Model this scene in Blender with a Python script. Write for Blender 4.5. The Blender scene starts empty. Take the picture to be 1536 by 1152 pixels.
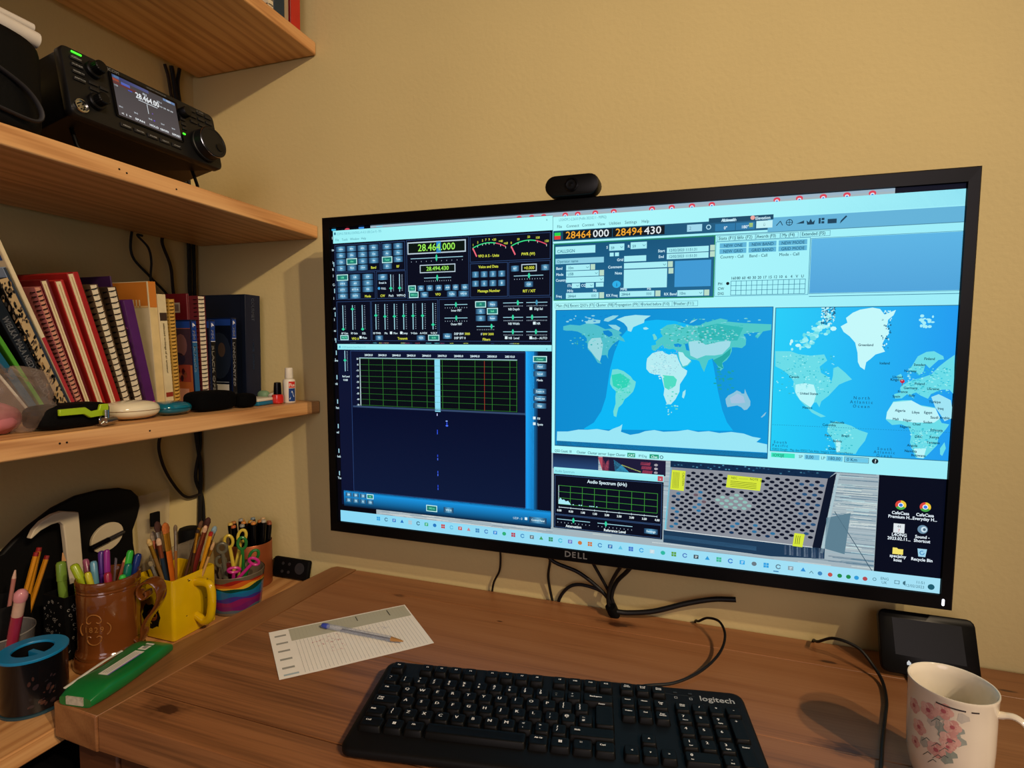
import bpy, math, random
from math import sin, cos, pi, radians, sqrt, atan2
from mathutils import Vector, Matrix, Euler
from mathutils.geometry import tessellate_polygon
random.seed(7)
COL = bpy.context.scene.collection
def lin(c):
    if isinstance(c, str):
        c = c.lstrip('#'); c = tuple(int(c[i:i+2], 16)/255 for i in (0, 2, 4))
    return tuple(x/12.92 if x <= .04045 else ((x+.055)/1.055)**2.4 for x in c[:3])
# ---------------------------------------------------------------- materials
MATS = {}
def nodes(name):
    m = bpy.data.materials.new(name); m.use_nodes = True
    nt = m.node_tree; b = nt.nodes['Principled BSDF']
    return m, nt, b
def mat(name, col, rough=.5, metal=0., noise=.06, scale=40., bump=0., coat=0., trans=0., spec=.32, emit=0., alpha=1.):
    """plain surface with a little procedural mottling"""
    if name in MATS: return MATS[name]
    m, nt, b = nodes(name); c = lin(col); N = nt.nodes.new; L = nt.links.new
    tc = N('ShaderNodeTexCoord'); n = N('ShaderNodeTexNoise'); n.inputs['Scale'].default_value = scale
    n.inputs['Detail'].default_value = 3
    L(tc.outputs['Object'], n.inputs['Vector'])
    r = N('ShaderNodeMapRange'); r.inputs['To Min'].default_value = 1-noise*2; r.inputs['To Max'].default_value = 1+noise*2
    L(n.outputs['Fac'], r.inputs['Value'])
    v = N('ShaderNodeVectorMath'); v.operation = 'SCALE'; v.inputs[0].default_value = c
    L(r.outputs['Result'], v.inputs['Scale']); L(v.outputs['Vector'], b.inputs['Base Color'])
    b.inputs['Roughness'].default_value = rough; b.inputs['Metallic'].default_value = metal
    b.inputs['Specular IOR Level'].default_value = spec
    b.inputs['Coat Weight'].default_value = coat; b.inputs['Coat Roughness'].default_value = .08
    b.inputs['Transmission Weight'].default_value = trans
    b.inputs['Alpha'].default_value = alpha
    if emit:
        b.inputs['Emission Color'].default_value = (*c, 1); b.inputs['Emission Strength'].default_value = emit
    if bump:
        bp = N('ShaderNodeBump'); bp.inputs['Strength'].default_value = bump; bp.inputs['Distance'].default_value = .002
        L(n.outputs['Fac'], bp.inputs['Height']); L(bp.outputs['Normal'], b.inputs['Normal'])
    MATS[name] = m; return m
def vcmat(name, rough=.5, emit=0., coat=0.):
    """colour comes from the mesh's own colour attribute"""
    if name in MATS: return MATS[name]
    m, nt, b = nodes(name); a = nt.nodes.new('ShaderNodeAttribute'); a.attribute_name = 'col'
    if emit:
        b.inputs['Base Color'].default_value = (.002, .002, .003, 1)
        nt.links.new(a.outputs['Color'], b.inputs['Emission Color']); b.inputs['Emission Strength'].default_value = emit; b.inputs['Specular IOR Level'].default_value = .04
    else:
        nt.links.new(a.outputs['Color'], b.inputs['Base Color'])
    b.inputs['Roughness'].default_value = rough; b.inputs['Coat Weight'].default_value = coat
    if not emit: b.inputs['Specular IOR Level'].default_value = .3
    MATS[name] = m; return m
def wood(name, light, mid, dark, axis=1, rough=.5, ring=26., knots=.5, coat=0., knot_scale=4., scale=1., wv=.2, spots=()):
    if name in MATS: return MATS[name]
    m, nt, b = nodes(name); N = nt.nodes.new; L = nt.links.new
    tc = N('ShaderNodeTexCoord'); mp = N('ShaderNodeMapping')
    s = [scale]*3; s[axis] = .07*scale; mp.inputs['Scale'].default_value = s
    L(tc.outputs['Object'], mp.inputs['Vector'])
    big = N('ShaderNodeTexNoise'); big.inputs['Scale'].default_value = 3.2; big.inputs['Detail'].default_value = 2; big.inputs['Distortion'].default_value = .6
    L(mp.outputs['Vector'], big.inputs['Vector'])
    w = N('ShaderNodeTexWave'); w.wave_type = 'BANDS'; w.bands_direction = 'DIAGONAL'
    w.inputs['Scale'].default_value = ring; w.inputs['Distortion'].default_value = 9; w.inputs['Detail'].default_value = 2; w.inputs['Detail Scale'].default_value = .8
    L(mp.outputs['Vector'], w.inputs['Vector'])
    mp2 = N('ShaderNodeMapping'); s2 = [300.*scale]*3; s2[axis] = 6*scale; mp2.inputs['Scale'].default_value = s2
    L(tc.outputs['Object'], mp2.inputs['Vector'])
    fine = N('ShaderNodeTexNoise'); fine.inputs['Scale'].default_value = 1.; fine.inputs['Detail'].default_value = 3
    L(mp2.outputs['Vector'], fine.inputs['Vector'])
    r = N('ShaderNodeValToRGB'); e = r.color_ramp.elements
    e[0].position = .1; e[0].color = (*lin(dark), 1); e[1].position = .9; e[1].color = (*lin(light), 1)
    q = r.color_ramp.elements.new(.5); q.color = (*lin(mid), 1)
    def mth(op, a, bb, **k):
        x = N('ShaderNodeMath'); x.operation = op
        for i, z in enumerate((a, bb)):
            if hasattr(z, 'node'): L(z, x.inputs[i])
            else: x.inputs[i].default_value = z
        return x.outputs[0]
    f = mth('ADD', mth('MULTIPLY', w.outputs['Fac'], wv), mth('MULTIPLY', big.outputs['Fac'], 1-wv))
    f = mth('ADD', f, mth('MULTIPLY', mth('SUBTRACT', fine.outputs['Fac'], .5), .55))
    # knots: sparse dark spots, stretched along the grain
    mp3 = N('ShaderNodeMapping'); s3 = [1.]*3; s3[axis] = .45; mp3.inputs['Scale'].default_value = s3
    L(tc.outputs['Object'], mp3.inputs['Vector'])
    vo = N('ShaderNodeTexVoronoi'); vo.inputs['Scale'].default_value = knot_scale; L(mp3.outputs['Vector'], vo.inputs['Vector'])
    kr = N('ShaderNodeMapRange'); kr.inputs['From Min'].default_value = .03; kr.inputs['From Max'].default_value = .13
    kr.inputs['To Min'].default_value = -knots; kr.inputs['To Max'].default_value = 0
    L(vo.outputs['Distance'], kr.inputs['Value'])
    f = mth('ADD', f, kr.outputs['Result'])
    for (kx, ky, kz), a_, b_, s_ in spots:      # individual knots
        sb_ = N('ShaderNodeVectorMath'); sb_.operation = 'SUBTRACT'; L(tc.outputs['Object'], sb_.inputs[0]); sb_.inputs[1].default_value = (kx, ky, 0)
        ml = N('ShaderNodeVectorMath'); ml.operation = 'MULTIPLY'; L(sb_.outputs[0], ml.inputs[0]); ml.inputs[1].default_value = (1/a_, 1/b_, 0)
        nz = N('ShaderNodeTexNoise'); nz.inputs['Scale'].default_value = 60; L(tc.outputs['Object'], nz.inputs['Vector'])
        ln = N('ShaderNodeVectorMath'); ln.operation = 'LENGTH'; L(ml.outputs[0], ln.inputs[0])
        d_ = mth('ADD', ln.outputs['Value'], mth('MULTIPLY', mth('SUBTRACT', nz.outputs['Fac'], .5), .9))
        mr = N('ShaderNodeMapRange'); mr.interpolation_type = 'SMOOTHSTEP'; mr.inputs['From Min'].default_value = .25; mr.inputs['From Max'].default_value = 1.1
        mr.inputs['To Min'].default_value = -s_; mr.inputs['To Max'].default_value = 0; L(d_, mr.inputs['Value'])
        f = mth('ADD', f, mr.outputs['Result'])
    L(f, r.inputs['Fac']); L(r.outputs['Color'], b.inputs['Base Color'])
    b.inputs['Roughness'].default_value = rough; b.inputs['Coat Weight'].default_value = coat; b.inputs['Coat Roughness'].default_value = .3
    bp = N('ShaderNodeBump'); bp.inputs['Strength'].default_value = .12; bp.inputs['Distance'].default_value = .001
    L(f, bp.inputs['Height']); L(bp.outputs['Normal'], b.inputs['Normal'])
    MATS[name] = m; return m
def plaster(name, col, rough=.75):
    m, nt, b = nodes(name); N = nt.nodes.new; L = nt.links.new
    tc = N('ShaderNodeTexCoord')
    n1 = N('ShaderNodeTexNoise'); n1.inputs['Scale'].default_value = 3; n1.inputs['Detail'].default_value = 4
    n2 = N('ShaderNodeTexNoise'); n2.inputs['Scale'].default_value = 130; n2.inputs['Detail'].default_value = 4
    L(tc.outputs['Object'], n1.inputs['Vector']); L(tc.outputs['Object'], n2.inputs['Vector'])
    r = N('ShaderNodeMapRange'); r.inputs['To Min'].default_value = .9; r.inputs['To Max'].default_value = 1.1
    L(n1.outputs['Fac'], r.inputs['Value'])
    v = N('ShaderNodeVectorMath'); v.operation = 'SCALE'; v.inputs[0].default_value = lin(col)
    L(r.outputs['Result'], v.inputs['Scale']); L(v.outputs['Vector'], b.inputs['Base Color'])
    b.inputs['Roughness'].default_value = rough; b.inputs['Specular IOR Level'].default_value = .35
    bp = N('ShaderNodeBump'); bp.inputs['Strength'].default_value = .35; bp.inputs['Distance'].default_value = .0015
    L(n2.outputs['Fac'], bp.inputs['Height']); L(bp.outputs['Normal'], b.inputs['Normal'])
    return m
def glassy(name, col, alpha=.25, rough=.1):
    """thin clear plastic: mostly see-through with a sheen"""
    if name in MATS: return MATS[name]
    m = mat(name, col, rough=rough, coat=.5, alpha=alpha, noise=.2, scale=60); return m
# ---------------------------------------------------------------- mesh builder
class MB:
    def __init__(s): s.v = []; s.f = []; s.m = []; s.c = []; s.col = (1, 1, 1); s.mi = 0; s.T = Matrix()
    def add(s, vs, fs):
        o = len(s.v); s.v += [tuple(s.T @ Vector(p)) for p in vs]
        for f in fs:
            s.f.append([o+i for i in f]); s.m.append(s.mi); s.c.append(s.col)
    def box(s, x0, y0, z0, x1, y1, z1):
        s.add([(x, y, z) for z in (z0, z1) for x, y in ((x0, y0), (x1, y0), (x1, y1), (x0, y1))],
              [(3, 2, 1, 0), (4, 5, 6, 7), (0, 1, 5, 4), (1, 2, 6, 5), (2, 3, 7, 6), (3, 0, 4, 7)])
    def rings(s, rs, cap0=True, cap1=True, closed=True):
        n = len(rs[0]); vs = [p for r in rs for p in r]; fs = []
        for i in range(len(rs)-1):
            for j in range(n if closed else n-1):
                k = (j+1) % n
                fs.append((i*n+j, i*n+k, (i+1)*n+k, (i+1)*n+j))
        if cap0: fs.append(tuple(range(n-1, -1, -1)))
        if cap1: fs.append(tuple((len(rs)-1)*n+j for j in range(n)))
        s.add(vs, fs)
    def rbox(s, x0, y0, z0, x1, y1, z1, r=.003, k=4, er=None):
        """box with rounded vertical corners and softened top/bottom rims"""
        er = min(r, (z1-z0)*.3) if er is None else er
        def rr(i, z):
            q = max(r-i, 1e-5); o = []
            for cx, cy, a in ((x1-r, y1-r, 0), (x0+r, y1-r, 90), (x0+r, y0+r, 180), (x1-r, y0+r, 270)):
                for t in range(k+1):
                    an = radians(a+90*t/k); o.append((cx+q*cos(an), cy+q*sin(an), z))
            return o
        R = [rr(er, z0), rr(er*.3, z0+er*.3), rr(0, z0+er), rr(0, z1-er), rr(er*.3, z1-er*.3), rr(er, z1)]
        s.rings(R)
    def lathe(s, prof, n=40, c=(0, 0, 0), cap0=True, cap1=True):
        s.rings([[(c[0]+r*cos(2*pi*j/n), c[1]+r*sin(2*pi*j/n), c[2]+z) for j in range(n)] for r, z in prof], cap0, cap1)
    def tube(s, pts, r, n=10, flat=1., caps=True):
        pts = [Vector(p) for p in pts]; N = len(pts)
        rs = r if isinstance(r, (list, tuple)) else [r]*N
        t0 = (pts[1]-pts[0]).normalized(); up = Vector((0, 0, 1)) if abs(t0.z) < .9 else Vector((1, 0, 0))
        nrm = t0.cross(up).normalized(); out = []
        for i, p in enumerate(pts):
            t = (pts[min(i+1, N-1)]-pts[max(i-1, 0)])
            if t.length < 1e-9: t = t0.copy()
            t.normalize()
            nrm = (nrm - t*nrm.dot(t)).normalized(); b = t.cross(nrm)
            out.append([tuple(p+(nrm*cos(2*pi*j/n)+b*sin(2*pi*j/n)*flat)*rs[i]) for j in range(n)])
        s.rings(out, caps, caps)
    def ellipsoid(s, c, r, n=24, m=14, pw=1.):
        def q(x): return math.copysign(abs(x)**pw, x)
        R = []
        for i in range(1, m):
            a = -pi/2+pi*i/m
            R.append([(c[0]+r[0]*q(cos(a))*q(cos(2*pi*j/n)), c[1]+r[1]*q(cos(a))*q(sin(2*pi*j/n)), c[2]+r[2]*q(sin(a))) for j in range(n)])
        s.rings(R)
    def prism(s, pts, z0, z1):
        """polygon in xy, counter-clockwise"""
        n = len(pts); vs = [(x, y, z0) for x, y in pts]+[(x, y, z1) for x, y in pts]
        tr = tessellate_polygon([[Vector((x, y, 0)) for x, y in pts]])
        fs = [(i, (i+1) % n, n+(i+1) % n, n+i) for i in range(n)]
        for t in tr:
            a, b, c = [Vector((*pts[i], 0)) for i in t]
            if (b-a).cross(c-a).z < 0: t = (t[0], t[2], t[1])
            fs.append(tuple(n+i for i in t)); fs.append(tuple(reversed(t)))
        s.add(vs, fs)
    def build(s, name, mats, parent=None, smooth=40, bevel=0, loc=None, rot=None, solid=0):
        me = bpy.data.meshes.new(name); me.from_pydata(s.v, [], s.f)
        for m in (mats if isinstance(mats, (list, tuple)) else [mats]): me.materials.append(m)
        me.polygons.foreach_set('material_index', s.m)
        a = me.color_attributes.new('col', 'FLOAT_COLOR', 'CORNER'); dat = []
        for p, c in zip(me.polygons, s.c):
            if isinstance(c[0], (tuple, list)):
                for i in range(p.loop_total): dat += [*c[i], 1.]
            else: dat += [*c, 1.]*p.loop_total
        a.data.foreach_set('color', dat)
        if smooth:
            me.polygons.foreach_set('use_smooth', [True]*len(me.polygons)); me.set_sharp_from_angle(angle=radians(smooth))
        me.update(); o = bpy.data.objects.new(name, me); COL.objects.link(o)
        if parent: o.parent = parent
        if loc: o.location = loc
        if rot: o.rotation_euler = rot
        if bevel:
            b = o.modifiers.new('b', 'BEVEL'); b.width = bevel; b.segments = 2; b.limit_method = 'ANGLE'; b.angle_limit = radians(35)
        return o
def spline(pts, k=8):
    """Catmull-Rom through points"""
    P = [Vector(p) for p in pts]; P = [P[0]*2-P[1]]+P+[P[-1]*2-P[-2]]; out = []
    for i in range(1, len(P)-2):
        a, b, c, d = P[i-1:i+3]
        for j in range(k):
            t = j/k; out.append(.5*((2*b)+(c-a)*t+(2*a-5*b+4*c-d)*t*t+(3*b-a-3*c+d)*t**3))
    out.append(P[-2]); return out
# ---------------------------------------------------------------- flat artwork (print, screens, lettering)
TXT = {}
def textmesh(s):
    if s in TXT: return TXT[s]
    cu = bpy.data.curves.new('t', 'FONT'); cu.body = s; cu.size = 1; cu.resolution_u = 2
    ob = bpy.data.objects.new('t', cu); COL.objects.link(ob)
    dg = bpy.context.evaluated_depsgraph_get(); me = ob.evaluated_get(dg).to_mesh()
    v = [(p.co.x, p.co.y) for p in me.vertices]; f = [tuple(p.vertices) for p in me.polygons]
    ob.evaluated_get(dg).to_mesh_clear(); bpy.data.objects.remove(ob); bpy.data.curves.remove(cu)
    w = max([p[0] for p in v], default=0.); TXT[s] = (v, f, w); return TXT[s]
class Art:
    """draws on a w x h sheet (y down); fn(x, y, lift) places it in space"""
    def __init__(s, fn, eps=.00006): s.mb = MB(); s.fn = fn; s.L = 0; s.eps = eps
    def raw(s, pts, fs, col):
        s.mb.col = col; s.mb.add([s.fn(x, y, s.L*s.eps) for x, y in pts], fs)
    def rect(s, x, y, w, h, c): s.raw([(x, y), (x, y+h), (x+w, y+h), (x+w, y)], [(0, 1, 2, 3)], lin(c))
    def grad(s, x, y, w, h, c0, c1, horiz=False):
        a, b = lin(c0), lin(c1); cs = (a, a, b, b) if horiz else (a, b, b, a)
        s.raw([(x, y), (x, y+h), (x+w, y+h), (x+w, y)], [(0, 1, 2, 3)], cs)
    def btn(s, x, y, w, h, c0='#16355a', c1='#5fa3c9'):
        s.grad(x, y, w*.5, h, c0, c1, True); s.grad(x+w*.5, y, w*.5, h, c1, c0, True)
    def frame(s, x, y, w, h, t, c):
        s.rect(x, y, w, t, c); s.rect(x, y+h-t, w, t, c); s.rect(x, y+t, t, h-2*t, c); s.rect(x+w-t, y+t, t, h-2*t, c)
    def poly(s, pts, c):
        tr = tessellate_polygon([[Vector((x, y, 0)) for x, y in pts]]); o = []
        for t in tr:
            a, b, d = [Vector((*pts[i], 0)) for i in t]
            o.append(t if (b-a).cross(d-a).z < 0 else (t[0], t[2], t[1]))
        s.raw(pts, o, lin(c))
    def ell(s, x, y, rx, ry, c, n=14, rot=0.):
        cr, sr = cos(rot), sin(rot)
        s.raw([(x+rx*cos(2*pi*i/n)*cr-ry*sin(2*pi*i/n)*sr, y+rx*cos(2*pi*i/n)*sr+ry*sin(2*pi*i/n)*cr) for i in range(n)], [tuple(range(n-1, -1, -1))], lin(c))
    def line(s, pts, w, c):
        for (x0, y0), (x1, y1) in zip(pts, pts[1:]):
            l = math.hypot(x1-x0, y1-y0) or 1; nx, ny = -(y1-y0)/l*w/2, (x1-x0)/l*w/2
            s.raw([(x0-nx, y0-ny), (x0+nx, y0+ny), (x1+nx, y1+ny), (x1-nx, y1-ny)], [(0, 1, 2, 3)], lin(c))
    def arc(s, x, y, r, a0, a1, w, c, n=12, ry=None):
        ry = r if ry is None else ry
        s.line([(x+r*cos(radians(a0+(a1-a0)*i/n)), y+ry*sin(radians(a0+(a1-a0)*i/n))) for i in range(n+1)], w, c)
    def text(s, t, x, y, h, c, al='l', w=None, sx=.9, bold=0.):
        """baseline at y, capital height about .72 of h"""
        v, f, tw = textmesh(t)
        if not v: return
        k = h*sx
        if w: k = w/tw
        x0 = x-(tw*k*(.5 if al == 'c' else 1) if al != 'l' else 0)
        for d in ((0, 0), (bold, 0), (0, bold)) if bold else ((0, 0),):
            s.raw([(x0+p[0]*k+d[0], y-p[1]*h+d[1]) for p in v], f, lin(c))
    def build(s, name, m, parent=None, **k): return s.mb.build(name, m, parent, smooth=0, **k)
# ---------------------------------------------------------------- scene bookkeeping
def tag(o, label, cat, group=None):
    o['label'] = label; o['category'] = cat
    if group: o['group'] = group
    return o
def thing(name, label, cat, loc=(0, 0, 0), rot=(0, 0, 0), group=None):
    o = bpy.data.objects.new(name, None); o.empty_display_size = .01; COL.objects.link(o)
    o.location = loc; o.rotation_euler = rot; return tag(o, label, cat, group)
def struct(mb, name, m, **k):
    o = mb.build(name, m, None, **k); o['kind'] = 'structure'; return o

# ================================================================ materials in common
PINE = wood('pine', '#dfb078', '#cf9a62', '#9c6230', axis=1, ring=24, knots=.5, wv=.30, rough=.45, coat=.12, knot_scale=5.)
PINE_X = wood('pine_x', '#dba663', '#c98d4c', '#9f622c', axis=0, ring=20, knots=.45)
OAK = wood('oak', '#a5734b', '#93603a', '#452716', axis=0, ring=14, knots=0, rough=.42, coat=.15, wv=.14, spots=(((0.9239, -0.056, 0.75), .016, .006, .75), ((0.9202, -0.0526, 0.75), .050, .014, .3), ((1.2253, -0.0638, 0.75), .013, .005, .6), ((1.2071, -0.2609, 0.75), .015, .006, .75), ((1.2032, -0.2579, 0.75), .035, .016, .3), ((0.4394, -0.4546, 0.75), .018, .008, .55), ((0.4318, -0.4546, 0.75), .045, .018, .22), ((0.5417, -0.0787, 0.75), .020, .007, .35), ((1.4326, -0.062, 0.75), .014, .004, .45), ((0.7433, -0.1091, 0.75), .008, .003, .5)))
OAK_Y = wood('oak_y', '#96683f', '#825430', '#583520', axis=1, ring=14, knots=.2, rough=.42, coat=.15)
OAK_D = wood('oak_dark', '#6a3d20', '#553018', '#3a1f10', axis=0, ring=14, knots=.2, rough=.55)
WALL = plaster('wall_paint', '#cebc86')
BLK = mat('black_plastic', '#060607', rough=.38, noise=.1, spec=.22)
BLKM = mat('black_matte', '#070708', rough=.7, noise=.15, spec=.12)
BLKG = mat('black_gloss', '#07070a', rough=.15, spec=.2)
BEZ = mat('bezel_black', '#050507', rough=.3, spec=.15)
RUB = mat('black_rubber', '#0a0a0c', rough=.5)
CHROME = mat('chrome', '#c9c9c6', rough=.2, metal=1.)
GREY = mat('grey_plastic', '#55565a', rough=.5)
WHITE = mat('white_plastic', '#d9d3c4', rough=.35, noise=.03)
PRINT = vcmat('print', rough=.5)
PRINTG = vcmat('print_gloss', rough=.25, coat=.4)
GLOW = vcmat('screen_glow', rough=.25, emit=1.0)
# ================================================================ room shell
def slab(name, a, b, m):
    mb = MB(); mb.box(*a, *b); return struct(mb, name, m, smooth=0)
slab('wall_back', (-.1, 0, -.02), (3.2, .1, 2.55), WALL)
slab('wall_left', (-.1, -3.4, -.02), (0, 0, 2.55), WALL)
slab('wall_right', (3.2, -3.4, -.02), (3.3, .1, 2.55), plaster('side_wall_paint', '#8f8a80'))
slab('floor', (-.1, -3.4, -.1), (3.3, .1, 0), mat('carpet', '#35322f', rough=.95, noise=.3, scale=300, bump=.6))
slab('ceiling', (-.1, -3.4, 2.55), (3.3, .1, 2.65), plaster('ceiling_paint', '#8c8a88'))
# ================================================================ shelves
D = .3155
def shelf(z, th, label, xf=D, y0=-1.9, mt=PINE, holes=()):
    t = thing('wall_shelf', label, 'shelf', (.016, 0, z), group=None)
    mb = MB(); mb.box(0, y0, -th, xf-.016, -.002, 0); mb.build('board', mt, t, bevel=.0022)
    if holes:
        for y, dz in holes:
            mb = MB(); mb.rings([[(xf-.016+.0004, y+.0013*cos(a*pi/4), dz+.0013*sin(a*pi/4)) for a in range(8)], [(xf-.016-.001, y+.0013*cos(a*pi/4), dz+.0013*sin(a*pi/4)) for a in range(8)]])
            mb.build('nail_hole', mat('hole', '#1c0f08', rough=.9), t)
    return t
shelf(1.7835, .0245, 'topmost pine shelf, seen from below, with a red binder standing on it')
shelf(1.432, .0245, 'pine shelf on the left wall that carries the black radio transceiver', holes=[(-.402, -.011), (-.392, -.013), (-.318, -.014)])
shelf(1.085, .0245, 'pine shelf that carries the row of leaning books and notebooks', holes=[(-.486, -.012), (-.478, -.012), (-.37, -.012)])
t = thing('wall_shelf', 'lowest pine shelf, level with the desk, holding mugs of pens and brushes', 'shelf', (.016, 0, .712))
mb = MB(); mb.box(0, -1.9, -.0235, .288-.016, -.002, 0); mb.build('board', PINE, t, bevel=.002)
# ================================================================ desk
t = thing('desk', 'brown rustic hardwood desk with plank top under the large monitor', 'desk', (0, 0, 0))
mb = MB()
def plank(y0, y1, x0, x1):
    xa = .372+(y0+.494)*.062; xb = .372+(y1+.494)*.062
    x0 = x0 if x0 is not None else None
    mb.add([(xa+.0005, y0, .706), (x1, y0, .706), (x1, y1, .706), (xb+.0005, y1, .706), (xa+.0005, y0, .75), (x1, y0, .75), (x1, y1, .75), (xb+.0005, y1, .75)],
           [(3, 2, 1, 0), (4, 5, 6, 7), (0, 1, 5, 4), (1, 2, 6, 5), (2, 3, 7, 6), (3, 0, 4, 7)])
for a, b in ((-.492, -.4376), (-.4360, -.2632), (-.2628, -.0768), (-.0764, -.006)): plank(a, b, None, 1.82)
mb.build('tabletop', OAK, t, bevel=.0012)
mb = MB(); mb.prism([(.294, -.491), (.3715, -.494), (.4005, -.005), (.352, -.0035), (.345, -.012)], .7055, .7502)
mb.build('end_board', OAK_Y, t, bevel=.002)
mb = MB(); mb.box(1.8215, -.494, .706, 1.90, -.005, .75); mb.build('end_board', OAK_Y, t, bevel=.002)
mb = MB(); mb.box(.385, -.475, .60, 1.80, -.45, .7035); mb.build('apron', OAK_D, t, bevel=.001)
mb = MB(); mb.box(.385, -.04, .60, 1.80, -.015, .7035); mb.build('apron', OAK_D, t, bevel=.001)
for x in (.315, 1.81):
    for y in (-.478, -.085):
        mb = MB(); mb.box(x, y, .001, x+.068, y+.068, .7045); mb.build('leg', OAK_D, t, bevel=.003)
t = thing('clutter_filler', 'added dark crate standing in the shadow below the lowest shelf', 'filler', (.025, -.62, .0005))  # added box, hides the lit wall below the shelf; stands in for dark clutter
CRM = mat('filler_dark', '#0a090a', rough=.7, spec=.1)
mb = MB(); mb.rings([[(x*k+(1-k)*.125, y*k+(1-k)*.26, z) for x, y in ((0, 0), (.25, 0), (.25, .52), (0, .52))] for k, z in ((.94, 0), (1, .60), (.96, .60), (.91, .01))]); mb.build('body', CRM, t, smooth=0)
mb = MB(); mb.box(-.004, -.004, .6005, .254, .524, .618); mb.build('lid', CRM, t, bevel=.003)
# ================================================================ lights, camera
def area(name, loc, size, power, col, target):
    l = bpy.data.lights.new(name, 'AREA'); l.shape = 'DISK'; l.size = size; l.energy = power; l.color = col
    o = bpy.data.objects.new(name, l); COL.objects.link(o); o.location = loc
    o.rotation_euler = (Vector(target)-Vector(loc)).to_track_quat('-Z', 'Y').to_euler(); return o
def bulb(name, loc, r, power, col, target):
    l = bpy.data.lights.new(name, 'SPOT'); l.shadow_soft_size = r; l.energy = power; l.color = col; l.spot_size = radians(53); l.spot_blend = 1
    o = bpy.data.objects.new(name, l); COL.objects.link(o); o.location = loc
    o.rotation_euler = (Vector(target)-Vector(loc)).to_track_quat('-Z', 'Y').to_euler(); return o
bulb('ceiling_bulb', (2.70, -1.36, 2.53), .03, 135, (1, .765, .50), (.35, -.1, 1.0))
bulb('ceiling_bulb', (2.62, -1.68, 2.53), .03, 135, (1, .765, .50), (.35, -.1, 1.0))
area('room_fill', (1.7, -3.2, 1.8), 1.6, 19, (1, .84, .86), (.8, 0, 1.1))
w = bpy.data.worlds.new('world'); bpy.context.scene.world = w; w.use_nodes = True
w.node_tree.nodes['Background'].inputs[0].default_value = (1, .86, .80, 1); w.node_tree.nodes['Background'].inputs[1].default_value = .32
cam = bpy.data.cameras.new('camera'); co = bpy.data.objects.new('camera', cam); COL.objects.link(co)
cam.sensor_width = 36; cam.lens = 841.16/1536*36; cam.clip_start = .02
R2 = Vector((0.946927, 0.321325, 0.008889)); U2 = Vector((-0.027216, 0.052589, 0.998245)); F2 = Vector((-0.320294, 0.945507, -0.058543))
co.matrix_world = Matrix(((R2.x, U2.x, -F2.x, (1.0431, -0.9441, 1.1885)[0]), (R2.y, U2.y, -F2.y, (1.0431, -0.9441, 1.1885)[1]), (R2.z, U2.z, -F2.z, (1.0431, -0.9441, 1.1885)[2]), (0, 0, 0, 1)))
sc = bpy.context.scene; sc.camera = co
sc.view_settings.view_transform = 'Standard'; sc.view_settings.look = 'None'; sc.view_settings.exposure = 0; sc.view_settings.gamma = 1
sc.cycles.use_denoising = True; sc.cycles.max_bounces = 7; sc.cycles.transparent_max_bounces = 12
sc.cycles.sample_clamp_indirect = 4; sc.cycles.caustics_reflective = False; sc.cycles.caustics_refractive = False

# ================================================================ the big monitor
MW, MH = .9735, .5735
mon = thing('monitor', 'very large black widescreen monitor showing radio software and world maps', 'monitor', (.392, -.0748, .8497), (radians(1.57), radians(-.02), radians(.27)))
mb = MB(); mb.T = Matrix.Rotation(pi/2, 4, 'X')
# local: x right, y into wall, z up ; front face at y = 0
def frame_bars(mb, x0, z0, x1, z1, a, b, c, d, y0, y1):
    mb.box(x0, y0, z0, x1, y1, z0+b); mb.box(x0, y0, z1-d, x1, y1, z1); mb.box(x0, y0, z0+b, x0+a, y1, z1-d); mb.box(x1-c, y0, z0+b, x1, y1, z1-d)
o = []
def rect_ring(x0, z0, x1, z1, y): return [(x0, y, z0), (x1, y, z0), (x1, y, z1), (x0, y, z1)]
mb = MB(); mb.rings([rect_ring(.0165, .0207, .9588, .5543, .0035), rect_ring(.0155, .0195, .9598, .5553, -.0002), rect_ring(.0015, .0015, MW-.0015, MH-.0015, -.0006), rect_ring(0, 0, MW, MH, .001), rect_ring(0, 0, MW, MH, .028), rect_ring(.004, .004, MW-.004, MH-.004, .030)], cap0=False, cap1=False)
mb.build('bezel', BEZ, mon, smooth=0)
mb = MB(); mb.rings([rect_ring(.004, .004, MW-.004, MH-.004, .0295), rect_ring(.03, .03, MW-.03, MH-.03, .040), rect_ring(.2, .12, MW-.2, MH-.12, .052)], cap0=True); mb.build('housing', BLKM, mon, smooth=0)
mb = MB(); mb.box(.38, .052, .18, .60, .072, .40); mb.build('wall_bracket', BLKM, mon)
mb = MB(); mb.rbox(-.0014, -.0045, 0, .0014, .0045, .0008, r=.0012); mb.build('power_light', mat('led_white', '#f2f4ff', emit=3), mon, loc=(.9625, -.0008, .0105), rot=(pi/2, 0, 0))
ar = Art(lambda x, y, l: (.448+x, -.0008-l, .0185-y))
ar.text('D', 0, .0105, .0135, '#8d8f93', sx=1.1, bold=.0004); ar.text('E', .0122, .0105, .0135, '#8d8f93', bold=.0004, sx=1.0); ar.text('L', .0212, .0105, .0135, '#8d8f93', bold=.0004, sx=1.1); ar.text('L', .0298, .0105, .0135, '#8d8f93', bold=.0004, sx=1.1)
ar.build('logo', PRINT, mon)
# ---------------------------------------------------------------- what the screen shows (1920 x 1080 units)
S = Art(lambda x, y, l: (.0165+.9423*x/1920, .0032-l, .5543-.5336*y/1080), eps=.00012)
NAVY = '#070b1c'; PANEL = '#1b2c50'; LT = '#a8e4f0'; YEL = '#d8e04a'; GRN = '#39e08a'; TL = '#2fd6a0'
S.grad(0, 0, 1920, 1080, '#04040c', '#050a1c', True)
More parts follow.
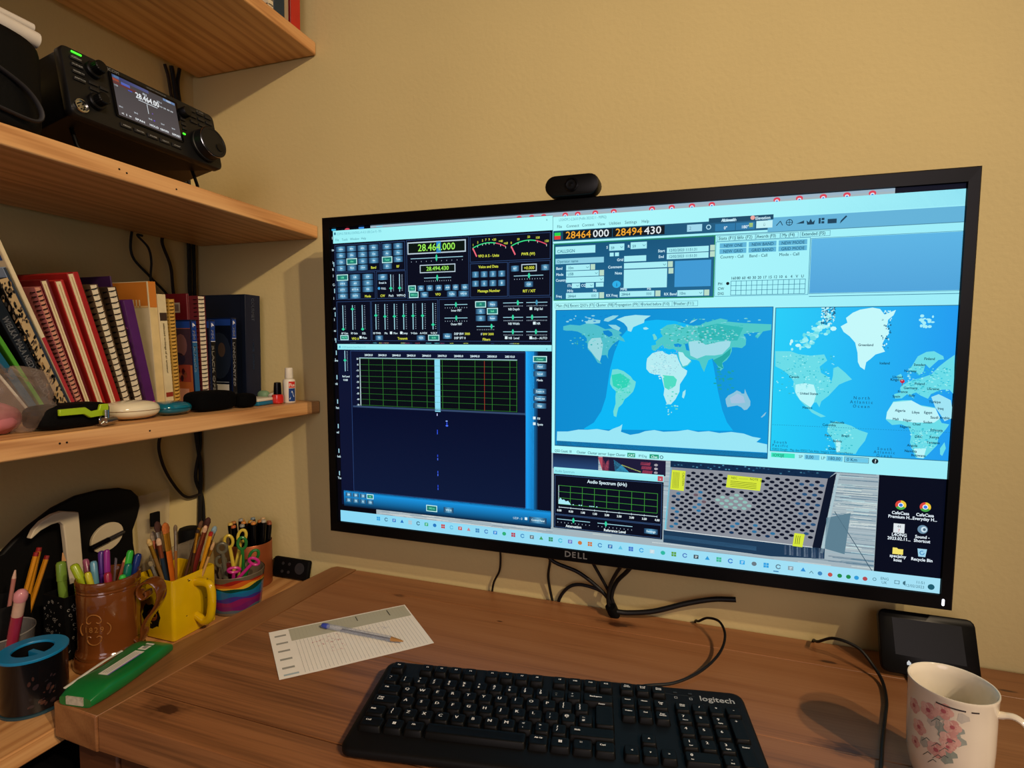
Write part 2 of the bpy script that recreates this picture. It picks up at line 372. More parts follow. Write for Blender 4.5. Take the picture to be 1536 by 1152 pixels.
# photograph used as desktop wallpaper: grey boards, a perforated power supply
S.L = 1
S.rect(166, 0, 1598, 1043, '#a3b4bc')
rnd = random.Random(3)
for i in range(120):
    y = 765+rnd.random()*278; x = 837+rnd.random()*860; w_ = 60+rnd.random()*300
    S.rect(x, y, min(w_, 1763-x), 1.2+rnd.random()*2.6, rnd.choice(['#5f7688', '#b9ccd4', '#d3dfe0', '#6d8799', '#c3cfcc', '#9ab7c2']))
for i in range(50):
    y = 1012+rnd.random()*30; x = 166+rnd.random()*600
    S.rect(x, y, 40+rnd.random()*200, 1.5, rnd.choice(['#c9d6da', '#6f8290', '#e2e6e2']))
for i in range(70):
    y = 772+rnd.random()*265; x = 1650+rnd.random()*60
    S.rect(x, y, min(30+rnd.random()*90, 1763-x), 2.2, rnd.choice(['#bfe6ea', '#4f7f96', '#e4efe6', '#3d6d88']))
S.rect(166, 0, 1598, 8, '#8ab4d6')
S.L = 2
S.poly([(1193, 985), (1193, 1024), (1500, 1030), (1640, 1020), (1640, 990)], '#1c3a56')
S.poly([(1193, 1000), (1193, 1012), (1460, 1018), (1460, 1005)], '#31597a')
S.line([(1660, 880), (1760, 1040)], 2, '#3c5a6a'); S.poly([(1640, 900), (1700, 880), (1690, 1000), (1640, 990)], '#5d7f90')
for i in range(16):
    x = 1535+i*6.4; S.poly([(x, 990), (x+4, 990), (x+6, 1020), (x+1, 1021)], ['#5c6a80', '#2a3348', '#8796a8'][i % 3])
S.poly([(1209, 765), (1660, 765), (1640, 787), (1209, 786)], '#0e2a4a')
for i in range(40): S.ell(1220+i*10.5+rnd.random()*4, 769+rnd.random()*14, 3, 2, rnd.choice(['#2f6f96', '#5aa6c4', '#0a1a30']))
S.poly([(1639, 787), (1660, 770), (1628, 1004), (1608, 989)], '#0a1428'); S.poly([(1662, 770), (1668, 770), (1636, 1004), (1629, 1004)], '#a9c4cc')
S.poly([(1209, 786), (1639, 787), (1608, 989), (1198, 983)], '#8b8f98')
S.poly([(1209, 786), (1213, 786), (1202, 983), (1196, 983)], '#5fd0e8'); S.line([(1198, 984), (1608, 990)], 2.5, '#dfe8ea')
S.L = 3
for r in range(19):
    f = r/18.; y = 799+r*9.55
    x0, x1 = 1216-f*8, 1630-f*26
    n = 16
    for i in range(n):
        x = x0+(x1-x0)*(i+.5*(r % 2)+.35)/n
        if (x < 1254 and y < 858) or (1372 < x < 1468 and 790 < y < 838) or (1556 < x < 1588 and y > 950): continue
        c = '#0a1226'
        if (x-1390)**2/2600+(y-878)**2/500 < 1: c = '#8fc0b8'
        elif x < 1240 and y > 850 or (y > 935 and 1380 < x < 1520 and i % 2): c = rnd.choice(['#2b6f9c', '#12355c', '#0a1226'])
        elif 1275 < x < 1310 and 850 < y < 920: c = rnd.choice(['#6a5560', '#2b6f9c', '#0a1226'])
        elif x > 1560 and r % 3 == 1: c = '#24507a'
        S.ell(x, y, 7, 4.3, c, n=8)
S.poly([(1214, 794), (1254, 795), (1250, 857), (1210, 855)], '#d6e63c')
S.poly([(1374, 797), (1468, 800), (1464, 838), (1370, 835)], '#d6e63c'); S.poly([(1560, 953), (1587, 954), (1582, 993), (1556, 992)], '#d6e63c')
S.L = 4
S.text('NEC  ———  NOTE', 1384, 808, 9, '#2a3a12', w=74)
for i in range(4): S.line([(1382, 815+i*5), (1454, 817+i*5)], 1.2, '#3d4a18')
for i in range(5): S.line([(1219+i*4, 800), (1217+i*4, 850)], 1, '#3d4a18')
v_, f_, w_t = textmesh('CAUTION'); k_ = 40/w_t
S.raw([(1245+p[1]*9-.5, 800+p[0]*k_) for p in v_], [tuple(reversed(q)) for q in f_], lin('#2a3a12'))
for i in range(3): S.line([(1565+i*5, 960), (1563+i*5, 985)], 1.4, '#3d4a18')
# photo strip behind the small spectrum window
S.L = 2
S.grad(837, 767, 150, 50, '#101a38', '#284a7a'); S.poly([(985, 770), (1000, 770), (1012, 812), (1000, 812)], '#b04a5c'); S.poly([(1012, 785), (1020, 775), (1018, 812), (1006, 812)], '#c2546a')
S.rect(1000, 768, 195, 48, '#1c1a38')
S.poly([(985, 770), (1000, 770), (1014, 800), (1004, 806)], '#b04a5c'); S.poly([(1014, 782), (1022, 780), (1020, 812), (1010, 812)], '#c2546a')
S.poly([(1035, 775), (1060, 790), (1085, 812), (1040, 812)], '#39a4cf'); S.line([(1060, 790), (1120, 808)], 3, '#b9c86a')
for i in range(3): S.poly([(1120+i*3, 776+i*13), (1150+i*3, 776+i*13), (1148+i*3, 786+i*13), (1118+i*3, 786+i*13)], '#a84058'); S.ell(1166, 783+i*12, 6, 4, '#c8c4cc', 8)
# desktop icons on the black right border
def chrome(x, y, r=9):
    for a0, c in ((0, '#f0c93c'), (120, '#4aa84a'), (240, '#d9463c')):
        S.poly([(x, y)]+[(x+r*cos(radians(a0-90+t*12)), y+r*sin(radians(a0-90+t*12))) for t in range(11)], c)
    S.L += 1; S.ell(x, y, r*.5, r*.5, '#ffffff'); S.L += 1; S.ell(x, y, r*.36, r*.36, '#3c7fe0'); S.L -= 2
S.L = 2
chrome(1819, 846, 13); chrome(1876, 846, 13)
for x, y, a, b in ((1819, 872, 'CafeCasa', 'Premium H...'), (1876, 872, 'CafeCasa', 'Everyday H...'), (1819, 933, 'L4ONG', '2023.02.11...'), (1873, 933, 'Sound -', 'Shortcut'), (1819, 993, 'specjalny', 'kosz'), (1875, 996, 'Recycle Bin', '')):
    S.text(a, x, y, 12, '#eaf6ff', 'c', bold=.5); S.text(b, x, y+11, 12, '#eaf6ff', 'c', bold=.5)
S.rect(1805, 898, 26, 26, '#dfe6ea'); S.L += 1; S.text('44', 1818, 909, 10, '#44484c', 'c'); S.text('7', 1818, 921, 11, '#c0392b', 'c'); S.L -= 1
S.ell(1873, 908, 12, 12, '#6b8fa8'); S.L += 1; S.ell(1876, 908, 7, 8, '#cfe3ee'); S.L += 1; S.ell(1877, 908, 3.5, 4, '#4c6a80'); S.L -= 2
S.poly([(1806, 966), (1816, 966), (1819, 969), (1831, 969), (1831, 984), (1806, 984)], '#f2e06a')
S.poly([(1864, 962), (1886, 962), (1883, 984), (1867, 984)], '#9fd3ea'); S.L += 1; S.arc(1875, 973, 5, 0, 300, 2, '#2f7cb8'); S.L -= 1
# top strip: tab icons peeking above the windows
for x in (872, 912, 967, 1024, 1138, 1195, 1252, 1307, 1479, 1536, 1595, 1652, 1712, 720, 762, 802):
    S.ell(x, 9, 9, 7, '#d9465a'); S.L += 1; S.ell(x, 12, 5, 4, '#e8eef4'); S.L += 1; S.ell(x, 13, 3, 2.4, '#3c7fe0'); S.L -= 2
S.rect(4, 2, 18, 6, '#3fb8e8'); S.ell(70, 8, 11, 6, '#d9465a'); S.rect(118, 2, 22, 7, '#3d8fe0'); S.rect(190, 3, 26, 3, '#6fd6f0')
# left edge icon labels
for y in (36, 118, 168, 250, 330, 400, 470): S.text('l', 4, y+rnd.random()*8, 13, '#cfeaf4', bold=.4)
for y, t_ in ((80, 'to'), (150, 'R'), (205, 'Co'), (290, 'ok'), (371, 'ml'), (480, 'ere'), (566, 'nk'), (655, 'hat'), (747, 'ed'), (838, 'lude'), (920, 'Tools')):
    S.text(t_, 2, y, 12, '#cfeaf4', bold=.4)
for y in (120, 215, 300, 395, 440, 530, 620, 712, 805, 890): S.rect(8, y, 4, 16, '#9fd0e0')
# ---------------------------------------------------------------- window 1: rig control
def slider_h(x0, x1, y, xh, h=9, ticks=10, c=TL, t=2.2):
    S.rect(x0, y-t/2, x1-x0, t, '#9fd4e4'); S.L += 1; S.poly([(xh-3.4, y-h*.5), (xh, y-h), (xh+3.4, y-h*.5), (xh+3.4, y+h*.5), (xh, y+h), (xh-3.4, y+h*.5)], c); S.L -= 1
    for i in range(ticks): S.rect(x0+2+(x1-x0-5)*i/(ticks-1), y+9, 1.4, 3.2, '#b9cfe0')
def slider_v(x, y0, y1, yh, c=TL):
    S.rect(x-1.6, y0, 3.2, y1-y0, '#9fd4e4'); S.L += 1; S.poly([(x-7, yh), (x-3, yh-3.5), (x, yh-7), (x+3, yh-3.5), (x+7, yh), (x+3, yh+3.5), (x, yh+5), (x-3, yh+3.5)], c); S.L -= 1
    for i in range(14): S.rect(x+8, y0+2+(y1-y0-6)*i/13, 4, 1.4, '#a9bed4')
def button(x, y, w, h, t, sel=False, fs=9):
    if sel:
        S.rect(x-1.5, y-1.5, w+3, h+3, '#c4f4f4'); S.L += 1; S.rect(x+1.2, y+1.2, w-2.4, h-2.4, '#1f7a70'); S.L += 1; S.text(t, x+w/2, y+h*.5+fs*.33, fs, '#6ff0b8', 'c', bold=.35); S.L -= 2
    else:
        S.btn(x, y, w, h); S.L += 1; S.text(t, x+w/2, y+h*.5+fs*.33, fs, '#d8f4fc', 'c', bold=.35); S.L -= 1
S.L = 6
S.rect(12, 8, 820, 406, NAVY)
S.L = 7
S.grad(10, 9, 822, 45, '#9cf0f6', '#b0fafc', True)
S.L = 8
S.text('ICOM IC-7300 RIG CONTROL v9 v9.21 USB (Com 9) - 70%', 26, 25, 12, '#5aa8b8', w=185); S.rect(15, 15, 7, 9, '#2a6f8c')
for x, t_ in ((20, 'File'), (47, 'Tools'), (82, 'Window'), (128, 'Help')): S.text(t_, x, 46, 12, '#4d8f9f')
S.text('x', 810, 24, 12, '#3f7f90')
def panel(x0, y0, x1, y1): S.frame(x0, y0, x1-x0, y1-y0, 1.6, '#2f4a78')
for p in ((16, 60, 204, 157), (208, 60, 303, 158), (17, 160, 182, 255), (187, 160, 304, 255), (309, 58, 544, 257), (548, 60, 825, 143), (548, 147, 681, 258), (684, 147, 825, 258), (18, 262, 161, 404), (164, 262, 427, 404), (431, 262, 828, 405)): panel(*p)
bands = ['160m', '80m', '60m', '40m', '30m', '20m', '17m', '15m', '12m', '10m', '6m', '4m', '2m', '70cm', '23cm']
for i, b_ in enumerate(bands):
    c_, r_ = i % 4, i//4; button(21+c_*45.5, 66+r_*22.6, 41, 19, b_, sel=(i == 9))
S.text('Band', 176, 149, 12, YEL, 'c', bold=.5)
for i, b_ in enumerate(['Ant1', 'RX', 'Att', 'Pre', 'Tuner', 'Tune', 'IP+']):
    c_, r_ = i % 2, i//2; button(213+c_*44, 66+r_*22.6, 38, 19, b_, sel=(i == 4))
S.text('RF', 274, 149, 12, YEL, 'c', bold=.5)
for i, b_ in enumerate(['USB', 'LSB', 'CW', 'CW-R', 'AM', 'FM', 'RTTY', 'RTTY-R', 'PSK', 'PSK-R', 'DATA']):
    c_, r_ = i % 3, i//3; button(23+c_*53, 167+r_*22, 45, 19, b_, sel=(i == 0))
S.text('Mode', 150, 249, 12, YEL, 'c', bold=.5)
button(193, 170, 40, 20, 'OFF'); S.text('Break In', 212, 203, 10, '#cfe8f4', 'c', bold=.3); S.ell(197, 219, 5, 5, '#3fa4e0'); S.text('FULL', 206, 223, 10, '#cfe8f4', bold=.3)
S.text('CW', 211, 249, 12, YEL, 'c', bold=.5); S.text('Pitch', 245, 249, 11, '#d8f0f8', 'c', bold=.3); S.text('WPM-Q', 285, 249, 11, '#d8f0f8', 'c', bold=.3)
slider_v(245, 172, 232, 220); slider_v(280, 172, 232, 220)
# main frequency
S.rect(313, 66, 220, 41, '#b8ccd8'); S.L += 1; S.rect(317, 70, 212, 33, '#081410'); S.rect(424, 68, 17, 37, '#3aa0e8'); S.L += 1
S.text('28.464.000', 423, 97, 33, '#9df05a', 'c', w=140, bold=.7); S.L -= 2
slider_h(325, 522, 122, 424, h=12, ticks=11)
S.rect(360, 144, 134, 28, '#b8ccd8'); S.L += 1; S.rect(363, 147, 128, 22, '#081410'); S.L += 1; S.text('28.494.430', 427, 164, 19, '#9df05a', 'c', w=84, bold=.6); S.L -= 2
slider_h(376, 478, 189, 426, h=11, ticks=13)
for i, (x, w_, t_) in enumerate(((316, 28, 'Fine'), (350, 28, 'Mid'), (384, 28, 'Cor'), (418, 28, 'A<B'), (452, 26, 'A=B'), (482, 26, 'DW'), (514, 30, 'Split'))): button(x, 214, w_-2, 18, t_, sel=(i == 0))
button(318, 236, 34, 18, 'VFO A', sel=True); button(360, 236, 32, 18, 'Tune'); S.text('VFO', 428, 249, 12, YEL, 'c', bold=.5); button(462, 236, 36, 18, 'Tx/Rx'); button(504, 236, 38, 18, 'VFO B')
# meters
def meter(x0, x1, yb, yt, rx, labels, title):
    cx = (x0+x1)/2
    pts = [(x0+(x1-x0)*i/20, yb-(yb-yt)*(1-((i-10)/10)**2)) for i in range(21)]
    S.line(pts[:15], 3.2, GRN); S.line(pts[14:], 3.2, '#e0506a')
    S.L += 1; S.line([pts[0], (x0+14, yb+28)], 4.5, '#f06a7c'); S.L -= 1
    for i, t_ in labels: S.text(t_, pts[i][0], pts[i][1]-7, 10.5, YEL, 'c', bold=.3); S.rect(pts[i][0]-.7, pts[i][1], 1.6, 6, '#d0e4d8')
    S.text(title, cx-2, 128, 12.5, YEL, 'c', bold=.5)
meter(558, 674, 97, 82, 0, ((0, '1'), (3, '3'), (6, '5'), (8, '7'), (10, '9'), (13, '+20'), (17, '+40'), (20, '+60')), 'VFO A S - Units')
meter(693, 812, 97, 81, 0, ((0, '0'), (4, '10'), (10, '50'), (15, '100'), (20, '150')), 'PWR (W)')
S.text('Voice and Data', 613, 163, 12.5, YEL, 'c', bold=.5); S.text('Message Number', 614, 242, 12.5, YEL, 'c', bold=.5)
for i in range(8): button(554+(i % 4)*31, 174+(i//4)*30, 26, 19, str(i+1), fs=11)
button(692, 160, 28, 18, 'RIT'); button(794, 160, 28, 18, 'TX'); S.rect(728, 156, 52, 24, '#b8ccd8'); S.L += 1; S.rect(731, 159, 46, 18, '#081410'); S.L += 1; S.text('+0.000', 754, 173, 14, YEL, 'c', bold=.5); S.L -= 2
slider_h(702, 802, 193, 754, h=9, ticks=12); button(738, 212, 30, 17, 'CLR'); S.text('RIT / XIT', 754, 246, 12.5, YEL, 'c', bold=.5)
# lower row of sliders
for x, y, t_ in ((44, 362, 'AF Gain'), (85, 290, 'RF Gain'), (126, 362, 'SQL')): slider_v(x, 276, 364, y); S.text(t_, x+5, 380, 10, '#d8f0f8', 'c', bold=.3)
button(32, 385, 32, 15, 'MUTE', True); S.rect(112, 387, 9, 9, '#dff4f8'); S.text('Mute', 124, 396, 10, '#d8f0f8', bold=.3); S.text('VFO A', 94, 400, 12, YEL, 'c', bold=.5)
for x, y, t_ in ((182, 314, 'RF PWR'), (219, 318, 'Mic'), (257, 318, 'Mon'), (294, 317, 'Comp'), (331, 317, 'V-Gain'), (368, 317, 'A-VOX'), (408, 348, 'V-DLY')):
    slider_v(x, 274, 364, y); S.text(t_, x+3, 380, 10, '#d8f0f8', 'c', bold=.3)
for x in (238, 279): S.rect(x, 371, 9, 9, '#dff4f8')
button(178, 385, 32, 16, 'TX'); button(344, 385, 34, 16, 'VOX'); button(390, 384, 40, 17, 'B-IN', True); S.text('Transmit', 288, 399, 12, YEL, 'c', bold=.5)
slider_h(452, 537, 281, 495); S.text('Inner PBT', 496, 304, 10.5, '#d8f0f8', 'c', bold=.3); slider_h(452, 537, 326, 496); S.text('Outer PBT', 496, 350, 10.5, '#d8f0f8', 'c', bold=.3)
button(445, 378, 34, 18, 'Reset'); S.text('DSP BW', 487, 383, 11, '#d8f0f8', bold=.4); S.text('3000', 526, 383, 11, YEL, bold=.4); S.text('DSP SFT 0', 487, 397, 11, '#d8f0f8', bold=.4)
for i, t_ in enumerate(['F1', 'Sharp', 'F2', 'Soft', 'F3', 'Reset']): button(567+(i % 2)*42, 273+(i//2)*23, 36, 18, t_, sel=i in (0, 3))
slider_h(570, 634, 355, 624); S.text('IF', 588, 384, 10.5, '#d8f0f8', 'c'); S.text('BW 3000', 612, 384, 11, YEL, 'c', bold=.4); S.text('Filters', 605, 402, 12.5, YEL, 'c', bold=.5)
for y, (a, b_, ta, tb) in zip((279, 326, 373), ((716, 780, 'NB Depth', 'Digi Sel'), (699, 765, 'NB Width', 'NR'), (699, 778, 'NB  Level', 'Notch - AUTO'))):
    slider_h(665, 734, y, a, ticks=14); slider_h(745, 816, y, b_, ticks=14, c=TL if y > 280 else '#3f8fb0')
    S.text(ta, 702, y+24, 10.5, '#d8f0f8', 'c', bold=.3); S.text(tb, 786, y+24, 10.5, '#d8f0f8', 'c', bold=.3); S.rect(756 if len(tb) > 3 else 768, y+15, 9, 9, '#dff4f8')
S.rect(671, 388, 9, 9, '#dff4f8')
# ---------------------------------------------------------------- window 2: band scope and waterfall
S.L = 6
S.rect(18, 415, 815, 600, '#0a1230'); S.rect(14, 409, 818, 7, '#101a30')
for i in range(26): S.rect(30+rnd.random()*780, 410, 10+rnd.random()*16, 3, rnd.choice(['#8fb4c4', '#c8d86a', '#5fc4d8', '#26407a', '#b05a6a']))
S.L = 7
S.grad(17, 416, 814, 20, '#a4f2f6', '#8fe8f2'); S.L = 8; S.text('ICOM Spectrum Scope Panel v1.1.9', 36, 430, 10, '#6fb8c4', w=100); S.text('x', 812, 431, 11, '#3f7f90'); S.rect(24, 422, 6, 8, '#3aa0c0'); S.L = 7
S.grad(742, 437, 30, 524, '#28b4ff', '#1487d8'); S.grad(748, 437, 38, 524, '#1aa0f4', '#0a1230', True); S.rect(786, 437, 46, 524, '#080e24')
S.grad(28, 961, 804, 60, '#1a9cec', '#061028'); S.grad(28, 961, 804, 10, '#0a1230', '#1a9cec')
S.L = 8; S.frame(72, 440, 672, 520, 1.5, '#2c4a80'); S.rect(104, 464, 612, 178, '#050a12'); S.grad(75, 648, 668, 310, '#040c2a', '#0a1838')
S.L = 9
for i in range(9): S.rect(112, 468+i*21, 602, 1.1, '#2f7a30')
for x in (148, 205, 262, 321, 381, 441, 503, 563, 625, 688, 712): S.rect(x, 468, 1.2, 170, '#3a9436')
for i, x in enumerate((148, 205, 262, 321, 381, 441, 503, 563, 625, 688)): S.text('28%d.0' % (420+i*10), x, 458, 10, '#d8f0f8', 'c', bold=.5, w=34)
S.rect(108, 464, 606, 3, '#9fc4d0'); S.rect(110, 464, 3, 175, '#c8e0e8')
for i in range(9): S.text('%d' % (20-i*10 if i < 2 else -i*10+10), 105, 472+i*21, 9, '#d8f0f8', 'r', bold=.4)
S.rect(597, 470, 1.5, 168, '#b0402c'); S.rect(78, 640, 664, 6, '#33486a'); S.rect(412, 467, 21, 182, '#8adcf4')
for y, c in ((655, '#c8d0ff'), (712, '#2a4ae0'), (720, '#3358e8'), (800, '#2a4ae0'), (812, '#4a6cf0'), (858, '#3358e8'), (868, '#4a70ff'), (908, '#2a4ae0'), (918, '#3358e8')): S.rect(418.5, y, 3, 8, c)
S.ell(456, 680, 4, 2, '#8fb0ff'); S.ell(457, 696, 5, 3, '#4a70ff'); S.ell(457, 688, 2, 5, '#2a4ae0')
slider_v(48, 440, 515, 475); S.text('Ref Level', 50, 537, 9.5, '#d8f0f8', 'c', bold=.4); S.text('0.0dB', 48, 550, 9.5, '#d8f0f8', 'c', bold=.4)
S.L = 8
for i, (y, t_) in enumerate(((453, 'Center'), (477, 'Fixed'), (501, 'Scroll'), (558, 'Zoom in'), (581, 'Zoom out'), (605, 'Edge'))): button(770, y, 44, 17, t_, sel=(i == 0))
S.text('Mode', 791, 533, 10, '#d8f0f8', 'c', bold=.4)
for y, t_ in ((650, 'Fill'), (669, 'Spots')): S.rect(769, y, 9, 9, '#dff4f8'); S.text(t_, 783, y+9, 10, '#d8f0f8', bold=.4)
for i, t_ in enumerate(['500', '250', '100', '50k', '25k', '10k', '5k', '2.5k']): button(36+(i % 4)*31, 968+(i//4)*21, 26, 15, t_, sel=(i == 3), fs=8)
button(374, 985, 40, 20, 'VFO A', True); button(441, 985, 38, 19, 'VFO B')
S.text('UDP - 0', 716, 1001, 11, '#cfeaf4', 'c'); S.rect(741, 991, 9, 9, '#dff4f8'); button(757, 987, 60, 20, 'Control Panel', fs=9)
# ---------------------------------------------------------------- window 3: logbook
S.L = 6
S.grad(833, 14, 1087, 752, '#b0fafc', '#9cecf8', True); S.rect(831, 12, 2, 754, '#2a6a80')
S.grad(1560, 14, 360, 40, '#a2f0f6', '#7ccfe6', True); S.grad(1480, 58, 440, 38, '#6cbcdc', '#5ba6d0', True)
S.L = 7
S.text('LOG4OM 2 v2.26.0.0 (Profile: 2023.02.11 - M0PRQ)', 852, 28, 12, '#5a9cac', w=150)
for x, t_ in ((846, 'File'), (876, 'Connect'), (926, 'Contest'), (975, 'View'), (1010, 'Utilities'), (1058, 'Settings'), (1108, 'Help')): S.text(t_, x, 49, 13, '#2a5868')
S.grad(834, 57, 624, 33, '#154a68', '#1f5f84', True)
S.rect(1458, 57, 462, 39, '#63b2d8')
S.L = 8
S.rect(838, 63, 20, 10, '#2cd44a'); S.rect(838, 73, 20, 11, '#e03a34')
for x0, a, b_ in ((870, '28464', '000'), (1026, '28494', '430')):
    S.rect(x0-4, 60, 154, 26, '#101820'); S.L += 1
    S.text(a, x0+4, 83, 31, '#f2a832', w=80, bold=.5); S.text(b_, x0+90, 83, 31, '#e6eef0', w=50, bold=.5); S.L -= 1
S.rect(1240, 63, 42, 20, '#9fd8ec'); S.text('2', 1246, 78, 14, '#2a5868'); S.arc(1300, 73, 6, 0, 360, 2.6, '#a8dcf0')
S.rect(1318, 66, 54, 20, '#2a78a8'); S.rect(1374, 66, 50, 20, '#2a78a8'); S.L += 1
S.text('Azimuth', 1352, 60, 12, '#c8ecf8', 'c', bold=.6); S.text('0°', 1346, 82, 12, '#dff4fc', 'c', bold=.4); S.text('180°', 1398, 82, 12, '#dff4fc', 'c', bold=.4); S.L -= 1
S.rect(1300, 48, 172, 14, '#154a68'); S.L += 1; S.text('Azimuth', 1356, 60, 12, '#c8ecf8', 'c', bold=.6); S.text('Elevation', 1444, 60, 12, '#c8ecf8', 'c', bold=.6); S.ell(1433-15, 54, 6, 6, '#e8a8a0'); S.L -= 1
S.rect(1428, 64, 42, 20, '#c4f2f6'); S.text('0', 1446, 79, 13, '#2a5868'); S.rect(1409, 68, 10, 12, '#b8d85a')
# tool icons
ic = '#154058'
S.line([(1480, 80), (1490, 68), (1496, 80)], 2, ic); S.arc(1513, 73, 8, 0, 360, 2, ic); S.line([(1504, 73), (1522, 73)], 1.5, ic); S.line([(1513, 64), (1513, 82)], 1.5, ic)
S.poly([(1530, 78), (1550, 70), (1550, 78)], ic); S.poly([(1558, 82), (1556, 70), (1562, 76), (1566, 66), (1571, 76), (1577, 70), (1575, 82)], ic); S.rect(1586, 66, 5, 15, ic); S.rect(1593, 66, 7, 6, ic); S.rect(1593, 75, 7, 6, ic)
S.rect(1608, 70, 22, 12, ic); S.poly([(1638, 84), (1640, 76), (1652, 63), (1655, 66)], ic)
S.L = 7
S.rect(833, 96, 1087, 2, '#4a8aa4'); S.rect(836, 97, 484, 178, '#1c8a58')
S.L = 8; S.grad(839, 100, 478, 172, '#17567c', '#1e6690')
S.L = 9
def field(x, y, w, h, t_='', tc='#3f7f94', fs=12, combo=0, bg='#a8eef6'):
    S.rect(x, y, w, h, bg); S.L += 1; S.text(t_, x+5, y+h-4 if h < 25 else y+14, fs, tc, bold=.3)
    if combo: S.line([(x+w-12, y+h*.4), (x+w-8, y+h*.65), (x+w-4, y+h*.4)], 1.3, '#3f7f94'); S.rect(x+w+2, y, 14, h, '#b8dcc8') if combo > 1 else None
    S.L -= 1
def lab(t_, x, y, c='#c8ecf8'): S.text(t_, x, y, 11.5, c, bold=.5)
field(842, 107, 127, 23, 'CALLSIGN', fs=14); field(842, 144, 154, 17, 'Operator name', bg='#8cd0e4')
field(877, 165, 76, 17, '10m', combo=2); lab('Band', 844, 178); field(877, 184, 104, 17, 'USB', combo=2); lab('Mode', 844, 197); field(877, 203, 120, 17, '', combo=1); lab('Country', 843, 215)
field(896, 222, 26, 15, '', combo=1); lab('ITU', 881, 233); field(940, 222, 26, 15, '', combo=1); lab('CQ', 925, 233); field(972, 222, 24, 13)
lab('MHz', 880, 249); lab('Hz', 963, 249); field(877, 252, 104, 18, '28464', combo=0); S.L += 1; S.text('000', 958, 266, 12, '#3f7f94'); S.L -= 1; S.rect(983, 252, 15, 18, '#b8dcc8'); lab('Freq', 844, 265)
lab('S', 1003, 120); field(1012, 107, 46, 20, '59', combo=1); lab('R', 1068, 120); field(1077, 105, 48, 20, '59', combo=1); S.rect(1014, 133, 12, 11, '#a8eef6'); S.rect(1030, 133, 12, 11, '#a8eef6')
lab('Grid', 1036, 159); field(1058, 145, 66, 17); lab('Comment', 1009, 180); field(1058, 166, 128, 17, '', combo=2); lab('Note', 1030, 199); field(1058, 186, 128, 56, ''); S.rect(1190, 186, 14, 16, '#b8dcc8')
S.ell(1036, 229, 13, 11, '#2fb0e8'); S.L += 1; S.text('i', 1036, 235, 16, '#1a4a80', 'c', bold=.6); S.L -= 1
lab('Start', 1158, 138); field(1184, 126, 118, 16, '12/02/2023 11:51:31', fs=11); S.rect(1306, 124, 13, 16, '#b8dcc8'); lab('End', 1160, 155); field(1184, 144, 118, 16, '12/02/2023 11:51:31', fs=11); S.rect(1306, 142, 13, 16, '#b8dcc8')
S.rect(1208, 166, 102, 76, '#3f9ad4'); lab('MHz', 1048, 248); lab('Hz', 1128, 248); lab('RX Freq', 1004, 266); field(1046, 251, 104, 17, '28464'); S.L += 1; S.text('000', 1126, 264, 12, '#3f7f94'); S.L -= 1; S.rect(1153, 251, 15, 17, '#b8dcc8')
lab('RX Band', 1178, 266); field(1217, 252, 74, 17, '10m', combo=2)
# stats area
for x, t_ in ((1328, 'Stats (F1)'), (1378, 'Info (F2)'), (1430, 'Awards (F3)'), (1496, 'My (F4)'), (1545, 'Extended (F5)')):
    S.text(t_, x, 111, 12.5, '#2a6070', bold=.3, w=len(t_)*4.5); S.L -= 1; S.frame(x-4, 100, 10+len(t_)*5.0, 15, 1, '#4a8aa4'); S.L += 1
S.frame(1321, 116, 247, 157, 1.4, '#4a9ab8')
for i, (a, b_, c_) in enumerate((('NEW ONE', 'NEW GRID', 'Country - Call'), ('NEW BAND', 'GRID BAND', 'Band - Call'), ('NEW MODE', 'GRID MODE', 'Mode - Call'))):
    x = 1332+i*78
    for y, t_ in ((121, a), (137, b_)): S.rect(x, y, 72, 14, '#5fb4d8'); S.L += 1; S.text(t_, x+36, y+11.5, 12, '#2a6a88', 'c', bold=.4); S.L -= 1
    S.text(c_, x+2, 164, 12, '#2a6070', bold=.2)
for i, t_ in enumerate('160 80 60 40 30 20 17 15 12 10 6 4 V U'.split()): S.text(t_, 1372+i*13.8, 225, 11, '#2a5868', 'c', bold=.3)
for i, t_ in enumerate(('PH', 'CW', 'DIG')): S.text(t_, 1330, 240+i*14, 11, '#2a5868', bold=.3)
S.ell(1357, 236, 4.5, 4.5, '#101820')
for i in range(15): S.rect(1365+i*13.85, 229, 1.3, 41, '#2a7898')
for i in range(4): S.rect(1365, 229+i*13.3, 194, 1.3, '#2a7898')
S.grad(1571, 121, 349, 148, '#5cb4e4', '#4fa4da'); S.frame(1569, 119, 351, 152, 1.2, '#3f88a8'); S.rect(1570, 277, 350, 1.6, '#2a7898')
for x, t_ in ((843, 'Main (F6)'), (888, 'Recent QSO\'s (F7)'), (970, 'Cluster (F8)'), (1028, 'Propagation (F9)'), (1107, 'Worked before (F10)'), (1204, 'Weather (F11)')):
    S.text(t_, x+2, 295, 12.5, '#2a6070', bold=.2, w=len(t_)*4.5); S.L -= 1; S.frame(x-2, 283, 8+len(t_)*5.1, 16, 1, '#4a8aa4'); S.L += 1
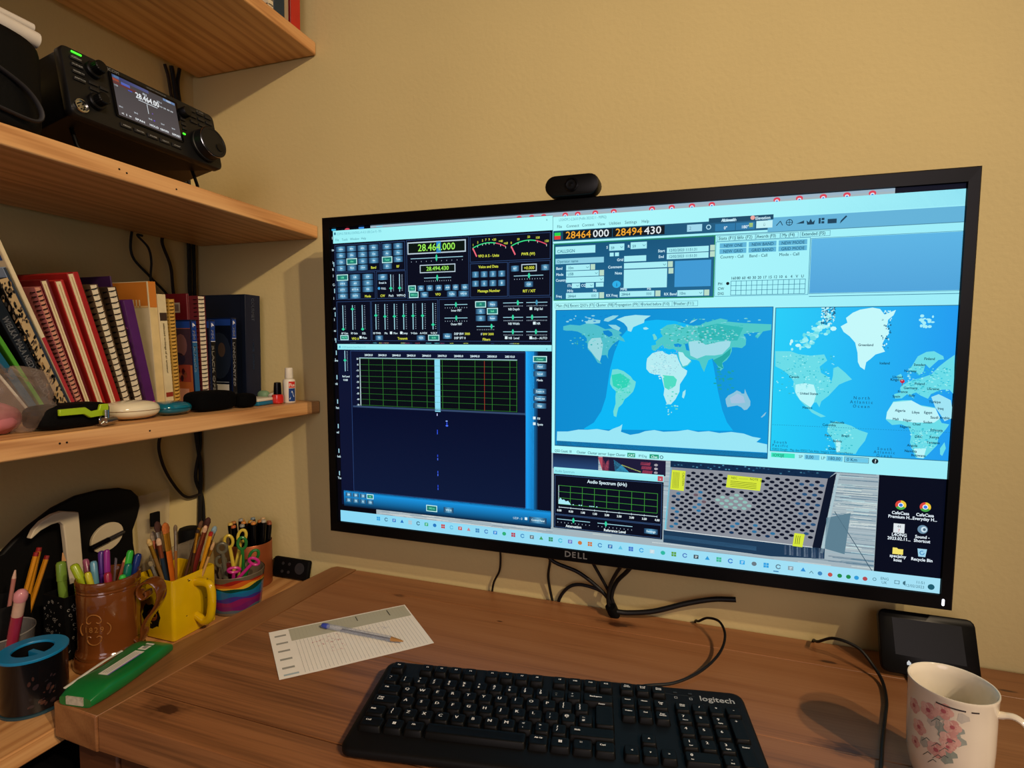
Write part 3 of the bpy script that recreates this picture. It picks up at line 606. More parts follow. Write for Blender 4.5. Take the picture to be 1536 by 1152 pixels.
# map 1: equirectangular world with daylight area
S.L = 7; S.rect(843, 304, 638, 438, '#2a6a90'); S.L = 8; S.grad(846, 306, 633, 432, '#0a8cd0', '#0c9ade', True);
S.L = 9; S.poly([(939, 681), (971, 660), (994, 623), (1008, 579), (1020, 489), (1033, 437), (1051, 392), (1078, 360), (1114, 343), (1159, 338), (1212, 342), (1252, 353), (1282, 366), (1300, 391), (1314, 426), (1326, 480), (1339, 547), (1353, 604), (1367, 640), (1385, 664), (1347, 666), (942, 683)], '#08b8f6')
S.L = 10; LAND = '#7ccfe0'
S.poly([(869, 356), (891, 351), (923, 354), (945, 347), (964, 349), (979, 354), (1003, 366), (1022, 364), (1045, 371), (1055, 378), (1046, 383), (1060, 395), (1065, 405), (1046, 399), (1032, 409), (1025, 416), (1014, 432), (1012, 446), (1014, 458), (1007, 446), (990, 447), (983, 451), (988, 466), (993, 474), (981, 470), (971, 454), (961, 440), (949, 428), (947, 409), (945, 394), (934, 382), (916, 373), (897, 370), (879, 370), (869, 368)], '#4fbfcc')
S.poly([(940, 342), (964, 335), (988, 338), (986, 347), (960, 349), (943, 349)], '#8fd6e4'); S.poly([(998, 340), (1002, 333), (1026, 324), (1044, 324), (1031, 334), (1012, 343)], '#8fd6e4'); S.poly([(1012, 352), (1036, 353), (1050, 362), (1045, 371), (1027, 364)], '#8fd6e4')
S.poly([(1038, 336), (1063, 327), (1095, 323), (1123, 325), (1141, 326), (1123, 337), (1121, 347), (1105, 353), (1089, 360), (1083, 374), (1073, 371), (1071, 360), (1061, 348), (1049, 341)], '#a4e6ee')
S.poly([(1119, 362), (1128, 360), (1136, 365), (1128, 368), (1121, 367)], '#a4e6ee')
S.poly([(1027, 491), (1043, 489), (1062, 495), (1084, 511), (1091, 521), (1100, 527), (1098, 541), (1092, 558), (1078, 573), (1067, 582), (1060, 597), (1048, 609), (1044, 626), (1042, 639), (1034, 636), (1032, 622), (1039, 597), (1038, 574), (1040, 559), (1028, 548), (1021, 536), (1021, 522), (1024, 508)], '#6fdcd8')
S.poly([(1146, 427), (1145, 416), (1159, 413), (1157, 404), (1167, 395), (1178, 388), (1171, 377), (1173, 365), (1190, 354), (1212, 351), (1232, 357), (1230, 364), (1247, 357), (1267, 357), (1286, 355), (1290, 351), (1313, 344), (1340, 336), (1361, 341), (1357, 345), (1402, 350), (1439, 352), (1477, 354), (1477, 370), (1456, 374), (1442, 394), (1436, 387), (1446, 376), (1420, 378), (1404, 382), (1412, 396), (1411, 413), (1401, 422), (1388, 420), (1374, 420), (1374, 431), (1369, 444), (1361, 457), (1349, 466), (1353, 480), (1345, 489), (1334, 471), (1330, 462), (1321, 453), (1310, 458), (1303, 480), (1299, 493), (1292, 480), (1285, 462), (1278, 458), (1259, 456), (1248, 445), (1263, 463), (1253, 474), (1238, 483), (1229, 463), (1222, 445), (1224, 431), (1215, 429), (1209, 425), (1197, 427), (1183, 422), (1179, 413), (1172, 418), (1166, 422), (1159, 429), (1152, 432)], '#4fc8c8')
S.poly([(1147, 383), (1153, 380), (1160, 390), (1161, 397), (1152, 399), (1150, 390)], '#6fd4d0')
S.poly([(1148, 439), (1164, 434), (1178, 432), (1184, 438), (1197, 443), (1206, 440), (1219, 443), (1225, 459), (1236, 481), (1251, 490), (1249, 501), (1231, 531), (1230, 554), (1219, 577), (1206, 593), (1195, 593), (1184, 565), (1186, 546), (1179, 519), (1175, 505), (1154, 503), (1141, 499), (1131, 487), (1131, 469), (1133, 455)], '#b4ecf2')
S.poly([(1240, 554), (1248, 547), (1247, 561), (1243, 574), (1238, 570)], '#a4e6ee')
S.poly([(1361, 571), (1368, 561), (1383, 552), (1391, 545), (1401, 549), (1405, 554), (1412, 554), (1413, 540), (1418, 553), (1429, 575), (1429, 588), (1421, 600), (1413, 602), (1405, 594), (1394, 589), (1380, 592), (1367, 595), (1363, 584)], '#8ac4dc')
S.poly([(851, 695), (887, 693), (922, 685), (952, 684), (981, 680), (1019, 684), (1033, 676), (1052, 668), (1061, 661), (1057, 685), (1086, 693), (1113, 687), (1131, 679), (1159, 674), (1186, 678), (1226, 674), (1257, 668), (1287, 673), (1317, 669), (1347, 673), (1380, 668), (1414, 671), (1438, 679), (1461, 682), (1449, 694), (1478, 699), (1479, 723), (850, 725)], '#9ae6f6')
S.poly([(1459, 620), (1470, 607), (1473, 605), (1469, 615), (1461, 622)], '#8ac4dc'); S.poly([(1254, 350), (1260, 342), (1277, 337), (1264, 346)], '#8fd6e4')
S.L = 11
S.poly([(961, 394), (989, 392), (997, 413), (993, 447), (988, 466), (976, 456), (961, 437), (949, 423), (951, 406)], '#9ad8e0'); S.poly([(996, 371), (1013, 369), (1024, 376), (1027, 385), (1015, 390), (999, 381)], '#0a86cf')
S.poly([(1025, 508), (1053, 502), (1082, 521), (1073, 544), (1050, 552), (1030, 541)], '#2fd4b8'); S.poly([(1180, 505), (1212, 507), (1222, 518), (1218, 536), (1200, 550), (1186, 542)], '#4fdcc4')
S.poly([(1210, 411), (1223, 409), (1234, 413), (1230, 420), (1214, 419)], '#0a92dc'); S.poly([(1242, 411), (1251, 408), (1254, 422), (1256, 431), (1247, 429)], '#0a92dc')
S.poly([(1253, 404), (1283, 400), (1301, 413), (1338, 404), (1371, 400), (1368, 417), (1348, 440), (1327, 444), (1302, 444), (1278, 454), (1259, 445)], '#a0dce8')
S.poly([(1224, 434), (1237, 436), (1244, 447), (1261, 460), (1251, 473), (1238, 477), (1229, 459)], '#b4ecf2'); S.poly([(1276, 364), (1332, 351), (1403, 363), (1388, 400), (1338, 400), (1283, 395)], '#2fb8b8'); S.poly([(1323, 458), (1348, 444), (1372, 422), (1369, 442), (1349, 464), (1349, 480), (1338, 475)], '#23a8a4')
S.poly([(1373, 568), (1393, 554), (1410, 562), (1415, 580), (1394, 583), (1377, 583)], '#a4c4e0')
for i in range(26): S.ell(1330+rnd.random()*50, 475+rnd.random()*75, 2+rnd.random()*4, 1.5+rnd.random()*2, '#18a0a8', 7)
for i in range(30): S.ell(870+rnd.random()*150, 322+rnd.random()*26, 2+rnd.random()*6, 1+rnd.random()*2, rnd.choice(['#8fd6e4', '#0a86cf']), 7)
for i in range(90): S.ell(1145+rnd.random()*80, 412+rnd.random()*90, 1.5, 1, '#8fb0c8', 5)
for i in range(60): S.ell(1170+rnd.random()*280, 335+rnd.random()*60, 2+rnd.random()*4, 1+rnd.random(), rnd.choice(['#3fc0c0', '#7ad4dc']), 6)
S.L = 8; S.rect(850, 725, 630, 15, '#16608c')
S.L = 7
for x, t_ in ((843, 'QSO Count: 18'), (916, 'Cluster'), (952, 'Cluster server'), (1016, 'Super Cluster')): S.text(t_, x, 762, 12, '#2a6070', bold=.2, w=len(t_)*4.3)
S.rect(1078, 750, 24, 13, '#1c9a78'); S.rect(1146, 750, 28, 13, '#1c9a78'); S.L = 8; S.text('CAT', 1090, 761, 11, '#c8f8f0', 'c', bold=.5); S.text('IP/Dig', 1112, 761, 11, '#2a6070', w=26); S.text('Chat', 1160, 761, 11, '#c8f8f0', 'c', bold=.5); S.arc(1182, 757, 4.5, 0, 360, 2, '#2a6070')
S.L = 12
for (x0, y0, x1, y1, cs, k) in ((880, 375, 1060, 430, ('#3fb4b8', '#7ad4d8', '#2aa0a0'), 80), (1160, 350, 1400, 420, ('#3fb4b8', '#8adcd8', '#2fa8a0', '#9ad0dc'), 200), (1140, 455, 1210, 520, ('#c4f0f4', '#9fdce8'), 60), (1035, 500, 1090, 590, ('#3fd4bc', '#8ae8dc', '#5cd8cc'), 70), (1190, 530, 1230, 640, ('#5fd8c8', '#a8e8ec'), 40)):
    for i in range(k):
        x, y = x0+rnd.random()*(x1-x0), y0+rnd.random()*(y1-y0)
        fx, fy = (x-x0)/(x1-x0)*2-1, (y-y0)/(y1-y0)*2-1
        if fx*fx+fy*fy < .8: S.ell(x, y, 1.5+rnd.random()*3, 1+rnd.random()*1.6, rnd.choice(cs), 6)
# map 2: mercator, Atlantic centred
S.L = 7; S.rect(1486, 307, 434, 411, '#2a7898'); S.L = 8; S.grad(1488, 309, 432, 407, '#22cdf8', '#1f9cf0', True)
S.L = 9; L2 = '#6adce8'; LW = '#b8f6fa'
S.poly([(1652, 361), (1668, 351), (1664, 338), (1680, 324), (1697, 316), (1726, 311), (1744, 315), (1755, 330), (1772, 322), (1781, 318), (1776, 332), (1764, 344), (1762, 364), (1768, 380), (1758, 397), (1752, 413), (1761, 429), (1739, 437), (1727, 450), (1718, 458), (1715, 479), (1704, 471), (1698, 458), (1696, 433), (1689, 405), (1675, 388), (1660, 376)], '#c4f8fa')
S.poly([(1490, 430), (1530, 430), (1550, 438), (1581, 442), (1615, 438), (1623, 455), (1605, 472), (1609, 489), (1628, 501), (1636, 513), (1639, 497), (1639, 476), (1650, 471), (1669, 488), (1686, 506), (1670, 513), (1655, 521), (1641, 539), (1631, 552), (1613, 569), (1609, 586), (1601, 572), (1586, 576), (1587, 591), (1602, 599), (1626, 611), (1614, 614), (1591, 602), (1579, 589), (1563, 573), (1549, 554), (1540, 528), (1541, 515), (1525, 494), (1509, 482), (1492, 473)], L2)
S.poly([(1634, 632), (1652, 623), (1690, 634), (1709, 645), (1731, 652), (1725, 674), (1711, 696), (1704, 712), (1656, 711), (1653, 690), (1643, 670), (1631, 653)], L2)
S.poly([(1816, 481), (1824, 469), (1837, 441), (1856, 429), (1873, 427), (1894, 440), (1896, 448), (1884, 450), (1875, 460), (1865, 472), (1855, 461), (1852, 481), (1843, 491), (1835, 481)], L2)
S.poly([(1806, 518), (1826, 505), (1850, 497), (1870, 488), (1885, 468), (1901, 452), (1919, 436), (1922, 539), (1912, 527), (1895, 528), (1879, 536), (1872, 540), (1866, 553), (1849, 545), (1838, 537), (1828, 542), (1835, 554), (1818, 542), (1806, 554), (1790, 555), (1788, 543), (1803, 538), (1801, 526)], L2)
S.poly([(1791, 494), (1801, 488), (1809, 506), (1797, 508)], L2)
S.poly([(1787, 563), (1808, 559), (1829, 558), (1833, 568), (1853, 571), (1884, 576), (1892, 600), (1900, 616), (1917, 619), (1911, 631), (1895, 656), (1893, 676), (1874, 702), (1864, 714), (1847, 713), (1839, 696), (1831, 672), (1833, 651), (1825, 631), (1808, 624), (1787, 627), (1772, 613), (1773, 593), (1781, 576)], L2)
S.poly([(1873, 548), (1889, 540), (1917, 555), (1921, 575), (1921, 603), (1906, 611), (1895, 592), (1884, 576)], '#9fe4f4'); S.poly([(1900, 684), (1909, 667), (1913, 683), (1906, 704), (1901, 700)], L2)
for i in range(60):
    a = rnd.random(); x = 1520+a*95+rnd.random()*30; y = 400-a*75+rnd.random()*40; S.ell(x, y, 2+rnd.random()*7, 2+rnd.random()*5, rnd.choice(['#9ff0f4', '#c4f8fa', '#6adce8']), 7)
for i in range(16): S.ell(1838+rnd.random()*28, 332+rnd.random()*34, 2+rnd.random()*5, 2+rnd.random()*3, '#a4eef8', 7)
S.L = 10
S.poly([(1546, 524), (1569, 519), (1592, 523), (1600, 548), (1594, 574), (1587, 587), (1575, 579), (1559, 567), (1546, 545)], LW); S.poly([(1787, 565), (1829, 559), (1853, 573), (1884, 578), (1896, 604), (1883, 616), (1839, 618), (1772, 611), (1774, 592)], '#bdf4fa'); S.poly([(1840, 688), (1869, 686), (1864, 713), (1850, 712)], LW); S.poly([(1654, 673), (1666, 681), (1665, 709), (1657, 710)], LW)
for i in range(420):
    z = rnd.random();
    if z < .35: x, y = 1490+rnd.random()*150, 440+rnd.random()*110
    elif z < .7: x, y = 1815+rnd.random()*100, 470+rnd.random()*70
    elif z < .85: x, y = 1625+rnd.random()*70, 640+rnd.random()*65
    else: x, y = 1832+rnd.random()*60, 630+rnd.random()*60
    S.ell(x, y, 1.2+rnd.random()*2.4, .8+rnd.random()*1.2, rnd.choice(['#2fb8c8', '#9ff0f4', '#35c4e0']), 5)
for i in range(130):
    a = rnd.random()*2*pi; x, y = 1603+rnd.random()*34, 309+rnd.random()*45; S.ell(x, y, 1+rnd.random()*2, 1+rnd.random()*2, rnd.choice(['#1c6a90', '#c4f8fa']), 5)
for i in range(60): x, y = 1750+rnd.random()*22, 320+rnd.random()*100; S.ell(x, y, 1+rnd.random()*2, 1+rnd.random()*2, rnd.choice(['#1c6a90', '#c4f8fa']), 5)
S.L = 11
for x, y, t_ in ((230, 540, 'Canada'), (335, 650, 'United States'), (325, 745, 'Mexico'), (713, 325, 'Greenland'), (838, 441, 'Iceland'), (1120, 410, 'Finland'), (1060, 448, 'Sweden'), (1003, 488, 'Norway'), (923, 528, 'United'), (920, 545, 'Kingdom'), (1063, 568, 'Poland'), (1007, 596, 'Germany'), (1147, 598, 'Ukraine'), (958, 621, 'France'), (1017, 643, 'Italy'), (918, 652, 'Spain'), (1160, 680, 'Türkiye'), (1210, 720, 'Iraq'), (945, 742, 'Algeria'), (1043, 750, 'Libya'), (1121, 748, 'Egypt'), (1225, 778, 'Saudi Arabia'), (917, 798, 'Mali'), (992, 802, 'Niger'), (1050, 825, 'Chad'), (1120, 810, 'Sudan'), (980, 845, 'Nigeria'), (1176, 858, 'Ethiopia'), (1065, 905, 'DRC'), (1163, 903, 'Kenya'), (1157, 938, 'Tanzania'), (1027, 963, 'Angola'), (1018, 1000, 'Namibia'), (1067, 1025, 'Botswana'), (532, 835, 'Venezuela'), (477, 855, 'Colombia'), (588, 922, 'Brazil'), (470, 925, 'Peru'), (535, 960, 'Bolivia'), (500, 1013, 'Chile')):
    fx, fy = 1488+(x-100)*.3636+(y-60)*.0125, 309+(y-75)*.4212+(0)
    S.text(t_, min(fx, 1895), fy, 9.5, '#12455c', 'c', bold=.35)
for i, t_ in enumerate(('N o r t h', 'A t l a n t i c', 'O c e a n')): S.text(t_, 1711, 560+i*11.5, 12, '#1a6a94', 'c', bold=.3)
for i, t_ in enumerate(('S o u t h', 'A t l a n t i c', 'O c e a n')): S.text(t_, 1772, 697+i*9.5, 11, '#1a6a94', 'c', bold=.3)
for i, t_ in enumerate(('S o u t h', 'P a c i f i c')): S.text(t_, 1512, 694+i*10, 11, '#1a6a94', 'c', bold=.3)
for i in range(72): S.rect(1490+i*6, 640, 3, 1.2, '#1c86b0')
S.text('©2023 Google - Map data ©2023 Tele Atlas, Imagery ©2023 TerraMetrics', 1492, 714, 9, '#12455c', w=205)
S.ell(1805, 508, 5.5, 5, '#c8203c'); S.line([(1805, 508), (1805, 520)], 1.5, '#8a2038'); S.L = 12; S.ell(1804, 506, 2, 1.6, '#f0a0b0')
S.L = 7
S.rect(1490, 722, 62, 13, '#3fe8c0'); S.rect(1577, 722, 38, 14, '#6cc8e8'); S.rect(1633, 722, 40, 14, '#6cc8e8'); S.frame(1677, 721, 60, 16, 1.3, '#2a6a88'); S.L = 8; S.rect(1679, 723, 56, 12, '#6cc8e8'); S.L = 9
S.text('IO92JE', 1494, 733, 12, '#1a7868', bold=.2); S.text('SP', 1562, 733, 12, '#2a5868'); S.text('0,00', 1580, 733, 13, '#1f5a78', bold=.2); S.text('LP', 1619, 733, 12, '#2a5868'); S.text('180,00', 1636, 733, 13, '#1f5a78', bold=.2); S.text('0 Km', 1683, 733, 13, '#1f5a78', bold=.2)
S.ell(1752, 729, 8, 7.5, '#182830'); S.L = 10; S.text('?', 1752, 734, 14, '#dff8fc', 'c', bold=.5)
# ---------------------------------------------------------------- window 4: audio spectrum
S.L = 12; S.rect(841, 812, 349, 203, NAVY); S.L = 13; S.grad(841, 812, 349, 22, '#a4f2f6', '#90e6f0'); S.L = 14; S.text('Audio Spectrum', 845, 828, 11, '#5aa0b0'); S.rect(1172, 816, 16, 16, '#c0505c'); S.L = 15; S.text('x', 1180, 828, 12, '#f4d8d8', 'c'); S.L = 14
S.text('Audio Spectrum (kHz)', 1015, 856, 15, '#d8f0f8', 'c', w=126, bold=.6)
S.frame(845, 838, 341, 130, 1.4, '#3a5a88'); S.frame(845, 970, 341, 42, 1.4, '#3a5a88')
for i in range(9): S.rect(857+i*39.4, 871, 1.4, 62, '#3f9a3a')
for i in range(4): S.rect(857, 871+i*20.5, 316, 1.4, '#3f9a3a')
S.rect(857, 871, 2, 62, '#c8e0e8'); S.rect(860, 943, 313, 2, '#c8e0e8')
for i in range(9): S.text('%.2f' % (i*.5), 860+i*39.1, 958, 9.5, '#e4f4f8', 'c', bold=.6); S.rect(859+i*39.1, 941, 1.5, 6, '#c8e0e8')
S.L = 15; S.poly([(858, 933), (858, 922), (864, 912), (870, 919), (876, 917), (882, 923), (890, 920), (896, 928), (900, 933)], '#a8e8f4')
for x in (905, 925, 932, 960, 966, 972, 982): S.rect(x, 930, 4, 3, '#a8e8f4')
S.L = 14
slider_h(853, 963, 984, 908, ticks=10); S.text('Attenuation', 908, 1008, 12, '#e4f4f8', 'c', bold=.6); slider_h(987, 1098, 984, 1014, ticks=10); S.text('Reference Level', 1042, 1008, 12, '#e4f4f8', 'c', bold=.6); button(1134, 985, 42, 16, 'Settings', fs=10)
# ---------------------------------------------------------------- taskbar
S.L = 12; S.grad(12, 1038, 1908, 42, '#8ad8f4', '#a4e0f4', True)
S.L = 13
tcol = ['#2fa0e0', '#3f6f8c', '#2f78c8', '#1f6fc0', '#b8c4cc', '#2a5f78', '#2fae78', '#2878c0', '#c83a34', '#5fb8e0', '#c8403a', '#c8848c', '#3f88c0', '#3f78c0', '#2f88d8', '#2fae78', '#b83244', '#3f88c0', '#5f6f78', '#3fa060', '#2f9060', '#3fc0d8', '#6a78c8', '#c87840', '#c87840', '#3f88c0', '#2f6fb0', '#5fc0e0', '#3f6fc8', '#2fa0e0', '#c8dce4', '#2fb8a0', '#5fa040', '#4f78c0', '#3a4a54', '#2f9ad8', '#3fb890', '#2f78d0', '#2fa8e8', '#6a7a84', '#2fa0e0', '#5f7f90', '#8aa0ac', '#2f90d8']
for i in range(44):
    x = 176+i*32.8; y = 1054+4*i/44; c = tcol[i]; k = i % 4
    if k == 0: S.rect(x-7, y-7, 6.5, 6.5, c); S.rect(x+.5, y-7, 6.5, 6.5, c); S.rect(x-7, y+.5, 6.5, 6.5, c); S.rect(x+.5, y+.5, 6.5, 6.5, c)
    elif k == 1: S.arc(x, y, 6, 20, 340, 3, c, 10)
    elif k == 2: S.rect(x-7, y-6, 14, 12, c); S.L += 1; S.rect(x-3, y-3, 7, 2, '#dff4fa'); S.rect(x-3, y+1, 5, 2, '#dff4fa'); S.L -= 1
    else: S.poly([(x-7, y+5), (x, y-7), (x+7, y+5)], c) if i % 8 == 3 else S.ell(x, y, 7, 6.5, c)
S.rect(1508, 1071, 14, 3, '#2f78b0')
for x, c in ((1630, '#3f88c0'), (1656, '#c0504a'), (1680, '#1f8a4a'), (1702, '#1f8a4a'), (1722, '#2f9ad8'), (1743, '#b04a50')): S.ell(x, 1063, 6, 6, c)
S.line([(1603, 1066), (1608, 1059), (1613, 1066)], 1.5, '#3f6f80'); S.arc(1766, 1061, 4, 0, 360, 1.4, '#3f6f80')
S.text('ENG', 1790, 1060, 11, '#3f6f80', 'c'); S.text('UK', 1790, 1071, 11, '#3f6f80', 'c'); S.frame(1814, 1057, 12, 10, 1.4, '#3f6f80'); S.poly([(1834, 1059), (1840, 1055), (1840, 1069), (1834, 1065)], '#3f6f80')
S.text('11:51', 1884, 1059, 11, '#3f6f80', 'r'); S.text('12/02/2023', 1884, 1071, 11, '#3f6f80', 'r'); S.ell(1900, 1064, 8, 8, '#1c5a6c')
S.build('screen', GLOW, mon)
# ================================================================ webcam on top of the monitor
wc = thing('webcam', 'black pill-shaped webcam perched on top edge of the monitor', 'webcam', (.8495, -.0905, 1.4268), (radians(1.57), 0, radians(.3)))
def pill(mb, w, h, y0, y1, z, e=.003, n=10):
    def rr(i, y):
        r = h/2-i; o_ = []
        for cx, a in ((w/2-h/2, -90), (-w/2+h/2, 90)):
            for t_ in range(n+1): an = radians(a+180*t_/n); o_.append((cx+r*cos(an), y, z+r*sin(an)))
        return o_
    mb.rings([rr(e, y0), rr(e*.3, y0+e*.3), rr(0, y0+e), rr(0, y1-e), rr(e, y1)])
mb = MB(); pill(mb, .083, .031, -.012, .016, .0125); mb.build('body', BLK, wc)
mb = MB(); mb.T = Matrix.Translation((0, -.0115, .0125)) @ Matrix.Rotation(pi/2, 4, 'X'); mb.lathe([(.0105, 0), (.0105, .002), (.0085, .0028), (.0075, .0015), (.004, .001), (.0001, .002)], 28); mb.build('lens', BLKG, wc)
mb = MB(); mb.box(-.02, .001, -.0034, .02, .016, -.0008); mb.box(-.02, .0335, -.035, .02, .036, -.0008); mb.box(-.02, .012, -.0034, .02, .036, -.0008); mb.build('clip', BLK, wc)

# ================================================================ keyboard
kb = thing('keyboard', 'black full-size wired keyboard with white legends lying on the desk', 'keyboard', (.6845, -.4567, .7505), (radians(.9), 0, radians(10.345)))
KW, KD = .450, .155
mb = MB()
def rr2(x0, y0, x1, y1, r, z0, z1, k=5):
    o = []
    for cx, cy, a in ((x1-r, y1-r, 0), (x0+r, y1-r, 90), (x0+r, y0+r, 180), (x1-r, y0+r, 270)):
        for t in range(k+1): an = radians(a+90*t/k); x = cx+r*cos(an); y = cy+r*sin(an); o.append((x, y, z0+(z1-z0)*(y-y0)/(y1-y0)))
    return o
mb.rings([rr2(.003, .003, KW-.003, KD-.003, .012, .001, .001), rr2(0, 0, KW, KD, .013, .004, .006), rr2(0, 0, KW, KD, .013, .009, .017), rr2(.0015, .0015, KW-.0015, KD-.0015, .012, .0112, .0192), rr2(.005, .004, KW-.005, KD-.004, .010, .0122, .0202)])
mb.build('case', mat('kb_case', '#08080a', rough=.5, noise=.1, spec=.2), kb)
KEYM = mat('key_black', '#080808', rough=.45, noise=.08, spec=.16); LEG = vcmat('legend', rough=.5)
U = .01905; KX0 = .0095; FY = .0255
def zc(y): return .0112+.008*y/KD
def key(x, y, w, d, leg, parent, enter=False):
    """x, y = lower-left corner of the key cell"""
    g = .0006
    mb = MB(); z0 = zc(y+d/2)-.0025; h = .0095
    def q(ix, iyf, iyb, z, r=.0022):
        return rr2(g+ix, g+iyf, w-g-ix, d-g-iyb, r, z, z, 3)
    mb.rings([q(0, 0, 0, 0), q(.0003, .0003, .0002, .003), q(.0014, .0020, .0005, h-.0012), q(.0018, .0025, .0009, h-.0003), q(.0024, .0032, .0014, h), q(.0055, .0062, .0045, h-.0005, .001)])
    mb.mi = 0
    mb.mi = 1
    win = leg == 'win'
    for (s_, px, py, hh) in ([] if win else leg):
        v, f, tw = textmesh(s_)
        if not v: continue
        mb.col = lin('#ffffff'); hh *= 1.22
        for dx in (0, .00035): mb.add([(w/2+px+(p[0]-tw/2)*hh*1.05+dx, d/2+py+p[1]*hh, h+.0002) for p in v], f)
    if win:
        mb.col = lin('#ffffff')
        for a in (-.0019, .0001):
            for b in (-.0002, .0018): mb.add([(w/2+a, d/2+b, h+.0002), (w/2+a+.0017, d/2+b, h+.0002), (w/2+a+.0017, d/2+b+.0017, h+.0002), (w/2+a, d/2+b+.0017, h+.0002)], [(0, 1, 2, 3)])
    mb.build('key', [KEYM, LEG], parent, loc=(x, y, z0), smooth=50)
def L1(s): return [(s, -.0025, -.0002, .0052)]
def L2_(a, b): return [(a, -.0025, .0018, .0040), (b, -.0025, -.0030, .0040)]
def LS(s, w=1): return [(s, 0, .0012, .0026)]
rows = []
y = FY+5*U+.0065
def put(i, r, w, leg, h=1): key(KX0+i*U, r, w*U, h*U, leg, kb)
put(0, y, 1, LS('Esc'))
for k in range(12):
    put(2+k+.5*(k//4), y, 1, LS('F%d' % (k+1)))
r1 = FY+4*U
for k, (a, b) in enumerate((('¬', '`'), ('!', '1'), ('"', '2'), ('£', '3'), ('$', '4'), ('%', '5'), ('^', '6'), ('&', '7'), ('*', '8'), ('(', '9'), (')', '0'), ('_', '-'), ('+', '='))): put(k, r1, 1, L2_(a, b))
put(13, r1, 2, [('Backspace', -.003, .0015, .0027)])
r2_ = FY+3*U; put(0, r2_, 1.5, [('Tab', -.005, .0015, .0028)])
for k, c in enumerate('QWERTYUIOP'): put(1.5+k, r2_, 1, L1(c))
put(11.5, r2_, 1, L2_('{', '[')); put(12.5, r2_, 1, L2_('}', ']'))
r3 = FY+2*U; put(0, r3, 1.75, [('Caps', -.007, .002, .0028), ('Lock', -.007, -.0015, .0028)])
for k, c in enumerate('ASDFGHJKL'): put(1.75+k, r3, 1, L1(c))
put(10.75, r3, 1, L2_(':', ';')); put(11.75, r3, 1, L2_('@', "'")); put(12.75, r3, 1, L2_('~', '#'))
# return key spans two rows
put(13.75, r3, 1.25, [('Enter', -.003, .019, .0027)], 2)
r4 = FY+U; put(0, r4, 1.25, [('Shift', -.004, .001, .0028)]); put(1.25, r4, 1, [('|', -.0025, .0018, .004), ('\\', -.0025, -.003, .004)])
for k, c in enumerate('ZXCVBNM'): put(2.25+k, r4, 1, L1(c))
put(9.25, r4, 1, L2_('<', ',')); put(10.25, r4, 1, L2_('>', '.')); put(11.25, r4, 1, L2_('?', '/')); put(12.25, r4, 2.75, [('Shift', -.016, .001, .0028)])
r5 = FY
put(0, r5, 1.5, [('Ctrl', -.005, .002, .0028)]); put(1.5, r5, 1.25, 'win'); put(2.75, r5, 1.25, [('Alt', -.002, .002, .0028)]); put(4, r5, 6, []); put(10, r5, 1.25, [('Alt Gr', 0, .0025, .0026)]); put(11.25, r5, 1.25, 'win'); put(12.5, r5, 1.25, [('≡', -.002, .002, .004)]); put(13.75, r5, 1.25, [('Ctrl', -.003, .002, .0028)])
NX = 15.32
for k, s in enumerate((('Print', 'Screen'), ('Scroll', 'Lock'), ('Pause', 'Break'))): put(NX+k, y, 1, [(s[0], 0, .002, .0022), (s[1], 0, -.0005, .0022)])
for k, s in enumerate((('Insert', ''), ('Home', ''), ('Page', 'Up'))): put(NX+k, r1, 1, [(s[0], 0, .002, .0023), (s[1], 0, -.0008, .0023)])
for k, s in enumerate((('Delete', ''), ('End', ''), ('Page', 'Down'))): put(NX+k, r2_, 1, [(s[0], 0, .002, .0023), (s[1], 0, -.0008, .0023)])
put(NX+1, r4, 1, [('^', 0, -.002, .004)])
for k, c in enumerate('<v>'): put(NX+k, r5, 1, [(c, 0, -.001, .0032)])
PX_ = 18.6
put(PX_, r1, 1, [('Num', 0, .002, .0022), ('Lock', 0, -.0005, .0022)]); put(PX_+1, r1, 1, [('/', 0, 0, .0035)]); put(PX_+2, r1, 1, [('*', 0, 0, .004)]); put(PX_+3, r1, 1, [('-', 0, 0, .004)])
for r, ks in ((r2_, '789'), (r3, '456'), (r4, '123')):
    for k, c in enumerate(ks): put(PX_+k, r, 1, [(c, -.0015, .001, .0042)]+([({'7': 'Home', '9': 'PgUp', '1': 'End', '3': 'PgDn'}[c], 0, -.0042, .0018)] if c in '7913' else []))
put(PX_+3, r3, 1, [('+', -.001, .011, .0042)], 2); put(PX_, r5, 2, [('0', -.011, .001, .0042), ('Ins', -.011, -.0042, .0018)]); put(PX_+2, r5, 1, [('.', 0, .001, .0042), ('Del', 0, -.0042, .0018)]); put(PX_+3, r5, 1, [('Enter', 0, .011, .0026)], 2)
ar = Art(lambda a, b, l: (a, -b, zc(-b)+.0014+l))
ar.text('logitech', .397, -.1325, .0125, '#cfd2d4', w=.0400, bold=.0003)
ar.line([(.352, -.1395), (.392, -.1385)], .0004, '#3a3d40')
ar.build('logo', PRINT, kb)
for i, c in enumerate(('#8cff30', '#30363a', '#30363a')):
    mb = MB(); mb.box(-.0022, -.0009, 0, .0022, .0009, .0006); mb.build('indicator_light', mat('led_%d' % min(i, 1), c, emit=2.5 if i == 0 else 0), kb, loc=(.352+i*.0175, .1420, zc(.14)+.0018))
    ar = Art(lambda a, b, l: (a, -b, zc(-b)+.0014+l)); ar.frame(.350+i*.0175, -.1355, .0036, .0036, .0006, '#9a9da0'); ar.build('indicator_symbol', PRINT, kb)
kbi = Matrix.Rotation(-radians(10.345), 3, 'Z')
def tok(p): return tuple(Matrix.Rotation(-radians(.9), 3, 'X') @ (kbi @ (Vector(p)-Vector((.6845, -.4567, .7505)))))
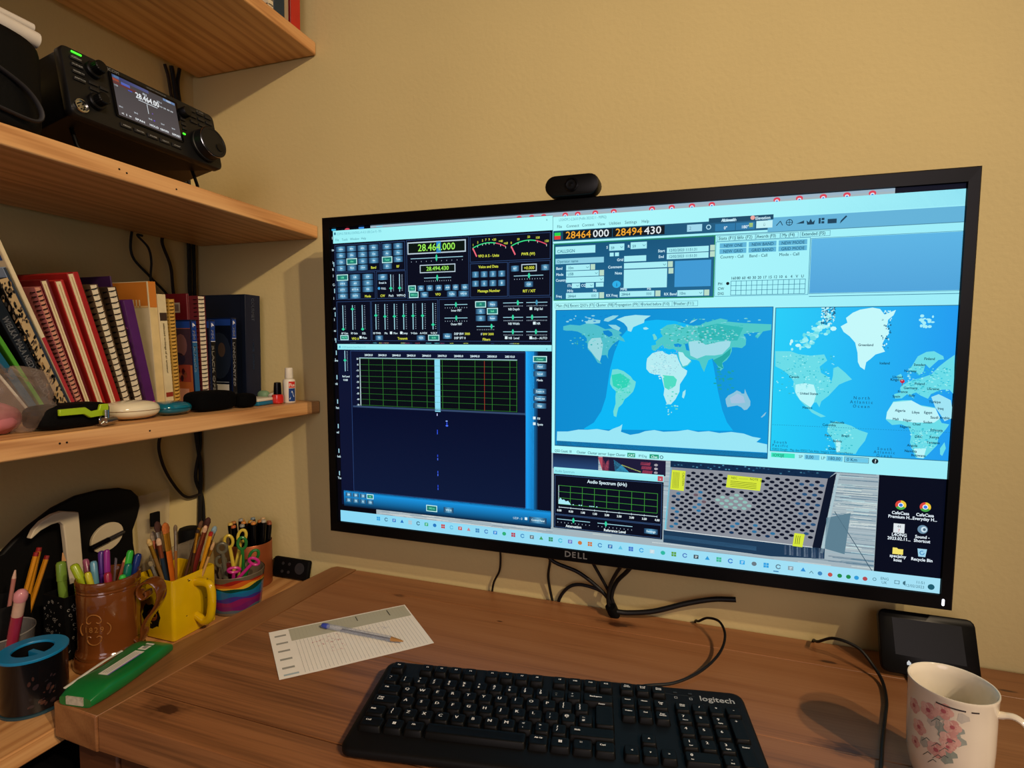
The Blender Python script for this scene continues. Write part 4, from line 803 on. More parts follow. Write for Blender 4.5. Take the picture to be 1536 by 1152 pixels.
pts = [(.954, -.257, .760), (.960, -.235, .7545), (.985, -.215, .7535), (1.020, -.196, .7535), (1.052, -.163, .757), (1.077, -.118, .763), (1.086, -.078, .771), (1.079, -.048, .777), (1.062, -.030, .772), (1.049, -.020, .760), (1.040, -.003, .745)]
mb = MB(); mb.tube([tok(p) for p in spline(pts[:-1]+[(1.044, -.0045, .752), (1.043, -.003, .735)], 6)], .0019, 8); mb.build('cable', RUB, kb)
# ================================================================ notepaper and ballpoint pen
pc = [Vector(p) for p in ((0.4195, -0.2653, 0.7505), (0.5686, -0.1095, 0.7505), (0.674, -0.2078, 0.7505), (0.5246, -0.3621, 0.7505))]
pp = thing('note_paper', 'white lined notepad sheet with a pale printed header strip lying on desk', 'paper', tuple((pc[0]+pc[2])/2-Vector((0, 0, .0003))))
po = (pc[0]+pc[2])/2
def pfn(u, v, l):   # u 0..1 along long side, v 0..1 across
    p = pc[0]*(1-u)*(1-v)+pc[1]*u*(1-v)+pc[2]*u*v+pc[3]*(1-u)*v
    return (p.x-po.x, p.y-po.y, .0004+.0022*max(0, (1-u)*1.4-1)*v + l+.003*max(0, u-.8)*v)
mb = MB(); n = 12; vs = [pfn(i/n, j/6, 0) for j in range(7) for i in range(n+1)]
fs = [(j*(n+1)+i, (j+1)*(n+1)+i, (j+1)*(n+1)+i+1, j*(n+1)+i+1) for j in range(6) for i in range(n)]
mb.add(vs, fs); mb.add([(x, y, z-.00025) for x, y, z in vs], [tuple(reversed(f)) for f in fs]); mb.build('sheet', mat('paper', '#f2eee4', rough=.8, noise=.02), pp)
ar = Art(lambda x, y, l: pfn(x, y, l+.0001), eps=.00008)
ar.poly([(.13, .02), (.99, .02), (.99, .30), (.13, .30)], '#b9b8a4'); ar.L = 1
for i in range(34): ar.rect(.14+i*.0248, .04, .0012, .24, '#a2a18c')
for i in range(33): ar.rect(.155+i*.0252, .31, .0014, .66, '#8d9092')
for i in range(3): ar.rect(.36+i*.24, .05, .008, .2, '#55564e')
for i in range(5): ar.rect(.03, .12+i*.17, .075, .035, '#9c9c94')
ar.rect(.03, .93, .09, .03, '#a9bcc4')
rn = random.Random(5)
for cx, cy, c, k in ((.30, .45, '#b9485a', 9), (.40, .42, '#a8304a', 12), (.40, .62, '#c8788a', 8), (.66, .42, '#8a90b4', 7), (.76, .40, '#9aa0b4', 7)):
    for i in range(k): x = cx+(rn.random()-.5)*.09; y2 = cy+(rn.random()-.5)*.14; ar.line([(x, y2), (x+(rn.random()-.5)*.02, y2+(rn.random()-.3)*.05), (x+.012, y2+.01)], .0022, c)
ar.build('printed_lines', PRINT, pp)
pa, pb = Vector((0.4908, -0.2266, 0.756)), Vector((0.6332, -0.2273, 0.755))
pen = thing('ballpoint_pen', 'clear-barrelled ballpoint pen with blue end plug lying across the notepaper', 'pen', tuple(pa), (0, 0, atan2(pb.y-pa.y, pb.x-pa.x)))
PL = (pb-pa).length
def xt(mb, prof, n=12):
    mb.rings([[(x, r*cos(2*pi*j/n), r*sin(2*pi*j/n)) for j in range(n)] for x, r in prof])
mb = MB(); xt(mb, [(.006, .0036), (.008, .004), (PL-.022, .004), (PL-.020, .0038)], 6); mb.build('barrel', glassy('clear_pen', '#b9c2d6', .34), pen, smooth=0)
mb = MB(); xt(mb, [(.035, .0014), (PL-.012, .0014)], 8); mb.build('ink_refill', mat('ink', '#12121c', rough=.3), pen)
mb = MB(); xt(mb, [(-.002, .0030), (0, .0038), (.008, .0040), (.010, .003)], 12); mb.build('end_plug', mat('blue_plug', '#3a4aa8', rough=.3), pen)
mb = MB(); xt(mb, [(PL-.021, .0036), (PL-.004, .0016), (PL, .0006)], 12); mb.build('tip', mat('brass_tip', '#b98a52', rough=.35, metal=.4), pen)
# ================================================================ floral mug
FM = (1.2933, -.2758)
mug = thing('floral_mug', 'white china mug printed with pink flowers on the right of desk', 'mug', (*FM, .7505))
H, R = .1054, .0368
prof = [(.0285, 0), (.0288, .002), (.030, .006), (.0335, .016), (.0358, .030), (.0366, .050), (R, .075), (R+.0003, H-.004), (R+.0010, H-.0012), (R+.0007, H), (R-.0003, H-.0002), (R-.0016, H-.002), (R-.0022, H-.010), (R-.0024, .05), (.032, .022), (.026, .008), (.012, .005), (.0005, .0048)]
CER = mat('china', '#e6ddcb', rough=.14, noise=.02, coat=.5)
mb = MB(); mb.lathe(prof, 56, cap0=True, cap1=True); mb.build('body', CER, mug)
ha = radians(-28)
hp = spline([(R-.002, .088), (R+.012, .092), (R+.022, .084), (R+.0265, .064), (R+.022, .040), (R+.010, .026), (R-.003, .024)], 6)
hp = [Vector((p[0]*cos(ha), p[0]*sin(ha), p[1])) for p in hp]
mb = MB(); mb.tube(hp, [.0052]*3+[.0044]*(len(hp)-6)+[.0052]*3, 12, flat=.62); mb.build('handle', CER, mug)
def rad_at(z):
    for (r0, z0), (r1, z1) in zip(prof[:9], prof[1:9]):
        if z0 <= z <= z1: return r0+(r1-r0)*(z-z0)/(z1-z0)
    return R
ar = Art(lambda x, y, l: ((rad_at(y)+.00015+l)*cos(x), (rad_at(y)+.00015+l)*sin(x), y), eps=.00007)
class Wrap:
    """blobs painted on the mug wall; x = angle, y = height"""
    @staticmethod
    def blob(a, z, r, c, n=12, jag=0., ry=None):
        pts = [(a-(r*(1+jag*((i*7) % 3-1)))*cos(2*pi*i/n)/R, z+(ry or r)*(1+jag*((i*5) % 3-1))*sin(2*pi*i/n)) for i in range(n)]
        ar.raw([(a, z)]+pts, [(0, (i+1) % n+1, i+1) for i in range(n)], lin(c))
fl = [(-1.62, .073, .0085), (-1.28, .079, .0085), (-1.08, .066, .0078), (-1.12, .052, .0092), (-1.40, .037, .0085), (-1.85, .050, .008), (-2.05, .068, .008), (-1.15, .045, .006), (-1.95, .032, .006)]
fl = [(a-.80, z+.012, r*.92) for a, z, r in fl]
for i in range(16): Wrap.blob(-2.5+.85*rn.random(), .042+.05*rn.random(), .005, ['#aeb2a8', '#9aa39c', '#c2bdb4', '#8f9c94'][i % 4], 9, .2)
ar.L = 1
for a, z, r in fl:
    for k in range(5):
        an = k*2*pi/5; Wrap.blob(a+r*.55*cos(an)/R, z+r*.55*sin(an), r*.52, ['#d9aca2', '#cf9a94', '#dfbab0'][k % 3], 9)
ar.L = 2
for a, z, r in fl: Wrap.blob(a, z, r*.28, '#b0606a', 8)
for i in range(9):
    a, z = -2.55+rn.random()*.9, .03+rn.random()*.05; ar.line([(a, z), (a+.12, z+.006), (a+.2, z+.005)], .0009, '#5d6a66')
ar.L = 2
for a0, a1 in ((-2.25, -1.62), (-1.50, -1.32)):
    pts = [(a0+(a1-a0)*i/14, H-.0085) for i in range(15)]
    ar.raw([(a, z+.0007) for a, z in pts]+[(a, z-.0007) for a, z in pts], [(i, i+15, i+16, i+1) for i in range(14)], lin('#3a3438'))
ar.build('flower_print', vcmat('print_glaze', rough=.2, coat=.4), mug)
# ================================================================ small tablet-like display on a stand
tb = [Vector(p) for p in ((1.2832, -0.045, 0.8221), (1.3919, -0.045, 0.8249), (1.2866, -0.078, 0.7487))]
tl, tr, bl = tb; X = (tr-tl); X.z = 0; W = X.length; X.normalize(); Z = (tl-bl); Hh = Z.length
ang = atan2(X.y, X.x)
tab = thing('smart_display', 'small black touchscreen unit with home button leaning by the wall', 'tablet', (bl.x+.001, bl.y, .7572), (radians(-24), 0, ang))
Hh = .081; W = .113
mb = MB(); mb.rings([[(x, y_, z) for x, z in [(W/2+(W/2-.009-i)*sx+(.009)*0+sx*0+(.009)*cos(radians(a)), Hh/2+(Hh/2-.009-i)*sz_+.009*sin(radians(a))) for sx, sz_, a0 in ((1, 1, 0), (-1, 1, 90), (-1, -1, 180), (1, -1, 270)) for a in (a0, a0+30, a0+60, a0+90)]] for i, y_ in ((.0015, 0), (0, .0015), (0, .010), (.003, .013))])
mb.build('body', BLK, tab)
ar = Art(lambda x, y, l: (x, -.0003-l, y), eps=.0001)
ar.raw([(.017, .024), (.098, .022), (.097, .071), (.016, .071)], [(0, 1, 2, 3)], lin('#2b2a2a')); ar.build('screen', mat('dim_glass', '#141413', rough=.3, spec=.15), tab)
ar = Art(lambda x, y, l: (x, -.0005-l, y), eps=.0001)
ar.raw([(.0295, .0125), (.0345, .0125), (.0345, .0155), (.032, .0185), (.0295, .0155)], [(0, 1, 2, 3, 4)], lin('#d8dadc')); ar.build('home_button', vcmat('home_icon', emit=.8), tab)
mb = MB(); mb.T = Matrix.Rotation(radians(24), 4, 'X'); mb.box(.030, -.010, -.0098, .052, .022, -.0035); mb.build('stand', GREY, tab)
# its cable
mb = MB(); mb.tube(spline([(1.215, -.004, .738), (1.2145, -.012, .754), (1.2165, -.035, .764), (1.2325, -.058, .783), (1.2600, -.068, .779), (1.2770, -.085, .762), (1.281, -.105, .7545), (1.2745, -.145, .7535), (1.2640, -.18, .7530), (1.2480, -.23, .7530), (1.2335, -.28, .7530), (1.215, -.34, .7530)], 8), .0021, 8)
tag(mb.build('power_cable', RUB, None), 'thin black cable looping from the wall past the small touchscreen across desk', 'cable')
# ================================================================ cables below the monitor
def cable(name, pts, r, label, m=None, k=8, group=None, n=10):
    mb = MB(); mb.tube(spline(pts, k), r, n); return tag(mb.build(name, m or RUB, None), label, 'cable', group)
cable('cable', [(.709, -.030, .862), (.7115, -.022, .832), (.7085, -.016, .796), (.695, -.010, .768), (.688, -.003, .735)], .0019, 'thin black wire hanging alone behind the left part of the monitor')
cable('cable', [(.802, -.035, .865), (.8035, -.024, .829), (.7985, -.015, .793), (.8055, -.004, .740)], .0023, 'black wire dropping straight from monitor to desk edge, second from the left')
cable('cable', [(.792, -.040, .865), (.8095, -.034, .833), (.8565, -.032, .817), (.895, -.030, .790), (.912, -.024, .765), (.914, -.014, .745), (.915, -.004, .72)], .0032, 'thick black cable slanting right down from monitor underside to the cable tie')
cable('cable', [(.868, -.045, .865), (.8846, -.036, .831), (.903, -.030, .797), (.914, -.018, .765), (.918, -.0045, .72)], .0026, 'short straight black cable running below the brand lettering to the cable tie')
cable('cable', [(.814, -.003, .725), (.8165, -.006, .754), (.834, -.014, .781), (.857, -.018, .791), (.891, -.020, .786), (.910, -.019, .768), (.919, -.0055, .745), (.921, -.0045, .72)], .0029, 'dark blue-black cable making a low arch from the desk edge to the tie', mat('cable_blue', '#0c1018', rough=.5))
cable('cable', [(.960, -.048, .868), (.938, -.036, .834), (.9183, -.028, .808), (.9105, -.026, .781), (.9165, -.022, .762), (.9235, -.006, .735)], .0036, 'thick black cable curving left from the monitor centre into the tie')
cable('cable', [(.945, -.052, .868), (.9225, -.042, .834), (.909, -.036, .803), (.906, -.034, .778), (.911, -.030, .759), (.926, -.012, .725)], .0030, 'black cable close inside the thick curved one, entering the same tie')
cable('cable', [(.918, -.034, .761), (.940, -.030, .7605), (.980, -.026, .768), (1.030, -.022, .787), (1.070, -.020, .799), (1.103, -.020, .8035)], .0042, 'loose black plug end sticking out to the right beneath the monitor')
mb = MB(); mb.tube([(.910, -.0345, .7685), (.9145, -.031, .757), (.917, -.027, .7535)], .0105, 14, flat=.8); tag(mb.build('cable_tie', BLKM, None), 'black wrap gathering the monitor cables at the desk back edge', 'cable tie')
# ================================================================ green tissue packet at the desk's left end
tp = thing('tissue_packet', 'green plastic tissue packet with white label by the brown stein', 'tissue packet', (.3200, -.4240, .7508), (0, 0, radians(9)))
mb = MB();
R_ = []
for i in range(13):
    t_ = i/12; yy = -.066+.132*t_; e = min(1, min(t_, 1-t_)*9); hw = .0265*(.86+.14*e); hh = .019*(.62+.38*e)*(1+.05*sin(t_*9)); sk = .002*sin(t_*5)
    R_.append([(hw*math.copysign(abs(cos(a))**.45, cos(a))+sk, yy, hh/2+hh/2*math.copysign(abs(sin(a))**.45, sin(a))) for a in [-2*pi*j/20 for j in range(20)]])
mb.rings(R_); mb.build('wrapper', mat('green_film', '#106a30', rough=.28, noise=.15, scale=25, coat=.2), tp)
ar = Art(lambda x, y, l: (x, y, .0188+l), eps=.0001)
def wr(x0, y0, x1, y1, c):
    n_ = 6; ar.raw([(x0, y0+(y1-y0)*i/n_) for i in range(n_+1)]+[(x1, y0+(y1-y0)*i/n_) for i in range(n_+1)], [(i, i+7, i+8, i+1) for i in range(n_)], lin(c))
ar.fn = lambda x, y, l: (x, y, .0197+l)
wr(-.0045, -.030, .010, .028, '#d6d4c8'); wr(-.0045, .031, .008, .048, '#d6d4c8'); ar.L = 1
for i in range(3): wr(-.0015+i*.003, -.026, -.0008+i*.003, .024, '#6f7268')
wr(.0085, -.030, .0105, .022, '#7d74b8'); wr(-.001, .034, .005, .044, '#8f918a')
ar.build('label_print', PRINT, tp)
mb = MB(); mb.T = Matrix.Translation((0, -.0663, .008)); mb.box(-.012, -.001, -.0055, .012, .0008, .0045); mb.build('end_seal', mat('pale_seal', '#a9a290', rough=.6, noise=.3, scale=200), tp)
mb = MB(); mb.tube(spline([(-.021, -.06, .0175), (-.0225, -.03, .0185), (-.024, .0, .019), (-.0235, .025, .0185)], 4), .0022, 8, flat=.5); mb.build('flap', mat('white_film', '#c9c6b8', rough=.4), tp)

# ================================================================ books on the middle shelf
PAGE = mat('book_pages', '#d8c8a2', rough=.85, noise=.08, scale=200)
SZ1 = 1.0855; CUR = [-.003, 0.]
def book_root(name, label, spec, cat='book', group=None, lean=None):
    xs, yb, le, t, h = spec
    if lean is not None: le = lean
    le = max(CUR[1], le); y0 = yb; t *= 1 if t > .03 else .84 if le < radians(20) else .62
    yb = min(yb, CUR[0]); CUR[0] = yb-t/cos(le)-.0006; CUR[1] = le
    return thing(name, label, cat, (xs, yb, SZ1+t*sin(le)), (le, 0, 0), group), t, h
def spine_art(t, h): return Art(lambda x, y, l: (.0004+l, -t/2-y, h-x), eps=.0001)
def side_art(t, h, d): return Art(lambda x, y, l: (x-d, -t-.0003-l, h-y), eps=.0001)
def hard(label, spec, d, cover, spine=None, text=None, side=None, lean=None, name='hardcover_book', pages_out=False, bands=()):
    r, t, h = book_root(name, label, spec, lean=lean); c = mat('cover_'+cover.strip('#'), cover, rough=.45, noise=.1)
    b = min(.0022, t*.22)
    mb = MB(); mb.box(-d, -b, 0, 0, 0, h); mb.box(-d, -t, 0, 0, -t+b, h)
    if not pages_out: mb.box(-.002, -t+b, 0, .0002, -b, h)
    mb.build('cover', c, r, bevel=.0006)
    mb = MB(); mb.box(-d+.003, -t+b+.0001, .003, -.0021 if not pages_out else -.002, -b-.0001, h-.003); mb.build('pages', PAGE, r, smooth=0)
    if spine and not pages_out:
        mb = MB(); mb.box(.0002, -t+.0003, .0005, .0006, -.0003, h-.0005); mb.build('spine', mat('spine_'+spine.strip('#'), spine, rough=.4, noise=.12), r, smooth=0)
    if text or bands:
        ar = spine_art(t, h); ar.fn = lambda x, y, l: (.0009+l, -t/2-y, h-x)
        for x0, x1, c_ in bands: ar.rect(x0*h, -t*.45, (x1-x0)*h, t*.9, c_)
        ar.L = 1
        for s_, x, hh, c_, w_ in (text or []): ar.text(s_, x*h, hh*.36, hh, c_, w=w_, bold=.0002)
        ar.build('spine_print', PRINT, r)
    if side:
        ar = side_art(t, h, d); side(ar, d, h); ar.build('cover_print', PRINT, r)
    return r
def spiral(label, spec, d, cover='#4a3626', wire='#1a1614', pages='#d4c8ae', lean=None, n=22, col_side=None):
    r, t, h = book_root('spiral_notebook', label, spec, 'notebook', lean=lean)
    c = mat('cover_'+cover.strip('#'), cover, rough=.6, noise=.2)
    mb = MB(); mb.box(-d, -.0009, 0, 0, 0, h); mb.build('back_cover', c, r, smooth=0)
    mb = MB(); mb.box(-d, -t, 0, 0, -t+.0009, h); mb.build('front_cover', c, r, smooth=0)
    mb = MB(); mb.box(-d+.001, -t+.001, .001, -.0012, -.001, h-.001); mb.build('pages', mat('pages_'+pages.strip('#'), pages, rough=.85, noise=.12, scale=150), r, smooth=0)
    mb = MB()
    for i in range(n):
        z = .006+(h-.012)*i/(n-1)
        pts = [(-.0065+.0078*cos(a), -t/2+(t/2+.0012)*sin(a), z+.0008*sin(a)) for a in [radians(-150+300*k/12) for k in range(13)]]
        mb.tube(pts, .00062, 5)
    mb.build('wire_spiral', mat('wire_'+wire.strip('#'), wire, rough=.35, metal=.6), r)
    return r
def game(label, spec, title, tcol, side, lean=None):
    r, t, h = book_root('video_game_case', label, spec, 'game case', lean=lean); t = max(t, .0115); d = .125
    mb = MB(); mb.rbox(-d, -t, 0, 0, 0, h, r=.0012, k=2); mb.build('case', mat('case_blue', '#0b1838', rough=.2, coat=.3), r)
    ar = Art(lambda x, y, l: (.0004+l, -t/2-y, h-x), eps=.0001)
    ar.rect(.003, -t*.42, .036, t*.84, '#1c3c86'); ar.rect(.0405, -t*.42, h-.045, t*.84, tcol[0]); ar.L = 1
    ar.rect(.039, -t*.42, .0012, t*.84, '#c8ccd8'); ar.text('PS4', .018, t*.25, t*.62, '#c8d0e4', w=.017, bold=.0003)
    ar.poly([(.006, t*.05), (.011, -t*.28), (.011, t*.05)], '#e8ecf4'); ar.rect(.006, t*.10, .007, t*.12, '#e8ecf4')
    ar.text(title, .046, t*.26, t*.62, tcol[1], w=min(.085, .0095*len(title)), bold=.0003); ar.build('spine_label', PRINTG, r)
    ar = Art(lambda x, y, l: (x-d, -t-.0003-l, h-y), eps=.0001); side(ar, d, h); ar.build('cover_insert', PRINTG, r)
    return r
def navy_side(ar, d, h): ar.rect(d-.012, 0.001, .0016, h-.002, '#0a0f1c')
hard('thick navy blue hardback standing upright at the right end of the book row', (0.185, -0.0196, -0.0544, 0.0385, 0.2106), .158, '#0d1526', '#0e1830', [('GOURMET', .03, .010, '#9ba4b8', .045), ('•  HOME  COOKING', .42, .006, '#4c6a96', .06)], navy_side, lean=0)
def s_unch(ar, d, h):
    ar.rect(.004, .003, d-.006, h-.006, '#0c1220'); ar.L = 1; ar.rect(.004, .003, d-.006, .012, '#1c3c86'); ar.ell(d*.75, h*.45, .03, .045, '#1c2433', 16); ar.L = 2
    ar.ell(d*.8, h*.38, .009, .014, '#4a3c34', 12); ar.rect(.01, h*.76, d-.018, .0012, '#9098a0'); ar.rect(.010, h*.79, d-.018, .030, '#c8c6b8'); ar.L = 3
    ar.rect(.014, h*.80, d*.6, .012, '#5c5e60'); ar.text('T', d*.42, h*.955, .014, '#202020', bold=.0006); ar.text("GREATNESS", d*.2, h*.115, .008, '#7c8898', w=.06)
game('dark video game case with UNCHARTED printed down its spine', (0.190, -0.0866, -0.0916, 0.0132, 0.1622), 'UNCHARTED', ('#0a0e16', '#f0f2f6'), s_unch, lean=0)
def s_dark(ar, d, h): ar.rect(.004, .003, d-.006, h-.006, '#101624'); ar.L = 1; ar.rect(.004, .003, d-.006, .012, '#1c3c86')
game('dark video game case with BLACK OPS on its spine, beside the white spiral notebook', (0.190, -0.1341, 0.0177, 0.0133, 0.1554), 'BLACK OPS', ('#0c0d0f', '#f0ecdc'), s_dark, lean=radians(1))
spiral('thin upright spiral notebook with white pages in front of the dark red book', (0.185, -0.1389, 0.0571, 0.0186, 0.1972), .12, cover='#5c1a20', n=26, lean=radians(2))
def s_red(ar, d, h): ar.rect(d-.034, .016, .018, .018, '#a09488'); ar.L = 1; ar.rect(d-.031, .019, .012, .012, '#6c5c58')
hard('dark red hardback with a small pale square on its cover, mostly hidden by game cases', (.165, -.1500, radians(2), .006, .201), .13, '#5c1018', None, None, s_red, lean=radians(2))
def s_fifa(ar, d, h):
    ar.rect(.004, .003, d-.006, h-.006, '#a3592c'); ar.L = 1; ar.rect(.004, .003, d-.006, .012, '#1c3c86'); ar.rect(.004, .016, d-.006, h*.42, '#3c2a34'); ar.L = 2
    ar.ell(d*.8, .045, .014, .02, '#6e4a48', 12); ar.ell(d*.72, .07, .018, .012, '#2a2438', 12); ar.rect(d*.55, h*.52, d*.4, h*.2, '#8a3a2c'); ar.rect(d*.6, h*.80, d*.3, .024, '#c08a70')
    for i in range(8): ar.ell(d*.62+.004*i, h*.6+.006*(i % 3), .004, .006, ['#4a2430', '#c07048', '#2c2030'][i % 3], 8)
game('video game case with orange cover and pale blue spine beside the dark red book', (0.187, -0.1639, 0.0600, 0.0097, 0.1537), 'Knack', ('#2a5c88', '#b8d4ea'), s_fifa, lean=radians(2.5))
spiral('notebook with a gold-yellow wire spiral next to the cream booklets', (0.180, -0.2035, 0.0358, 0.0128, 0.1869), .12, cover='#b08a3a', wire='#8a6a24', pages='#c89c48', n=30, lean=radians(2))
hard('cream softcover booklet with tiny print and a red mark low on spine', (0.178, -0.2062, 0.0770, 0.0173, 0.1933), .12, '#cfbf96', '#d4c59c', [('selected writings of an amateur', .25, .005, '#8a7650', .085)], None, lean=radians(3.5), name='paperback_book', bands=((.86, .90, '#8a3020'), (.16, .23, '#3c2c20')))
def s_or(ar, d, h): ar.rect(.002, .001, d-.004, .040, '#c07426'); ar.L = 1; ar.rect(.002, .040, d-.004, .003, '#d8b070'); [ar.rect(d-.05+.007*i, .030, .003, .012, '#d0bc8c') for i in range(5)]
hard('cream paperback with an orange block across the top of its cover', (0.176, -0.2226, 0.0759, 0.0168, 0.2127), .13, '#cdbd94', '#d2bb86', None, s_or, lean=radians(3.5), name='paperback_book', bands=((0, .2, '#c0742a'),))
hard('tall deep purple folder rising behind the spiral notebooks', (.120, -.2290, radians(8), .003, .222), .10, '#3a1c48', None, None, None, lean=radians(8), name='paper_folder')
def s_pur(ar, d, h):
    for i in range(6): ar.ell(d-.005, .05+i*.022, .0035, .006, '#3a1244', 6)
    ar.line([(d*.2, .012), (d*.6, .022), (d-.004, .045)], .0016, '#a04a80')
hard('purple plastic wallet leaning between spiral notebooks and cream booklets', (0.178, -0.2325, 0.2061, 0.0176, 0.1810), .11, '#4a1c58', '#4d1e5e', None, s_pur, name='plastic_wallet', bands=((.93, .94, '#c05090'),))
spiral('spiral notebook with brown cover and white page edge, right one of the pair', (0.172, -0.2505, 0.2164, 0.0167, 0.2000), .13, cover='#3c2c1c')
spiral('spiral notebook with white page edge, leaning on the red hardbacks', (0.172, -0.2840, 0.2537, 0.0142, 0.2024), .13, cover='#5a4630')
RB = [('bright red hardback nearest the spiral notebooks, its cream pages facing out', (0.172, -0.3003, 0.2877, 0.0192, 0.2183), '#9c1f1c'),
      ('red hardback in the middle of the three red ones, pages facing out', (.172, -.3240, radians(16.6), .0148, .205), '#a3241e'),
      ('maroon hardback on the left side of three red ones, pages facing out', (.172, -.3425, radians(17.0), .0130, .204), '#5e1014')]
for l_, sp_, c_ in RB:
    r, t, h = book_root('hardcover_book', l_, sp_, group=None); d = .145; c = mat('cover_'+c_.strip('#'), c_, rough=.4, noise=.1); b = t*(.46 if 'nearest' in l_ else .30)
    mb = MB(); mb.box(-d, -b, 0, 0, 0, h); mb.box(-d, -t, 0, 0, -t+.0016, h); mb.build('cover', c, r, bevel=.0006)
    mb = MB(); mb.box(-d+.004, -t+.0017, .002, -.0008, -b-.0001, h-.002); mb.build('pages', PAGE, r, smooth=0)
    ar = Art(lambda x, y, l: (l-.0004, y, x), eps=.0001)
    ar.rect(.004, -t*.5-b*.4, h-.01, .0009, '#a88d60'); ar.build('page_gap', PRINT, r)
spiral('pink-covered spiral notebook squeezed between maroon hardback and white magazine', (0.170, -0.3542, 0.2939, 0.0102, 0.1931), .13, cover='#a8605c', pages='#c48a74', n=30)
def s_mag(ar, d, h): ar.rect(d-.03, .03, .026, .012, '#2a4c86')
hard('tall cream magazine folder, highest thing leaning in the book row', (0.170, -0.3497, 0.3662, 0.0084, 0.2739), .14, '#cfbf9c', '#d3c4a0', None, s_mag, name='magazine', bands=((.55, .95, '#a42c34'),))
hard('thin steel-blue folder right beside the tall cream magazine', (.170, -.3500, radians(21.5), .006, .222), .14, '#7f93ac', '#2c3442', None, None, name='paper_folder')
r_ = hard('book with black and cream brushstroke patterned spine', (.170, -.3565, radians(21.5), .0175, .205), .14, '#1c1814', '#b39a70', None, None, name='patterned_book')
ar = Art(lambda x, y, l: (.0010+l, y, x), eps=.0001)
q_ = random.Random(11)
for i in range(150): ar.ell(q_.random()*.2, -q_.random()*.0165-.0004, .001+q_.random()*.004, .0006+q_.random()*.0012, q_.choice(['#17130f', '#241c14', '#8a6c44', '#17130f', '#5a4a38']), 6, q_.random())
ar.build('spine_pattern', PRINT, r_)
hard('black book with Polish title WIELKA MALA NIEDZWIEDZICA in white on its spine', (.170, -.3770, radians(24), .0215, .196), .14, '#0b0b0f', '#0c0d12', [('WIELKA MAŁA NIEDŹWIEDZICA', .22, .0105, '#c9cdd2', .118)], None)
hard('thin bright green book leaning beside the black Polish book', (.170, -.4020, radians(27), .0085, .190), .14, '#3f7f1c', '#4a9420', None, None)
hard('petrol blue book leaning at the left of the green one', (.170, -.4125, radians(28.5), .0155, .188), .14, '#114258', '#155472', None, None)
t = thing('display_frame', 'clear acrylic sheet with pale edge leaning at left end of the book row', 'frame', (.19, -.4320, SZ1+.0015), (radians(33), 0, 0))
mb = MB(); mb.box(-.12, -.002, 0, -.001, 0, .16); mb.build('pane', glassy('smoky_clear', '#a09a94', .35), t, smooth=0)
mb = MB(); mb.box(-.001, -.0025, 0, .001, .0003, .162); mb.build('edge', WHITE, t, smooth=0)
# ---------------------------------------------------------------- books on the topmost shelf
def upright(name, label, x, y, t, h, cover, spine, d=.16, text=None):
    r = thing(name, label, 'book', (x, y, 1.784)); c = mat('cover_'+cover.strip('#'), cover, rough=.3, noise=.1)
    mb = MB(); mb.box(-d, -.002, 0, 0, 0, h); mb.box(-d, -t, 0, 0, -t+.002, h); mb.box(-.002, -t+.002, 0, 0, -.002, h); mb.build('cover', c, r, bevel=.0008)
    mb = MB(); mb.box(-d+.003, -t+.0021, .003, -.0021, -.0021, h-.003); mb.build('pages', PAGE, r, smooth=0)
    mb = MB(); mb.box(.0001, -t+.0005, .001, .0008, -.0005, h-.001); mb.build('spine', mat('spine_'+spine.strip('#'), spine, rough=.3), r, smooth=0)
upright('ring_binder', 'red glossy binder at the wall end of the topmost shelf', .300, -.028, .026, .30, '#7a1416', '#b82a20', .22)
upright('hardcover_book', 'cream book squeezed between red binder and dark blue book, topmost shelf', .296, -.0555, .011, .26, '#b8a878', '#a8967a', .18)
upright('hardcover_book', 'dark blue-grey book on the topmost shelf', .298, -.0685, .026, .25, '#1c3040', '#1d3344', .18)
t = thing('spiral_notebook', 'notebook with black wire spiral on the topmost shelf, left of blue book', 'notebook', (.298, -.0965, 1.784))
mb = MB(); mb.box(-.16, -.012, 0, 0, 0, .24); mb.build('pages', mat('pages_d4c8ae', '#d4c8ae', rough=.85), t, smooth=0)
mb = MB()
for i in range(24): mb.tube([(-.006+.008*cos(a), -.006+.0075*sin(a), .006+i*.0098) for a in [radians(-150+25*k) for k in range(13)]], .0006, 5)
mb.build('wire_spiral', mat('wire_1a1614', '#1a1614', rough=.35, metal=.6), t)
# ================================================================ small things at the front of the book shelf
Z1 = 1.0856
def blob(name, label, cat, c, r, m, rot=0, pw=.6, part=None, tilt=0):
    t = thing(name, label, cat, (c[0], c[1], Z1+r[2] if len(c) < 3 else c[2]), (tilt, 0, rot)); mb = MB(); mb.ellipsoid((0, 0, 0), r, 32, 16, pw); mb.build(part or 'shell', m, t); return t
t = blob('soft_pouch', 'black zipped pouch at front of the book shelf with lime green clip on it', 'pouch', (.270, -.4460), (.022, .046, .0155), mat('pouch_black', '#040404', spec=.1, rough=.75, bump=.3, scale=300), rot=radians(3), pw=.45)
t = thing('carabiner_clip', 'lime green bent plastic clip lying against the black pouch', 'clip', (.2960, -.4540, Z1+.0225), (0, 0, radians(4)))
mb = MB(); mb.prism([(-.022, -.004), (.008, -.0045), (.016, -.010), (.034, -.009), (.041, -.004), (.041, .006), (.030, .006), (.028, -.001), (.018, -.002), (.010, .004), (-.022, .004)], 0, .004)
for i, (x, y, z) in enumerate(mb.v): mb.v[i] = (z, x, y)
mb.build('clip_body', mat('lime', '#9ab818', rough=.35, noise=.05), t, bevel=.0008)
t = thing('metal_adapter', 'small silver coaxial connector lying in front of the white oval case', 'connector', (.3020, -.4180, Z1+.0062), (0, 0, radians(20)))
